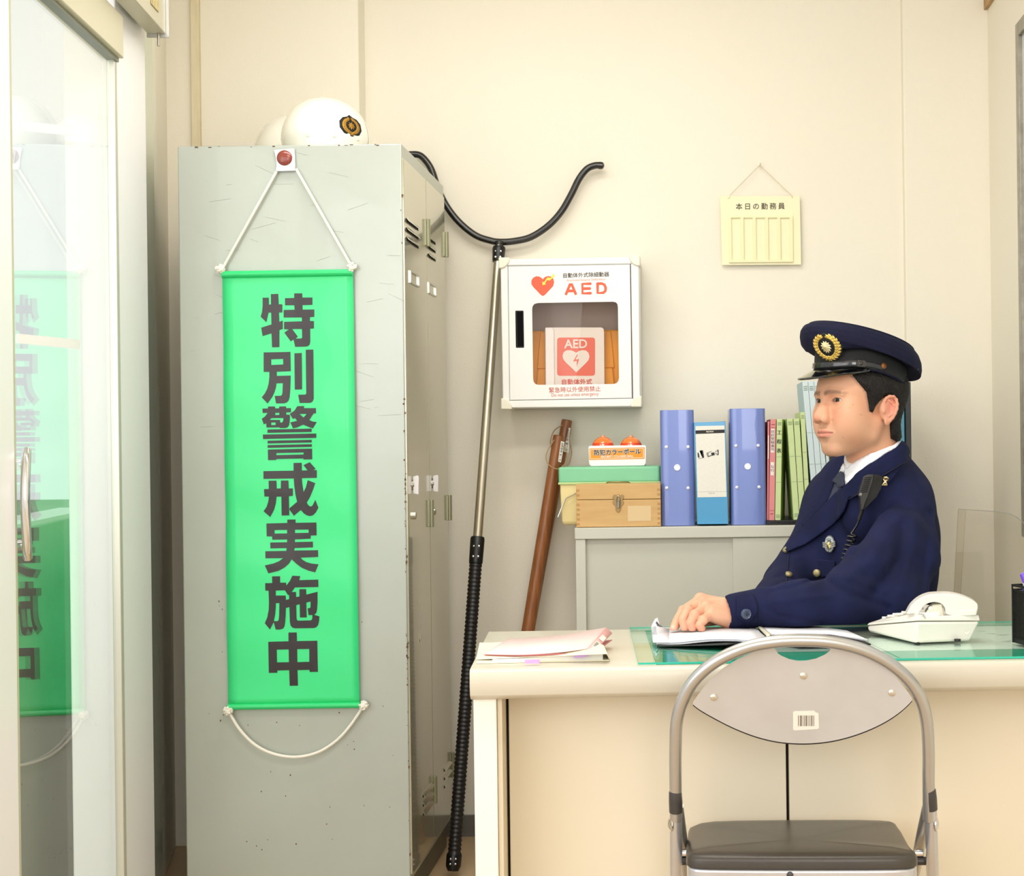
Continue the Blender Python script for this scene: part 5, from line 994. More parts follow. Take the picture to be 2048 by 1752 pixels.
def nets(f, lo, hi, h):
    lo = np.float32(lo); hi = np.float32(hi); n = np.ceil((hi-lo)/h).astype(int)+1
    ax = [lo[i]+h*np.arange(n[i], dtype=np.float32) for i in range(3)]
    val = np.empty(n, np.float32)
    # coarse pass first: only cells near the surface are evaluated finely
    s = 4; ca = [np.arange(0, n[i]+s-1, s) for i in range(3)]
    G = np.stack(np.meshgrid(*[lo[i]+h*ca[i].astype(np.float32) for i in range(3)], indexing='ij'), -1); cv = f(G.reshape(-1, 3)).reshape(G.shape[:3])
    for i in range(len(ca[0])):
        for j in range(len(ca[1])): pass
        break
    big = cv.repeat(s, 0).repeat(s, 1).repeat(s, 2)
    off = s//2; big = big[:n[0], :n[1], :n[2]]
    # nearest coarse sample upstream can be up to s*h*sqrt3 away
    near = np.abs(big) < h*s*1.9; val[:] = big
    idx = np.nonzero(near)
    P = np.stack([ax[0][idx[0]], ax[1][idx[1]], ax[2][idx[2]]], -1); out = np.empty(len(P), np.float32)
    for k in range(0, len(P), 400000): out[k:k+400000] = f(P[k:k+400000])
    val[idx] = out
    ins = val < 0
    c = ins[:-1, :-1, :-1].astype(np.int8)
    cnt = sum(ins[a:n[0]-1+a, b:n[1]-1+b, d:n[2]-1+d].astype(np.int8) for a in (0, 1) for b in (0, 1) for d in (0, 1))
    act = (cnt > 0) & (cnt < 8); ci = np.stack(np.nonzero(act), -1); vid = -np.ones(act.shape, np.int32); vid[act] = np.arange(len(ci))
    acc = np.zeros((len(ci), 3), np.float32); num = np.zeros(len(ci), np.float32)
    for d in range(3):
        o1, o2 = [x for x in range(3) if x != d]
        for a in (0, 1):
            for b in (0, 1):
                p0 = ci.copy(); p0[:, o1] += a; p0[:, o2] += b; p1 = p0.copy(); p1[:, d] += 1
                v0 = val[p0[:, 0], p0[:, 1], p0[:, 2]]; v1 = val[p1[:, 0], p1[:, 1], p1[:, 2]]; m = (v0 < 0) != (v1 < 0)
                t = np.where(m, v0/(np.where(m, v0-v1, 1)), 0); q = p0.astype(np.float32); q[:, d] += t
                acc[m] += q[m]; num[m] += 1
    verts = lo+h*acc/num[:, None]
    quads = []
    for d in range(3):
        o1, o2 = (d+1) % 3, (d+2) % 3
        sl0 = [slice(None)]*3; sl1 = [slice(None)]*3; sl0[d] = slice(0, -1); sl1[d] = slice(1, None)
        a_, b_ = ins[tuple(sl0)], ins[tuple(sl1)]; cr_ = np.stack(np.nonzero(a_ != b_), -1)
        ok = (cr_[:, o1] > 0) & (cr_[:, o2] > 0) & (cr_[:, o1] < n[o1]-1) & (cr_[:, o2] < n[o2]-1); cr_ = cr_[ok]
        fl = a_[cr_[:, 0], cr_[:, 1], cr_[:, 2]]
        def g(da, db):
            q = cr_.copy(); q[:, o1] -= da; q[:, o2] -= db; return vid[q[:, 0], q[:, 1], q[:, 2]]
        Q = np.stack([g(1, 1), g(0, 1), g(0, 0), g(1, 0)], -1); Q[~fl] = Q[~fl][:, ::-1]; quads.append(Q)
    quads = np.concatenate(quads); quads = quads[(quads >= 0).all(1)]
    for _ in range(2):                                         # settle the vertices on the surface
        e = h*.35; g = np.stack([f(verts+V3(*[e if k == i else 0 for k in range(3)]))-f(verts-V3(*[e if k == i else 0 for k in range(3)])) for i in range(3)], -1)/(2*e)
        g2 = (g**2).sum(-1, keepdims=True)+1e-6; st = f(verts)[:, None]*g/g2; l = np.sqrt((st**2).sum(-1, keepdims=True))+1e-9
        verts = verts-st*np.minimum(1, h*.5/l)
    return verts, quads
def np_mesh(name, verts, quads, mats, parent=None, cols=None, base=None, smooth=True):
    me = bpy.data.meshes.new(name); off = np.float32(wloc(parent)) if parent else np.float32(base or (0, 0, 0))
    me.vertices.add(len(verts)); me.vertices.foreach_set('co', (np.asarray(verts, np.float32)-off).ravel())
    me.loops.add(len(quads)*4); me.loops.foreach_set('vertex_index', np.asarray(quads, np.int32).ravel())
    me.polygons.add(len(quads)); me.polygons.foreach_set('loop_start', np.arange(len(quads), dtype=np.int32)*4)
    me.update(calc_edges=True); me.validate()
    for m in (mats if isinstance(mats, (list, tuple)) else [mats]): me.materials.append(m)
    if cols is not None:
        at_ = me.color_attributes.new('Col', 'FLOAT_COLOR', 'POINT'); c4 = np.ones((len(me.vertices), 4), np.float32); c4[:, :3] = cols; at_.data.foreach_set('color', c4.ravel())
    me.polygons.foreach_set('use_smooth', [smooth]*len(me.polygons)); me.update()
    o = bpy.data.objects.new(name, me); COL.objects.link(o)
    if parent: o.parent = parent
    return o
def fnoise(P, s, seed=0):
    """cheap smooth noise from a few rotated sines, about -1..1"""
    r = np.random.RandomState(seed); out = 0
    for i in range(5):
        d = r.normal(size=3); d /= np.linalg.norm(d); out = out+np.sin(P @ np.float32(d*s*(.7+.25*i))+r.uniform(0, 6.28))
    return out/3.2
RES = 1.0
# ================================================================ the officer: head
TH = math.radians(32.0); PIT = math.radians(1.5); HSC = 1.0
hf0 = Vector((-math.cos(TH), -math.sin(TH), 0)); hl = Vector((math.sin(TH), -math.cos(TH), 0))
hu = (Z*math.cos(PIT)-hf0*math.sin(PIT)); hf = hf0*math.cos(PIT)+Z*math.sin(PIT)
Mh = np.float32([list(hf), list(hl), list(hu)])                # rows: local axes in the world
def n3(v): return np.float32(list(v))
H0 = n3(at(1778, 819, 3.20))-((-14)*Mh[0]+77*Mh[1]+0*Mh[2])*HSC/1000
def h2w(P): return (np.asarray(P, np.float32) @ Mh)*HSC/1000+H0
def w2h(P): return ((np.asarray(P, np.float32)-H0) @ Mh.T)*1000/HSC
def h2v(*p): return Vector([float(x) for x in h2w(np.float32(p))])
def face_base(P):
    A = np.abs(P[:, 1]); S = P.copy(); S[:, 1] = A            # mirrored
    d = ell(P, (-4, 0, 46), (95, 76, 80))
    d = smin(d, ell(P, (45, 0, 42), (51, 63, 52)), 14)
    d = smin(d, ell(P, (40, 0, -4), (52, 62, 52)), 16)
    d = smin(d, ell(P, (38, 0, -48), (54, 50, 46)), 16)
    jaw = smin(cone(S, (0, 55, -30), (10, 50, -56), 13, 12), cone(S, (10, 50, -54), (70, 12, -82), 12, 13), 10); d = smin(d, jaw, 24)
    d = smin(d, ell(P, (75.5, 0, -80), (14.0, 21, 15.0)), 12)
    d = smin(d, ell(S, (62, 42, -8), (24, 21, 22)), 22)        # cheekbones
    d = smin(d, ell(S, (60, 36, -36), (28, 22, 30)), 22); d = smin(d, ell(S, (36, 43, -32), (32, 21, 30)), 22)
    d = smin(d, ell(P, (78.5, 0, -50), (20.5, 27, 26)), 12)        # mouth barrel
    # neck
    nk = chain(P, [(-24, 0, -20), (-31, 0, -80), (-38, 0, -150), (-46, 0, -210)], [54, 54.5, 57, 70])
    d = smin(d, nk, 22)
    return d, S
def fhead(P):
    d, S = face_base(P)
    d = smin(d, chain(S, [(92, 4, 28.5), (91.5, 20, 32.5), (82, 42, 30.5)], [8.5, 8.5, 6.5]), 9)                 # brow
    d = smax(d, -ell(S, (101.5, 32, 15.5), (17, 19, 12)), 11)                                                 # sockets
    # nose
    ns = chain(P, [(88, 0, 28), (98, 0, 6), (111, 0, -15)], [7.5, 7.5, 8.5]); ns = smin(ns, ell(P, (109.5, 0, -19), (9, 9.8, 8.5)), 5)
    ns = smin(ns, ell(S, (102, 14, -22), (11, 6.5, 8.5)), 4.5); ns = smin(ns, cone(S, (98, 5, 0), (100, 9, -16), 9, 10), 6)
    d = smin(d, ns, 9)
    d = smax(d, -ell(S, (106.5, 8.0, -28.5), (5.5, 3.6, 4.6)), 1.6)
    d = smax(d, -chain(S, [(99, 23, -17), (93, 23.5, -25)], [1.8, 1.6]), 3)                              # wing crease
    # lips
    up = chain(S, [(100.5, 3, -45), (98.3, 10, -45.0), (87, 28, -48.8)], [4.2, 4.0, 2.4]); lw = chain(S, [(99.3, 0, -56), (96.3, 12, -55.2), (87, 26, -50.2)], [5.3, 4.6, 2.6])
    d = smin(d, up, 4.0); d = smin(d, lw, 4.0)
    d = smax(d, -chain(S, [(109, 0, -50.2), (101.5, 13, -49.9), (92.5, 25.5, -49.4)], [1.1, 1.1, 1.0]), 2.2)
    d = smax(d, -cone(P, (108.5, 0, -33), (106.5, 0, -40), 2.6, 2.4), 4)                                    # philtrum
    d = smax(d, -ell(P, (103, 0, -68), (10, 18, 6)), 8)                                                   # under the lip
    
    # eyelids over the balls, opened by an almond
    ball = np.sqrt(((S-V3(72.8, 30, 17.0))**2).sum(-1))-16.4
    y = (S[:, 1]-30.3)/13.6; zc = 17.3+.6*y
    zu = zc+4.6*np.clip(1-y*y, 0, 1)**.8; zl = zc-3.4*np.clip(1-y*y, 0, 1)**.9
    alm = np.maximum(S[:, 2]-zu, zl-S[:, 2])*.8; alm = np.maximum(alm, (np.abs(y)-1)*13.6); alm = np.maximum(alm, 70-S[:, 0])
    lid = smin(d, ball, 5)
    crease = chain(S, [(93, 22, 23), (95.5, 30, 25.3), (86, 45, 21.5)], [1.1, 1.3, 1.1]); lid = smax(lid, -crease, 2.2)
    d = smax(lid, -alm, 1.0)
    # ears
    e = ell(S, (-12, 79.5, 1), (14.5, 3.6, 24.5), R=np.float32([[.93, -.36, 0], [.36, .93, 0], [0, 0, 1]]).T)
    rim = chain(S, [(0, 77, 8), (0, 79, 17), (-4, 81, 23), (-10, 83.5, 26.5), (-18, 86.5, 26), (-23.5, 88.5, 20), (-25.5, 89.5, 11), (-25, 89, 1), (-22, 87, -9), (-18, 84.5, -17), (-13, 82, -23)], [3.0, 3.2, 3.3, 3.4, 3.4, 3.3, 3.2, 3.1, 3.0, 3.2, 3.5], 2)
    e = smin(e, rim, 3); e = smin(e, ell(S, (-8, 79, -25), (7.5, 3.6, 8.5)), 4)
    e = smin(e, chain(S, [(-9, 83, 18), (-19, 87, 8), (-18, 85, -8), (-10, 82, -14)], [2.4, 2.6, 2.6, 2.6], 1.5), 2.5)
    e = smax(e, -ell(S, (-8, 87, 2), (8.5, 7, 12)), 3); e = smax(e, -ell(S, (-16, 91, 20), (6, 5, 5)), 3)
    e = smin(e, ell(S, (1.5, 78, -3), (4, 4.5, 6)), 2.5)
    back = ell(S, (-6, 72, 0), (12, 9, 22)); e = smin(e, back, 6)
    d = smin(d, e, 3.5)
    return d
def skin_material():
    m = bpy.data.materials.new('skin'); m.use_nodes = True; nt = m.node_tree; b = nt.nodes['Principled BSDF']
    a = nt.nodes.new('ShaderNodeAttribute'); a.attribute_name = 'Col'; nt.links.new(a.outputs['Color'], b.inputs['Base Color'])
    b.inputs['Roughness'].default_value = .48; b.inputs['Specular IOR Level'].default_value = .4
    b.inputs['Subsurface Weight'].default_value = .16; b.inputs['Subsurface Radius'].default_value = (1, .35, .2); b.inputs['Subsurface Scale'].default_value = .006
    tc = nt.nodes.new('ShaderNodeTexCoord'); n = nt.nodes.new('ShaderNodeTexNoise'); n.inputs['Scale'].default_value = 900; nt.links.new(tc.outputs['Object'], n.inputs['Vector'])
    bp = nt.nodes.new('ShaderNodeBump'); bp.inputs['Strength'].default_value = .12; bp.inputs['Distance'].default_value = .001; nt.links.new(n.outputs[0], bp.inputs['Height']); nt.links.new(bp.outputs[0], b.inputs['Normal']); return m
SKIN = skin_material()
LIN_ = lambda *c: np.float32(s2l(c))
def mixc(c, col, w): w = np.clip(w, 0, 1)[:, None]; return c*(1-w)+np.float32(col)*w
def gb(P, c, r): return np.exp(-(((P-np.float32(c))/np.float32(r))**2).sum(-1))
def head_colours(P):
    S = P.copy(); S[:, 1] = np.abs(S[:, 1]); c = np.tile(LIN_(226, 176, 142), (len(P), 1))
    c = mixc(c, LIN_(214, 150, 118), .35+.25*fnoise(P, .07, 3))
    c = mixc(c, LIN_(226, 150, 124), .28*gb(S, (84, 40, -14), (22, 18, 18)))                          # cheeks
    c = mixc(c, LIN_(222, 138, 112), .55*gb(P, (116, 0, -18), (14, 14, 12)))                          # nose
    c = mixc(c, LIN_(222, 134, 116), .7*gb(S, (-14, 84, 6), (18, 10, 34)))                             # ears
    c = mixc(c, LIN_(198, 160, 134), .45*gb(P, (100, 0, -72), (40, 46, 26))+.3*gb(S, (104, 10, -38), (8, 16, 5)))  # shaven area
    c = mixc(c, LIN_(196, 134, 104), .4*gb(S, (92, 33, 14), (14, 15, 5)))
    # lips
    z = P[:, 2]; a = S[:, 1]; w = np.clip((28.5-a)/2.5, 0, 1)*np.clip((P[:, 0]-86)/4, 0, 1)
    zt_ = -42.4-.0075*a*a+1.0*np.exp(-((a-5)/3.5)**2)-.6*np.exp(-(a/2.)**2); zb_ = -60.6+.0115*a*a
    lipw = np.clip((zt_-z)/1.4, 0, 1)*np.clip((z-zb_)/1.6, 0, 1)*w; c = mixc(c, LIN_(206, 124, 112), .68*lipw)
    c = mixc(c, LIN_(120, 58, 50), .8*lipw*np.exp(-((z+50.3-.03*a)/1.2)**2))
    # eyebrows: short hairs
    bx = np.clip((a-8)/40, 0, 1); zb0 = 31.8+3.0*np.sin(bx*2.7)-1.0*bx; th_ = 5.4*(1-.5*bx)
    hair = .84+.2*np.sin(a*3.1+z*2.2+1.7*np.sin(z*.9))*np.cos(z*2.6+a*.7)
    bw = np.exp(-((z-zb0)/th_)**4)*np.clip((a-5)/4, 0, 1)*np.clip((54-a)/9, 0, 1)*np.clip((P[:, 0]-58)/5, 0, 1)
    c = mixc(c, LIN_(78, 58, 46), .74*bw*hair)
    # lash line and inner lids
    y = (a-30.3)/13.6; zc = 17.3+.6*y; zu = zc+4.6*np.clip(1-y*y, 0, 1)**.8; zl = zc-3.4*np.clip(1-y*y, 0, 1)**.9
    inx = np.clip((1.12-np.abs(y))/.1, 0, 1)*np.clip((P[:, 0]-74)/3, 0, 1)
    ew = np.clip(1.08-np.abs(y)**5, .25, 1)*np.where(y < -.2, .6, 1); c = mixc(c, LIN_(34, 24, 20), .9*np.exp(-((z-zu-.3)/1.05)**2)*inx*ew); c = mixc(c, LIN_(150, 92, 76), .6*np.exp(-((z-zl+.5)/1.0)**2)*inx)
    c = mixc(c, LIN_(96, 40, 30), .85*gb(S, (106, 8.0, -29.5), (6, 3.6, 3.0)))  # nostril shade painted into the skin colour
    # moles and freckles
    for (mx, my, mz, r, w) in ((70, 62, 8, 1.6, .35), (74, 60, 2, 1.4, .3), (92, 22, -76, 1.5, .8), (60, 63, -34, 1.6, .75), (76, 53, 4, 1.2, .7), (52, 68, -12, 1.2, .5), (80, 44, -60, 1.1, .5), (88, 38, -30, 1, .4)): c = mixc(c, LIN_(124, 70, 52), w*gb(P, (mx, my, mz), (2.5*r, r, r)))
    fr = fnoise(P, 1.1, 11)*fnoise(P, .7, 5); c = mixc(c, LIN_(190, 122, 92), .35*np.clip(fr-.35, 0, 1)*gb(S, (74, 52, -14), (30, 28, 34)))
    # stubbled hair roots at the temple
    hh = hairline(P); c = mixc(c, LIN_(70, 54, 46), np.clip((hh+7)/9, 0, 1)*np.clip((77-a)/3, 0, 1)*(.62+.38*fnoise(P, 1.6, 21)))
    return c
# ---- hair
def hairline(P):
    """>0 where hair grows (side and back of the head), head-local mm"""
    S = np.abs(P[:, 1]); x, z = P[:, 0], P[:, 2]
    w = fnoise(P, .35, 9)*1.5
    a = np.interp(z+w, [-9, -6, 12, 34, 50, 66, 100], [14, 27, 31, 39, 54, 63, 68])-x
    low = z-np.interp(x, [-60, -38, -33, -28, -18, 0, 8, 17, 19, 60], [-66, -60, -6, 14, 26, 23, 14, -2, -7, -7])+w*.5
    return np.minimum(a, np.minimum(low, 200))
hv, hq = nets(fhead, (-112, -100, -200), (128, 100, 136), 1.5/RES)
hcol = head_colours(hv)
def fhair(P):
    d, S = face_base(P); A = np.abs(P[:, 1])
    hl_ = hairline(P); g = np.clip(hl_/10, 0, 1)
    th_ = 1.2+5.6*g+3.6*np.clip((P[:, 0]*-1-40)/40, 0, 1)
    st = .8*np.sin(P[:, 2]*1.15+P[:, 0]*.75+2*np.sin(P[:, 1]*.11)+.04*P[:, 0]**2*.3)*np.sin(P[:, 0]*.9-P[:, 2]*.5+1.3)
    return smax(d-th_-st*g, -hl_*.6, 2.0)
gv, gq = nets(fhair, (-112, -92, -70), (78, 92, 128), 2.0/RES)
off_ = thing('person', 'person in navy police uniform and peaked cap seated behind the desk, hand on open file', 'person', (at(1750, 1100, 3.4).x, 3.42, 0))
HAIR = mat('hair_black_brown', (15, 12, 10), .5, spec=.3, var=(420, .8, (62, 50, 42), .5, .85), stretch=(1, 1, .25), bump=(420, .9))
np_mesh('hair', h2w(gv), gq, HAIR, off_)
EYE = mat('eye_white', (206, 193, 184), .2, coat=.3); IRI = mat('iris_brown', (40, 20, 12), .3); PUP = mat('pupil_black', (4, 3, 3), .3)
for sg in (1, -1):
    c = np.float32((72.0, 30*sg, 17.0)); gz = np.float32((1, .20 if sg > 0 else .14, -.02)); gz /= np.linalg.norm(gz)
    C_ = Vector([float(x) for x in h2w(c)]); g_ = Vector([float(x) for x in (gz @ Mh)]); r = .0152*HSC
    e_ = obj('eye', MB().lathe(C_, g_, [(r*math.sin(a), r*math.cos(a)) for a in [math.pi-(math.pi-.0)*i/24 for i in range(25)]], 32), EYE, off_)
    def capm(a0, a1, rr): return MB().lathe(C_, g_, [(rr*math.sin(a), rr*math.cos(a)) for a in [a1+(a0-a1)*i/8 for i in range(9)]], 28)
    obj('iris', capm(0, .395, r*1.012), IRI, e_, origin=wloc(off_)); obj('pupil', capm(0, .17, r*1.02), PUP, e_, origin=wloc(off_))

# ---- peaked cap (fitted in head coordinates, millimetres)
CXo = 0.0
RG = [(104, 84, lambda x: np.interp(x, [-104, -50, 0, 30, 70, 104], [43, 58, 72, 79, 82, 80])), (102.5, 83, lambda x: np.interp(x, [-103, 0, 50, 103], [86, 113, 125, 119])), (122, 104, lambda x: np.interp(x, [-120, 0, 60, 120], [74, 110, 122, 121])),
      (133, 114, lambda x: 104+.30*x), (135.5, 115.5, lambda x: 117+.30*x), (134.5, 114.5, lambda x: 129+.29*x), (129, 109.5, lambda x: 141+.275*x), (117, 99, lambda x: 151+.25*x), (104, 87, lambda x: 156+.24*x), (60, 50, lambda x: 160+.235*x), (.5, .5, lambda x: 161)]
def ringp(t, ph, off=0.0):
    i = int(min(len(RG)-2, max(0, math.floor(t)))); f = t-i; (a0, b0, z0), (a1, b1, z1) = RG[i], RG[i+1]
    def pt(a, b, zf): x = a*math.cos(ph); return np.array((x+CXo, b*math.sin(ph), float(zf(x))))
    p = pt(a0, b0, z0)*(1-f)+pt(a1, b1, z1)*f
    if off: d = np.array((math.cos(ph)*84, math.sin(ph)*104, 0)); p = p+d/np.linalg.norm(d)*off
    return p
def H(p): return h2v(*p)
NP_ = 72
def shell(ts, phs=None, off=0.0, closed=True):
    phs = phs or [2*math.pi*k/NP_ for k in range(NP_)]; rows = [[H(ringp(t, ph, off)) for ph in phs]+([H(ringp(t, phs[0], off))] if closed else []) for t in ts]
    return MB().grid(rows)
def catm(a, b, n): return [a+(b-a)*i/n for i in range(n+1)]
NV = mat('cap_navy', (17, 19, 44), .8, spec=.25, bump=(900, .25), var=(60, .3, (20, 22, 50))); BAND = mat('cap_band_black', (24, 25, 28), .6, bump=(1400, .5)); PAT = mat('patent_black', (8, 8, 9), .16, coat=.8)
capo = obj('cap', shell([1]+catm(1.0, 10.0, 36)[1:]), NV, off_, subsurf=1, angle=0)
obj('cap_band', shell(catm(0, 1, 5), off=.4), BAND, capo, origin=wloc(off_), solid=.0012, angle=0)
obj('band_piping', MB().tube([H(ringp(0, 2*math.pi*k/NP_, .6)) for k in range(NP_)], .0018, 8, closed=True), NV, capo, origin=wloc(off_))
obj('crown_piping', MB().tube([H(ringp(7.0, 2*math.pi*k/NP_, .3)) for k in range(NP_)], .0012, 8, closed=True), NV, capo, origin=wloc(off_))
rows = []
for i in range(9):
    s_ = i/8; r_ = []
    for k in range(41):
        ph = math.radians(-68+136*k/40); w = max(0, math.cos(ph*90/68))**.62; b = ringp(0.05, ph, 1.2); L = 44*w*s_
        p = b+np.array((L*.98, L*.12*math.sin(ph), -(22*w*s_**.9)-3*s_*(1-w))); r_.append(H(p))
    rows.append(r_)
obj('visor', MB().grid(rows), PAT, capo, origin=wloc(off_), solid=.0028, angle=0)
obj('visor_rim', MB().tube(rows[-1], .0022, 8), PAT, capo, origin=wloc(off_))
def strap(ph0, ph1, t0, t1, off, m_, nm, solid=.0022, par=None):
    phs = [math.radians(ph0+(ph1-ph0)*k/40) for k in range(41)]
    return obj(nm, shell([t0, (t0+t1)/2, t1], phs, off, closed=False), m_, par or capo, origin=wloc(off_), solid=solid, angle=0, bevel=.0005)
strap(-66, 54, .12, .40, 4.2, PAT, 'chin_strap'); strap(52, 84, .13, .36, 1.8, PAT, 'chin_strap')
p_ = [H(ringp(t, math.radians(a), 4.2)) for a, t in ((53, .10), (62, .10), (65.5, .26), (62, .42), (53, .42))]
obj('strap_tip', MB().prism(p_, (-.0006, -.0028, 0)), PAT, capo, origin=wloc(off_), bevel=.0005)
q_ = H(ringp(.26, math.radians(57), 6.8)); obj('strap_stud', MB().lathe(q_, (-.2, -1, 0), [(.0042, 0), (.0036, .002), (0, .0032)], 16), PAT, capo, origin=wloc(off_))
GOLD = mat('badge_gold', (232, 196, 104), .36, metal=.75, bump=(900, .3)); BRZ = mat('button_bronze', (158, 104, 62), .4, metal=.7, bump=(500, .6)); BKC = mat('badge_black', (10, 10, 12), .7)
q_ = H(ringp(.38, math.radians(86), 1.2)); nrm = Vector([float(x) for x in (np.float32((.02, 1, .05)) @ Mh)])
obj('cap_button', MB().lathe(q_, nrm, [(.0066, 0), (.0066, .0018), (.0052, .0032), (0, .0038)], 24), BRZ, capo, origin=wloc(off_))
for a_, t_ in ((98, 2.7), (124, 3.2)):
    q_ = H(ringp(t_, math.radians(a_), .2)); obj('vent_eyelet', MB().lathe(q_, nrm, [(.0018, 0), (.0018, .0008), (0, .0008)], 12), PAT, capo, origin=wloc(off_))
def emblem(P3, parent, base, gold, back, scale=1.0, pieces=True):
    """P3(w, h, d) -> world; w right, h up in mm, d outwards. Wreath of leaves round a rayed rosette."""
    def plate(loop, d0, d1):
        n = len(loop); m_ = MB(); m_.add([P3(w, h, d0) for w, h in loop]+[P3(w, h, d1) for w, h in loop], [tuple(range(n, 2*n))]+[(i, (i+1) % n, n+(i+1) % n, n+i) for i in range(n)]); return m_
    bk_ = []
    for i in range(48):
        a = 2*math.pi*i/48; r = 1+.035*math.cos(12*a); bk_.append((27*r*math.sin(a), 31*r*math.cos(a)))
    cen = [P3(0, 0, .3)]; m_ = MB(); rows_ = [[P3(w*f, h*f, .3+(1.2 if f < .97 else 0)) for w, h in bk_+bk_[:1]] for f in (1, .94, .6, .3, .02)]
    o = obj('badge', m_.grid(rows_), back, parent, origin=base, angle=0)
    g = MB()
    for sg in (-1, 1):
        for j in range(11):
            t = j/10; a = math.radians(200+(-168)*t) if sg > 0 else math.radians(-20+168*t)
            a = math.radians(195-155*t); rw, rh = 18.5, 23.5
            cx_, cy_ = -rw*math.sin(a)*-sg, rh*math.cos(a)
            ta = math.atan2(-rh*math.sin(a), rw*math.cos(a)*1.0)
            dw, dh = sg*math.cos(a)*-rw, rh*math.sin(a); l_ = math.hypot(dw, dh); dw /= l_; dh /= l_
            for k, (sp, ln) in enumerate(((-.42, 12), (.42, 12), (0, 13))):
                ux, uy = dw*math.cos(sp)-dh*math.sin(sp), dw*math.sin(sp)+dh*math.cos(sp); px_, py_ = -uy, ux; wd = 2.5
                lp = [(0, 0), (.35, 1), (.7, .8), (1, 0), (.7, -.8), (.35, -1)]
                L3 = [P3(cx_+(ux*ln*u+px_*wd*v)*1.0, cy_+(uy*ln*u+py_*wd*v), 2.2) for u, v in lp]
                top = P3(cx_+ux*ln*.5, cy_+uy*ln*.5, 4.0); n = 6; g.add(L3+[top], [(i, (i+1) % n, n) for i in range(n)])
    for (fx, fy) in ((-5.5, 23), (5.5, 23), (0, -22), (-4, -25), (4, -25)):
        L3 = [P3(fx+(4.0 if i % 2 else 2.4)*math.cos(i*math.pi/5), fy+(4.0 if i % 2 else 2.4)*math.sin(i*math.pi/5), 2.4) for i in range(10)]; g.add(L3+[P3(fx, fy, 4.6)], [(i, (i+1) % 10, 10) for i in range(10)])
    obj('wreath', g, gold, o, origin=base, smooth=False)
    L3 = [P3((9.4 if i % 2 else 6.8)*math.cos(i*math.pi/12), (14 if i % 2 else 10)*math.sin(i*math.pi/12)+0, 2.4) for i in range(24)]
    obj('rosette', MB().add(L3+[P3(0, 0, 7)], [(i, (i+1) % 24, 24) for i in range(24)]), mat('rosette_pale_gold', (244, 226, 176), .4, metal=.5) if gold is GOLD else gold, o, origin=base, smooth=False)
    return o
def capP(w, h, d):
    ph = math.radians(20)+w/84.0; t = np.interp(h, [-32, -12, 0, 33], [.55, 1.15, 2.4, 5.1]); a = ringp(max(.3, t), ph, 0)
    # the badge is stiff: straighten it between its lower and upper rim
    lo = ringp(.75, ph, 2.5); hi = ringp(4.2, ph, 1.0); f = (h+32)/64; r_ = lo*(1-f)+hi*f; dd_ = np.array((math.cos(ph), math.sin(ph), 0)); z_ = 96+58*f
    r_[2] = z_; return H(r_+dd_*(d+4*math.sin(math.pi*min(1, max(0, f)))))
emblem(capP, capo, wloc(off_), GOLD, BKC)
# ================================================================ the officer: uniform and hands (world metres)
def A_(px, py, Y): return np.float32(list(at(px, py, Y)))
TT = math.radians(35); tF = V3(-math.cos(TT), -math.sin(TT), 0); tL = V3(math.sin(TT), -math.cos(TT), 0); RT3 = np.stack([tF, tL, V3(0, 0, 1)], 1)
def neck_h(P, r):       # P in head-local mm
    return chain(P, [(-24, 0, -20), (-32, 0, -80), (-40, 0, -150), (-48, 0, -215)], [r-4, r-4, r, r+8])
def neckw(P, r, tab):
    q = w2h(P); return np.maximum(neck_h(q, r), (q[:, 2]-np.interp(q[:, 0], *tab))*.75)/1000
T_SH = ([-90, -33, 0, 20, 34], [-66, -76, -90, -110, -126]); T_JK = ([-90, -60, -20, 10, 34], [-70, -79, -97, -122, -150])
LS, LE, LW_ = A_(1812, 1022, 3.25), A_(1792, 1203, 3.09), A_(1474, 1223, 2.985)
LM1, LM2 = A_(1690, 1207, 3.05), A_(1600, 1209, 3.02)
def ftorso(P):
    d = ell(P, A_(1738, 1085, 3.40), (.122, .185, .215), RT3)
    d = smin(d, ell(P, A_(1728, 1245, 3.42), (.125, .170, .20), RT3), .06)
    d = smin(d, cone(P, A_(1668, 1008, 3.50), A_(1803, 1010, 3.28), .058, .056), .05)
    d = smin(d, chain(P, [A_(1700, 955, 3.42), A_(1768, 935, 3.36), A_(1800, 985, 3.29)], [.035, .05, .05]), .04)
    return d
def farms(P):
    a = chain(P, [LS, A_(1812, 1110, 3.17), LE], [.060, .066, .054], .02)
    f = chain(P, [LE, LM1, LM2, A_(1530, 1216, 3.0)], [.054, .050, .046, .038], .02); a = smin(a, f, .03); a = smin(a, chain(P, [A_(1792, 1075, 3.15), A_(1735, 1135, 3.075), A_(1690, 1180, 3.04)], [.056, .050, .040], .01), .03)
    b = chain(P, [A_(1672, 1020, 3.50), A_(1578, 1168, 3.37), A_(1530, 1222, 3.16)], [.058, .052, .044], .02)
    return a, b
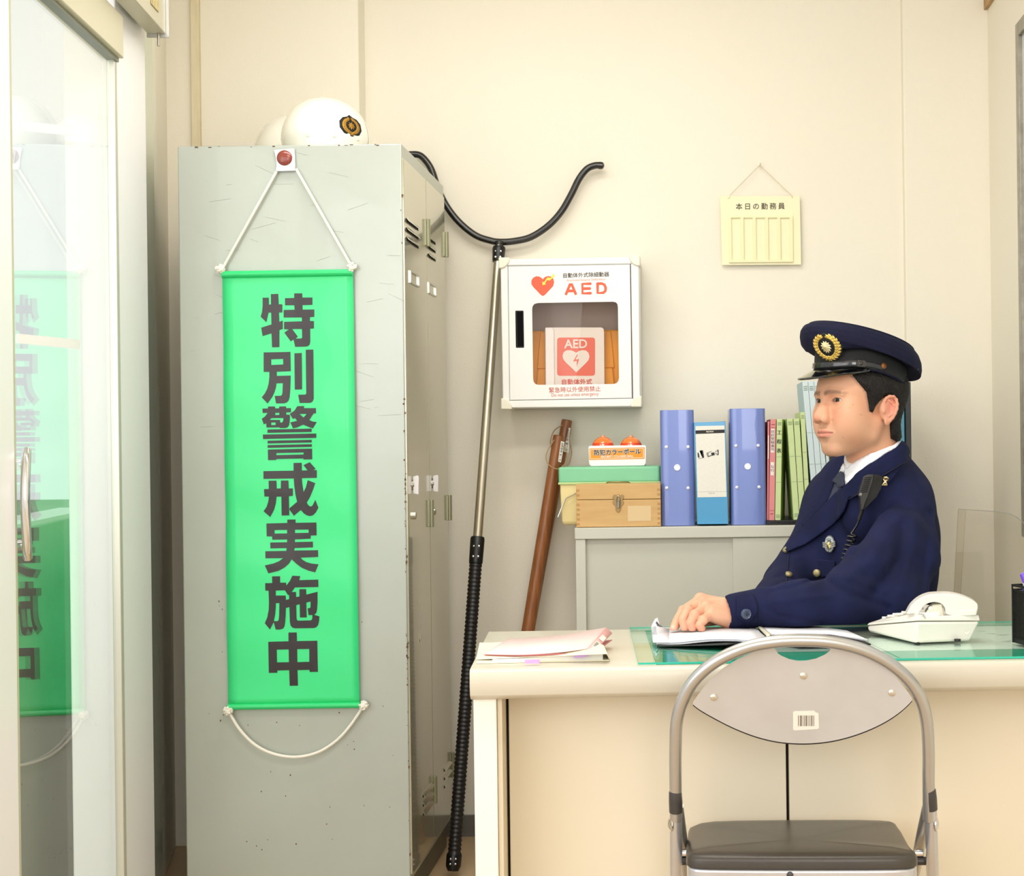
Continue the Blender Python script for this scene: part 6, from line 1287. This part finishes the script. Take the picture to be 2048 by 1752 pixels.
FOLDS = [(((1745, 1040), (1728, 1075), (1706, 1108)), 9, .0075), (((1652, 1164), (1700, 1188), (1775, 1216)), 9, .0050), (((1672, 1148), (1720, 1160), (1770, 1182)), 9, -.0035),
         (((1806, 1050), (1796, 1120), (1752, 1182)), 13, .0060), (((1770, 1060), (1745, 1120), (1700, 1150)), 14, -.0045), (((1530, 1187), (1590, 1173), (1646, 1154)), 5, .0040), (((1545, 1204), (1600, 1197), (1660, 1190)), 7, -.0020),
         (((1528, 1216), (1560, 1232), (1640, 1246)), 5, .0026), (((1856, 1025), (1852, 1110), (1836, 1215)), 9, .0050), (((1832, 1030), (1828, 1100), (1800, 1180)), 12, -.004), (((1822, 948), (1838, 985), (1842, 1030)), 5, .002), (((1762, 1012), (1725, 1040)), 10, -.003),
         (((1600, 1085), (1580, 1120), (1576, 1160)), 4, .0015), (((1540, 1160), (1570, 1150)), 6, .003)]
def seg_px(P, pts):
    u, v = P[:, 0]*F/P[:, 1], (CAMZ-P[:, 2])*F/P[:, 1]; x_ = u*cr+v*sr+CX; y_ = -u*sr+v*cr+CY; b = None
    for (ax, ay), (bx_, by_) in zip(pts[:-1], pts[1:]):
        dx, dy = bx_-ax, by_-ay; t = np.clip(((x_-ax)*dx+(y_-ay)*dy)/(dx*dx+dy*dy), 0, 1); e = np.hypot(x_-ax-t*dx, y_-ay-t*dy); b = e if b is None else np.minimum(b, e)
    return b
def fjacket(P):
    d = ftorso(P); a, b = farms(P)
    w = fnoise(P, 38, 2)
    # pulled folds: shoulder to elbow, elbow pit, forearm
    a = a+.0011*np.sin((P[:, 0]*1.0+P[:, 2]*1.5)*70+2*w)*np.clip((P[:, 2]-.80)/.06, 0, 1)
    d = smin(d, b, .03); d = smin(d, a, .022)
    for pts_, w_, am in FOLDS: d = d+am*np.exp(-(seg_px(P, pts_)/w_)**2)*np.clip((3.36-P[:, 1])/.05, 0, 1)
    cf = chain(P, [A_(1469, 1223, 2.985), A_(1523, 1215, 3.0)], [.0350, .0385]); d = smin(d, cf, .004)
    d = smax(d, -cone(P, A_(1472, 1223, 2.985), A_(1440, 1227, 2.98), .0275, .030), .0045)
    d = smin(d, neckw(P, 69, T_JK), .012)
    d = d+.0010*fnoise(P, 90, 4)
    return np.maximum(d, (.7575-P[:, 2]))                        # sleeves rest flat on the desk
def fj_low(P): return np.maximum(ftorso(P), .50-P[:, 2])
JM = mat('uniform_navy', (22, 27, 60), .85, bump=(1500, .35), var=(18, .25, (25, 30, 68)), spec=.25)
jv, jq = nets(fjacket, (-.02, 2.84, .752), (.62, 3.70, 1.16), .0029/RES)
jk = np_mesh('jacket', jv, jq, JM, off_)
# lower jacket and trousers, hidden behind the desk
def ftrous(P):
    hp = np.float32(list(at(1745, 1300, 3.44))); hp[2] = .56
    d = ell(P, (hp[0], hp[1], .60), (.13, .18, .20), RT3)
    for s_ in (1, -1):
        h_ = hp+tL*.09*s_; k_ = h_+tF*.36; k_[2] = .50; h_[2] = .54; f_ = k_+tF*.02; f_[2] = .07; k_[1] = max(k_[1], 2.95); f_[1] = max(f_[1], 2.98)
        d = smin(d, chain(P, [h_, k_, f_], [.085, .062, .05]), .03)
    return np.maximum(d, P[:, 2]-.752)
tv, tq = nets(ftrous, (-.3, 2.85, .0), (.75, 3.75, .76), .012)
np_mesh('trousers', tv, tq, JM, off_)
sh = MB()
for s_ in (1, -1):
    hp = np.float32(list(at(1745, 1300, 3.44))); f_ = hp+tL*.09*s_+tF*.38; c = Vector((float(f_[0]), max(float(f_[1]), 2.98), .04)); t3 = Vector([float(x) for x in tF]); 
    obj('shoe', MB().tube([c-t3*.09, c-t3*.05, c+t3*.06, c+t3*.13, c+t3*.155], [.028, .038, .038, .030, .012], 16), PAT, off_)
# ---- shirt collar
SHM = mat('shirt_white', (246, 247, 250), .7, bump=(1200, .15))
def fshirt(P): return neckw(P, 64.0, T_SH)
shc = h2w(np.float32([[-40, 0, -110]]))[0]
sv, sq = nets(fshirt, (shc-V3(.11, .11, .14)).tolist(), (shc+V3(.11, .11, .11)).tolist(), .003)
np_mesh('shirt', sv, sq, SHM, off_)
# ---- patches laid on the cloth
def march(f, pxs, Y0=2.86, Y1=3.75):
    pxs = np.float32(pxs); u = (pxs[:, 0]-CX)*cr-(pxs[:, 1]-CY)*sr; v = (pxs[:, 0]-CX)*sr+(pxs[:, 1]-CY)*cr
    D = np.stack([u/F, np.ones_like(u), -v/F], -1); O = V3(0, 0, CAMZ); Y = np.full(len(u), Y0, np.float32); best = Y.copy(); bd = np.full(len(u), 9, np.float32); hit = np.zeros(len(u), bool)
    for _ in range(90):
        d = f(O+D*Y[:, None]); m = (np.abs(d) < bd) & ~hit; bd[m] = np.abs(d)[m]; best[m] = Y[m]; hit |= d < .0004
        Y = np.where(hit, Y, np.minimum(Y+np.maximum(d, .0008)*.8, Y1))
    return O+D*np.where(hit, Y, best)[:, None]
def normals(f, P, e=.003):
    g = np.stack([f(P+V3(*[e if k == i else 0 for k in range(3)]))-f(P-V3(*[e if k == i else 0 for k in range(3)])) for i in range(3)], -1); return g/(np.sqrt((g**2).sum(-1, keepdims=True))+1e-9)
def patch(name, outline, f, off, thick, m, parent, step=4.0, edge=None, smooth_n=True, dense=3.0):
    out = []
    for i in range(len(outline)):
        a, b = np.array(outline[i]), np.array(outline[(i+1) % len(outline)]); n = max(1, int(np.hypot(*(b-a))/dense)); out += [tuple(a+(b-a)*k/n) for k in range(n)]
    vs = [Vector(p) for p in out]; n0 = len(vs); xs = [p[0] for p in out]; ys = [p[1] for p in out]
    def inside(x_, y_):
        c = False; j = n0-1
        for i in range(n0):
            if (ys[i] > y_) != (ys[j] > y_) and x_ < (xs[j]-xs[i])*(y_-ys[i])/(ys[j]-ys[i])+xs[i]: c = not c
            j = i
        return c
    x_ = min(xs)+step/2
    while x_ < max(xs):
        y_ = min(ys)+step/2
        while y_ < max(ys):
            if inside(x_, y_) and min((x_-a)**2+(y_-b)**2 for a, b in out) > (step*.45)**2: vs.append(Vector((x_, y_)))
            y_ += step
        x_ += step
    V, E, Fc = delaunay_2d_cdt(vs, [(i, (i+1) % n0) for i in range(n0)], [], 1, 1e-4)[:3]
    P = march(f, [(v.x, v.y) for v in V]); N = normals(f, P, .006); P = P+N*off
    mb = MB(); mb.v = [tuple(float(c) for c in p) for p in P]; mb.f = [tuple(t) for t in Fc]; mb.mi = [0]*len(Fc)
    o = obj(name, mb, m, parent, angle=50); md = o.modifiers.new('solid', 'SOLIDIFY'); md.thickness = thick; md.offset = 0; return o
def fcol(P): return smin(fjacket(P), fshirt(P), .006)
def fsm(P):
    a, b = farms(P); return smin(ftorso(P), a, .03)
SEAM = mat('seam_navy', (14, 17, 42), .8)
TIE = mat('tie_blue_grey', (56, 62, 86), .6, bump=(1800, .4), var=(700, .5, (44, 48, 70)))
# shirt front, tie
patch('shirt_front', [(1690, 929), (1680, 952), (1673, 965), (1662, 1000), (1672, 1008), (1700, 972), (1722, 950), (1758, 918), (1740, 915), (1716, 922), (1700, 934), (1694, 940)], fcol, .0015, .0015, SHM, off_)
patch('shirt_collar', [(1693, 940), (1713, 925), (1745, 909), (1776, 896), (1799, 886.5), (1803, 890), (1770, 908), (1738, 931), (1712, 955), (1696, 973), (1693.5, 962)], fcol, .0045, .002, SHM, off_)
patch('shirt_collar', [(1690, 928), (1693, 940), (1688, 950), (1680, 958), (1673, 966), (1678, 952)], fcol, .004, .002, SHM, off_)
patch('tie', [(1674, 966), (1683, 970), (1694, 973), (1683, 988), (1661, 1010), (1656, 1010), (1661, 998)], fcol, .0045, .003, TIE, off_)
patch('tie_knot', [(1690.5, 944), (1693.5, 950), (1694, 962), (1695, 971), (1688, 975), (1673, 967), (1672, 964), (1681, 954)], fcol, .008, .006, TIE, off_)
# lapels and collar of the jacket
LAP = [(1800.5, 888), (1768, 909), (1735, 934), (1712, 955), (1695, 971), (1676, 988), (1660, 1004), (1635, 1031), (1608, 1061), (1584, 1088), (1573, 1104), (1577, 1108), (1592, 1101), (1612, 1092), (1630, 1080), (1648, 1067), (1668, 1052), (1684, 1037), (1694, 1022), (1700, 1004), (1703, 995), (1716, 993), (1723, 985), (1733, 974), (1748, 961), (1765, 949), (1790, 934), (1813, 919), (1815, 911), (1809, 895)]
patch('lapel', LAP, fcol, .0075, .003, JM, off_)
patch('lapel', [(1672, 966), (1660, 969), (1650, 980), (1640, 996), (1626, 1018), (1608, 1046), (1610, 1058), (1634, 1031), (1656, 1006), (1664, 990)], fcol, .005, .003, JM, off_)
patch('collar_seam', [(1701, 999), (1706, 996), (1722, 984), (1741, 965), (1766, 947), (1812, 917), (1812, 919), (1768, 949.5), (1744, 966.5), (1724, 987), (1706, 998.5)], fcol, .0095, .0006, SEAM, off_)
patch('epaulette', [(1790, 932), (1797, 938), (1786, 955), (1774, 968), (1765, 962), (1770, 951)], fjacket, .004, .003, JM, off_)
# front edge, pocket, cuff strap
patch('front_edge', [(1577, 1108), (1574, 1135), (1571, 1165), (1573, 1166), (1576, 1136), (1579, 1108)], fjacket, .0012, .001, SEAM, off_, dense=5)
patch('pocket_flap', [(1609, 1117), (1640, 1118), (1672, 1122), (1672, 1150), (1652, 1154), (1636, 1157), (1620, 1146), (1610, 1133)], ftorso, .0035, .002, JM, off_)
patch('pocket_seam', [(1636, 1158), (1652, 1156), (1660, 1154), (1660, 1156), (1652, 1158), (1638, 1160)], ftorso, .0045, .001, SEAM, off_)
patch('cuff_strap', [(1473, 1195), (1505, 1189), (1511, 1201), (1516, 1221), (1505, 1235), (1495, 1246), (1480, 1238), (1473, 1232)], fjacket, .003, .002, JM, off_)
patch('cuff_seam', [(1504, 1186), (1511, 1197), (1516, 1215), (1518, 1240), (1516, 1257), (1518, 1257), (1520, 1240), (1517.5, 1214), (1512.5, 1196), (1506, 1186)], fjacket, .0006, .0008, SEAM, off_)
def stud(name, px, py, r, m_, f=fjacket, off=.005, n=24, dome=.5, tilt=None):
    P = march(f, [(px, py)]); N = normals(f, P, .012)[0]; p = Vector([float(x) for x in P[0]])+Vector([float(x) for x in N])*off; nn = Vector([float(x) for x in N])
    return obj(name, MB().lathe(p, nn, [(r*.98, -.004), (r, 0), (r*.94, .0012), (r*.7, .0012+r*dome*.3), (r*.4, .0012+r*dome*.45), (0, .0012+r*dome*.5)], n), m_, off_), p, nn
BG = mat('button_gold', (176, 164, 120), .36, metal=.75, bump=(700, .5))
for (x_, y_) in ((1574, 1102), (1577, 1152)): stud('jacket_button', x_, y_, .0080, BG, off=.006)
stud('pocket_button', 1634.5, 1146, .0088, BG, off=.007)
o_, p, nn = stud('cuff_button', 1489, 1227, .0098, mat('button_slate', (74, 84, 108), .25, coat=.5), off=.0062, dome=.05)
ax_ = nn.cross(Z).normalized(); ay_ = nn.cross(ax_)
rm = MB().lathe(p, nn, [(.0098, .001), (.0098, .0026), (.0084, .0032), (.0076, .0022)], 28); obj('button_rim', rm, mat('button_slate', (74, 84, 108), .25, coat=.5), o_, origin=wloc(off_))
hm = MB()
for a, b in ((1, 0), (-1, 0), (0, 1), (0, -1)): hm.lathe(p+(ax_*a+ay_*b)*.0026+nn*.0026, nn, [(.0011, 0), (.0011, .0004), (0, .0004)], 10)
obj('button_holes', hm, PAT, o_, origin=wloc(off_))
# chest badge: silver shield with wings and numerals
def badge_frame(px, py, off, rot=0.0):
    P = march(fjacket, [(px, py)]); N = normals(fjacket, P, .02)[0]; n = Vector([float(x) for x in N]); p = Vector([float(x) for x in P[0]])+n*off
    u_ = (Z-n*n.z).normalized(); r_ = u_.cross(n); c, s_ = math.cos(rot), math.sin(rot); return lambda w, h, d: p+(r_*(c*w+s_*h)+u_*(c*h-s_*w))/1000+n*(d/1000)
BF = badge_frame(1663, 1088, .004, -.10); SLV = mat('badge_silver', (206, 204, 200), .28, metal=.85, bump=(700, .5)); SLD = mat('badge_silver_dark', (120, 122, 126), .35, metal=.6)
def bplate(loops3, m_, nm, parent): return obj(nm, loops3, m_, parent, origin=wloc(off_), bevel=.0003)
def pr(loop, d0, d1):
    n = len(loop); return MB().add([BF(w, h, d0) for w, h in loop]+[BF(w, h, d1) for w, h in loop], [tuple(reversed(range(n))), tuple(range(n, 2*n))]+[(i, (i+1) % n, n+(i+1) % n, n+i) for i in range(n)])
b0_ = obj('chest_badge', pr([(-15, -2), (-15, 6), (-11, 14), (-4, 18.5), (4, 18.5), (11, 14), (15, 6), (15, -2), (11, -12), (4, -18), (-4, -18), (-11, -12)], 0, 2.0), SLD, off_, bevel=.0005)
obj('badge_arch', pr([(-13, 2), (-12.5, 6), (-9.5, 12.5), (-3.5, 16.3), (3.5, 16.3), (9.5, 12.5), (12.5, 6), (13, 2), (8, 1), (7, 5), (3, 8.5), (-3, 8.5), (-7, 5), (-8, 1)], 2.0, 2.7), mat('badge_enamel', (214, 218, 222), .3, metal=.3), b0_, origin=wloc(off_), bevel=.0003)
tm = text_mesh('MP136', 6.4, (Vector((0, 0, 0)), X, Yv), bold=.0, spacing=1.05)
tm.v = [tuple(BF(math.sin(-v[0]*-.075)*(7.9+(v[1])+2.0)*1.12, math.cos(v[0]*.075)*(9.5+v[1])+1.2, 2.95)) for v in tm.v]
obj('badge_lettering', tm, mat('badge_ink', (30, 32, 40), .5), b0_, smooth=False, origin=wloc(off_))
wg = MB()
for sg in (-1, 1):
    for j in range(3):
        t_ = pr([(sg*5, 3-j*4), (sg*19, 5.5-j*4.2), (sg*19.5, 2.5-j*4.2), (sg*5, -.5-j*4)], 2.2, 4.2); wg.add(t_.v, t_.f)
obj('badge_wings', wg, SLV, b0_, origin=wloc(off_), smooth=False)
rays = MB(); cn = 12; L3 = [BF((8.5 if i % 2 else 5.2)*math.cos(i*math.pi/cn), -2+(8.5 if i % 2 else 5.2)*math.sin(i*math.pi/cn), 4.2) for i in range(2*cn)]; rays.add(L3+[BF(0, -2, 6.4)], [(i, (i+1) % (2*cn), 2*cn) for i in range(2*cn)])
obj('badge_sun', rays, mat('badge_pale_gold', (222, 200, 140), .3, metal=.85), b0_, origin=wloc(off_), smooth=False)
lv_ = MB()
for sg in (-1, 1):
    for j in range(5):
        a = math.radians(-100+sg*(16+j*14)); w_, h_ = 12*math.cos(a), -3+12*math.sin(a); t_ = pr([(w_-2, h_-2), (w_+2, h_-1.5), (w_+2, h_+2), (w_-1.5, h_+2.4)], 2.2, 4); lv_.add(t_.v, t_.f)
obj('badge_leaves', lv_, SLV, b0_, origin=wloc(off_), smooth=False)
# ---- speaker microphone clipped to the shoulder
MIC = mat('mic_black', (30, 28, 27), .42, coat=.15, bump=(600, .1))
def zm(sx_, sy_): return (sx_/5.476+1610, sy_/5.476+860)
Pm = march(fjacket, [zm(730, 700)])[0]; Ym = float(Pm[1])-.045
mcp = thing('speaker_microphone', 'black ribbed radio speaker microphone with a coiled cord clipped on the uniform', 'radio microphone', at(*zm(700, 880), Ym))
def mz(x_, y_, dy=0): return at(*zm(x_, y_), Ym+dy)
face = [(692, 490), (742, 486), (752, 494), (744, 560), (716, 645), (690, 730), (660, 800), (640, 872), (614, 880), (604, 742), (588, 718), (606, 640), (648, 515)]
side = [(742, 486), (800, 490), (846, 514), (850, 540), (838, 640), (782, 738), (716, 800), (652, 872), (640, 872), (660, 800), (690, 730), (716, 645), (744, 560), (752, 494)]
f3 = [mz(x_, y_, -.0) for x_, y_ in face]
obj('body', MB().prism([mz(x_, y_) for x_, y_ in face], (.0, .026, 0)), MIC, mcp, bevel=.002, seg=3)
sd = []
for (x_, y_) in side: sd.append(mz(x_, y_, .004 if x_ < 760 else .016))
obj('shell', MB().prism(sd, (.002, .026, 0)), MIC, mcp, bevel=.003, seg=3)
for j in range(8):
    y_ = 517+j*22.5; x0_ = 654-(y_-517)*.31; x1_ = 728-(y_-517)*.29
    obj('grille_rib', MB().tube([mz(x0_, y_, -.0015), mz((x0_+x1_)/2, y_-1, -.003), mz(x1_, y_-3, -.0015)], .0016, 8), MIC, mcp)
obj('button', MB().prism([mz(598, 690, -.003), mz(626, 688, -.003), (mz(622, 722, -.003)), mz(592, 718, -.003)], (0, .004, 0)), mat('mic_button', (130, 126, 120), .4), mcp, bevel=.0008)
obj('strain_relief', MB().tube([mz(628, 868, .010), mz(618, 910, .012), mz(600, 960, .014), mz(590, 990, .016)], [.0048, .0042, .0038, .0034], 12), MIC, mcp)
CB = mat('cord_black', (12, 12, 13), .25, coat=.5)
obj('cord', MB().tube(spline([mz(592, 985, .016), mz(570, 1040, .018), mz(530, 1100, .020), mz(505, 1140, .018)]), .0022, 10), CB, mcp)
hl_ = []; c0_, c1_ = mz(522, 1152, .016), mz(436, 1440, .022)
axc = (c1_-c0_).normalized(); e1 = axc.cross(Yv).normalized(); e2 = axc.cross(e1)
for i in range(6*20+1):
    t = i/20.0; r_ = .0078; a = 2*math.pi*t; hl_.append(c0_.lerp(c1_, t/6.0)+(e1*math.cos(a)+e2*math.sin(a))*r_)
obj('coiled_cord', MB().tube([mz(505, 1140, .018)]+hl_, .0026, 10), CB, mcp)
BR = mat('clip_brass', (206, 186, 140), .25, metal=.9)
cm = MB().tube(spline([mz(858, 530, .006), mz(872, 520, .0), mz(898, 522, -.002), mz(908, 536, .0), mz(900, 552, .002), mz(882, 552, .0)]), .0022, 8).tube([mz(862, 540, .002), mz(888, 580, -.002), mz(895, 602, .0)], .002, 8).tube([mz(893, 548, .0), mz(862, 585, -.002), mz(848, 604, .0)], .002, 8).tube([mz(846, 600, .0), mz(895, 600, .0)], .002, 8)
obj('clip', cm, BR, mcp)
# ================================================================ hands
pg = .7585
IM, MM, RM, PM = A_(1401, 1200, 3.035), A_(1406, 1206, 3.008), A_(1413, 1215, 2.982), A_(1424, 1228, 2.962)
FNG = [(IM, A_(1366, 1222, 2.99), A_(1354, 1242, 2.968), A_(1348, 1257, 2.955), .0098), (MM, A_(1376, 1219, 2.965), A_(1366, 1240, 2.95), A_(1370, 1255, 2.945), .0100),
       (RM, A_(1389, 1230, 2.942), A_(1381, 1246, 2.936), A_(1385, 1256, 2.936), .0096), (PM, A_(1406, 1240, 2.935), A_(1399, 1250, 2.930), A_(1403, 1257, 2.931), .0088)]
WR = A_(1466, 1226, 2.995)
def fhand(P):
    d = None
    for k, (m_, p_, q_, t_, r) in enumerate(FNG):
        f = chain(P, [m_, p_, q_, t_], [r*1.10, r*.98, r*.92, r*.85]); f = smin(f, ell(P, p_, (r*1.12,)*3), .002)
        d = f if d is None else smin(d, f, .0012)
    pal = None
    for k, (m_, *_r) in enumerate(FNG):
        w = WR+V3(0, (.018, .006, -.006, -.016)[k], (.006, .007, .002, -.006)[k]); e = cone(P, w, m_, .019, .0125); pal = e if pal is None else smin(pal, e, .012)
    pal = smin(pal, cone(P, WR+V3(-.012, -.012, -.010), PM+V3(.006, 0, -.004), .018, .012), .012)
    pal = smin(pal, cone(P, WR, WR+V3(.10, .01, .0), .026, .03), .014)
    d = smin(d, pal, .007)
    for k, (m_, *_r) in enumerate(FNG): d = smin(d, ell(P, m_+V3(0, -.001, .004), (.010, .010, .009)), .006)     # knuckles
    th = chain(P, [WR+V3(-.02, .03, -.008), A_(1432, 1240, 3.03), A_(1412, 1250, 3.015), A_(1398, 1255, 3.0)], [.017, .0125, .011, .009]); d = smin(d, th, .008)
    for a, b in ((MM, FNG[1][1]), (RM, FNG[2][1])): pass
    d = smax(d, -chain(P, [A_(1412, 1197, 2.985), A_(1440, 1207, 2.975)], [.0015, .001]), .004)
    return np.maximum(d, pg-P[:, 2])
hnv, hnq = nets(fhand, (-.07, 2.90, .752), (.22, 3.08, .90), .0016/RES)
hc = np.tile(LIN_(230, 182, 150), (len(hnv), 1)); hc = mixc(hc, LIN_(216, 152, 122), .3+.25*fnoise(hnv*1000, .12, 6))
for (m_, p_, q_, t_, r) in FNG:
    for c_, w_, rr in ((p_, .45, .010), (q_, .35, .008), (m_+V3(0, -.004, .006), .25, .012), (t_, .55, .009)): hc = mixc(hc, LIN_(222, 134, 110), w_*np.exp(-((hnv-c_)**2).sum(-1)/rr**2))
nl = A_(1345, 1253, 2.945); hc = mixc(hc, LIN_(246, 212, 196), .8*np.exp(-(((hnv-nl)/V3(.0045, .006, .0062))**2).sum(-1)))
hc = mixc(hc, LIN_(90, 50, 36), .8*np.exp(-((hnv-A_(1382, 1210, 2.975))**2)[:, [0, 2]].sum(-1)/.0010**2))
# hidden part of the body so the figure is one closed piece of skin under the clothes
def fbody(P):
    d = ftorso(P)+.016; a, b = farms(P); return np.maximum(smin(smin(d, a+.018, .02), b+.018, .02), .56-P[:, 2])
bv, bq = nets(fbody, (-.05, 2.88, .55), (.60, 3.68, 1.12), .010)
bc = np.tile(LIN_(226, 176, 142), (len(bv), 1))
allv = np.concatenate([h2w(hv), bv, hnv]); allq = np.concatenate([hq, bq+len(hv), hnq+len(hv)+len(bv)])
np_mesh('body', allv, allq, SKIN, off_, cols=np.concatenate([hcol, bc, hc]))
# ================================================================ two white helmets on the locker
HW = mat('helmet_white', (246, 243, 230), .22, coat=.6); HR = mat('helmet_rivet', (238, 234, 216), .3, coat=.3)
def helmet(label, px, ptop, Y, half, wide, yaw, badge):
    tz_ = at(px, ptop, Y).z; c = at(px, 300, Y); cc_ = Vector((c.x, Y, zt)); hgt = tz_-zt
    t = thing('helmet', label, 'helmet', cc_, 'white helmets on the locker'); cy_, sy_ = math.cos(yaw), math.sin(yaw)
    def S(ph, th, off=0):
        r = math.sin(th)**.92 if th < math.pi/2 else 1-.10*(th-math.pi/2)/.5; zz = math.cos(min(th, math.pi/2)); low = max(0, th-math.pi/2)
        x_ = (half+off)*r*math.cos(ph); y_ = (wide+off)*r*math.sin(ph); z_ = zt+.052+(hgt-.052+off)*zz-.1*low
        return Vector((cc_.x+x_*cy_-y_*sy_, cc_.y+x_*sy_+y_*cy_, max(z_, zt+.0005)))
    rows = [[S(2*math.pi*k/48, max(.01, th)) for k in range(49)] for th in [math.pi/2*i/20 for i in range(21)]+[math.pi/2+.5*i/4 for i in range(1, 5)]]
    obj('shell', MB().grid(rows), HW, t, solid=.003, angle=0)
    obj('edge_trim', MB().tube([S(2*math.pi*k/48, math.pi/2+.5) for k in range(48)], .0032, 8, closed=True), mat('trim_red', (170, 70, 56), .4) if not badge else HW, t)
    if badge:
        for ph in (-1.72, -1.13, -.52, .1, 2.4):
            p = S(ph, 1.62); n = (p-Vector((cc_.x, cc_.y, p.z))).normalized(); obj('rivet', MB().lathe(p, n, [(.0066, 0), (.006, .0016), (.003, .0030), (0, .0034)], 18), HR, t)
        p0_ = S(-1.60, 1.33, .0006); p1_ = S(-1.50, 1.33, .0006); obj('maker_mark', MB().tube([p0_, (p0_+p1_)/2+Vector((0, 0, -.0016)), p1_], .0007, 6), mat('mark_tan', (214, 200, 150), .5), t)
        ph0, th0 = -.70, 1.36
        def P3(w, h, d):
            q = S(ph0+w/1000/half*1.05, th0-h/1000/.125, d/1000*.6+.0006); return q
        lp = [(0, 33), (8, 26), (20, 22), (29, 10), (29, -8), (20, -22), (0, -29), (-20, -22), (-29, -8), (-29, 10), (-20, 22), (-8, 26)]
        sc = 1.08; rows2 = [[P3(w*f*sc, h*f*sc, 1.5) for w, h in lp+lp[:1]] for f in (1, .8, .6, .4, .2, .02)]
        bk = obj('badge', MB().grid(rows2), BKC, t, angle=0, solid=.0012)
        AG = mat('badge_antique_gold', (178, 134, 52), .4, metal=.75, bump=(700, .5))
        g = MB()
        for sg in (-1, 1):
            for j in range(13):
                a = math.radians(185-150*j/12); cx_, cy2 = sg*17*math.sin(a), 18*math.cos(a)-2
                for k in range(2):
                    dw, dh = sg*math.cos(a)*-1*(1 if k else .6)+sg*(.7 if k else -.2), math.sin(a)+.2; l_ = math.hypot(dw, dh); dw /= l_; dh /= l_
                    L3 = [P3((cx_+dw*10*u-dh*3*v)*sc, (cy2+dh*10*u+dw*3*v)*sc, 2.6) for u, v in ((0, 0), (.35, 1), (.7, .8), (1, 0), (.7, -.8), (.35, -1))]; g.add(L3+[P3((cx_+dw*5)*sc, (cy2+dh*5)*sc, 5)], [(i, (i+1) % 6, 6) for i in range(6)])
        for (fx, fy, r_) in ((0, 0, 9.5), (-5, 20, 4.5), (5, 20, 4.5), (0, -22, 5)):
            L3 = [P3((fx+(r_ if i % 2 else r_*.6)*math.cos(i*math.pi/8+.2))*sc, (fy+(r_ if i % 2 else r_*.6)*1.15*math.sin(i*math.pi/8+.2))*sc, 2.6) for i in range(16)]; g.add(L3+[P3(fx*sc, fy*sc, 6)], [(i, (i+1) % 16, 16) for i in range(16)])
        obj('wreath', g, AG, bk, smooth=False, origin=cc_)
helmet('front white helmet with a gold wreath badge on top of the locker', 652, 198.5, 3.93, .1085, .12, 0, True)
helmet('plain white helmet half hidden behind the badged one on the locker', 591, 231.5, 4.17, .107, .118, 0, False)
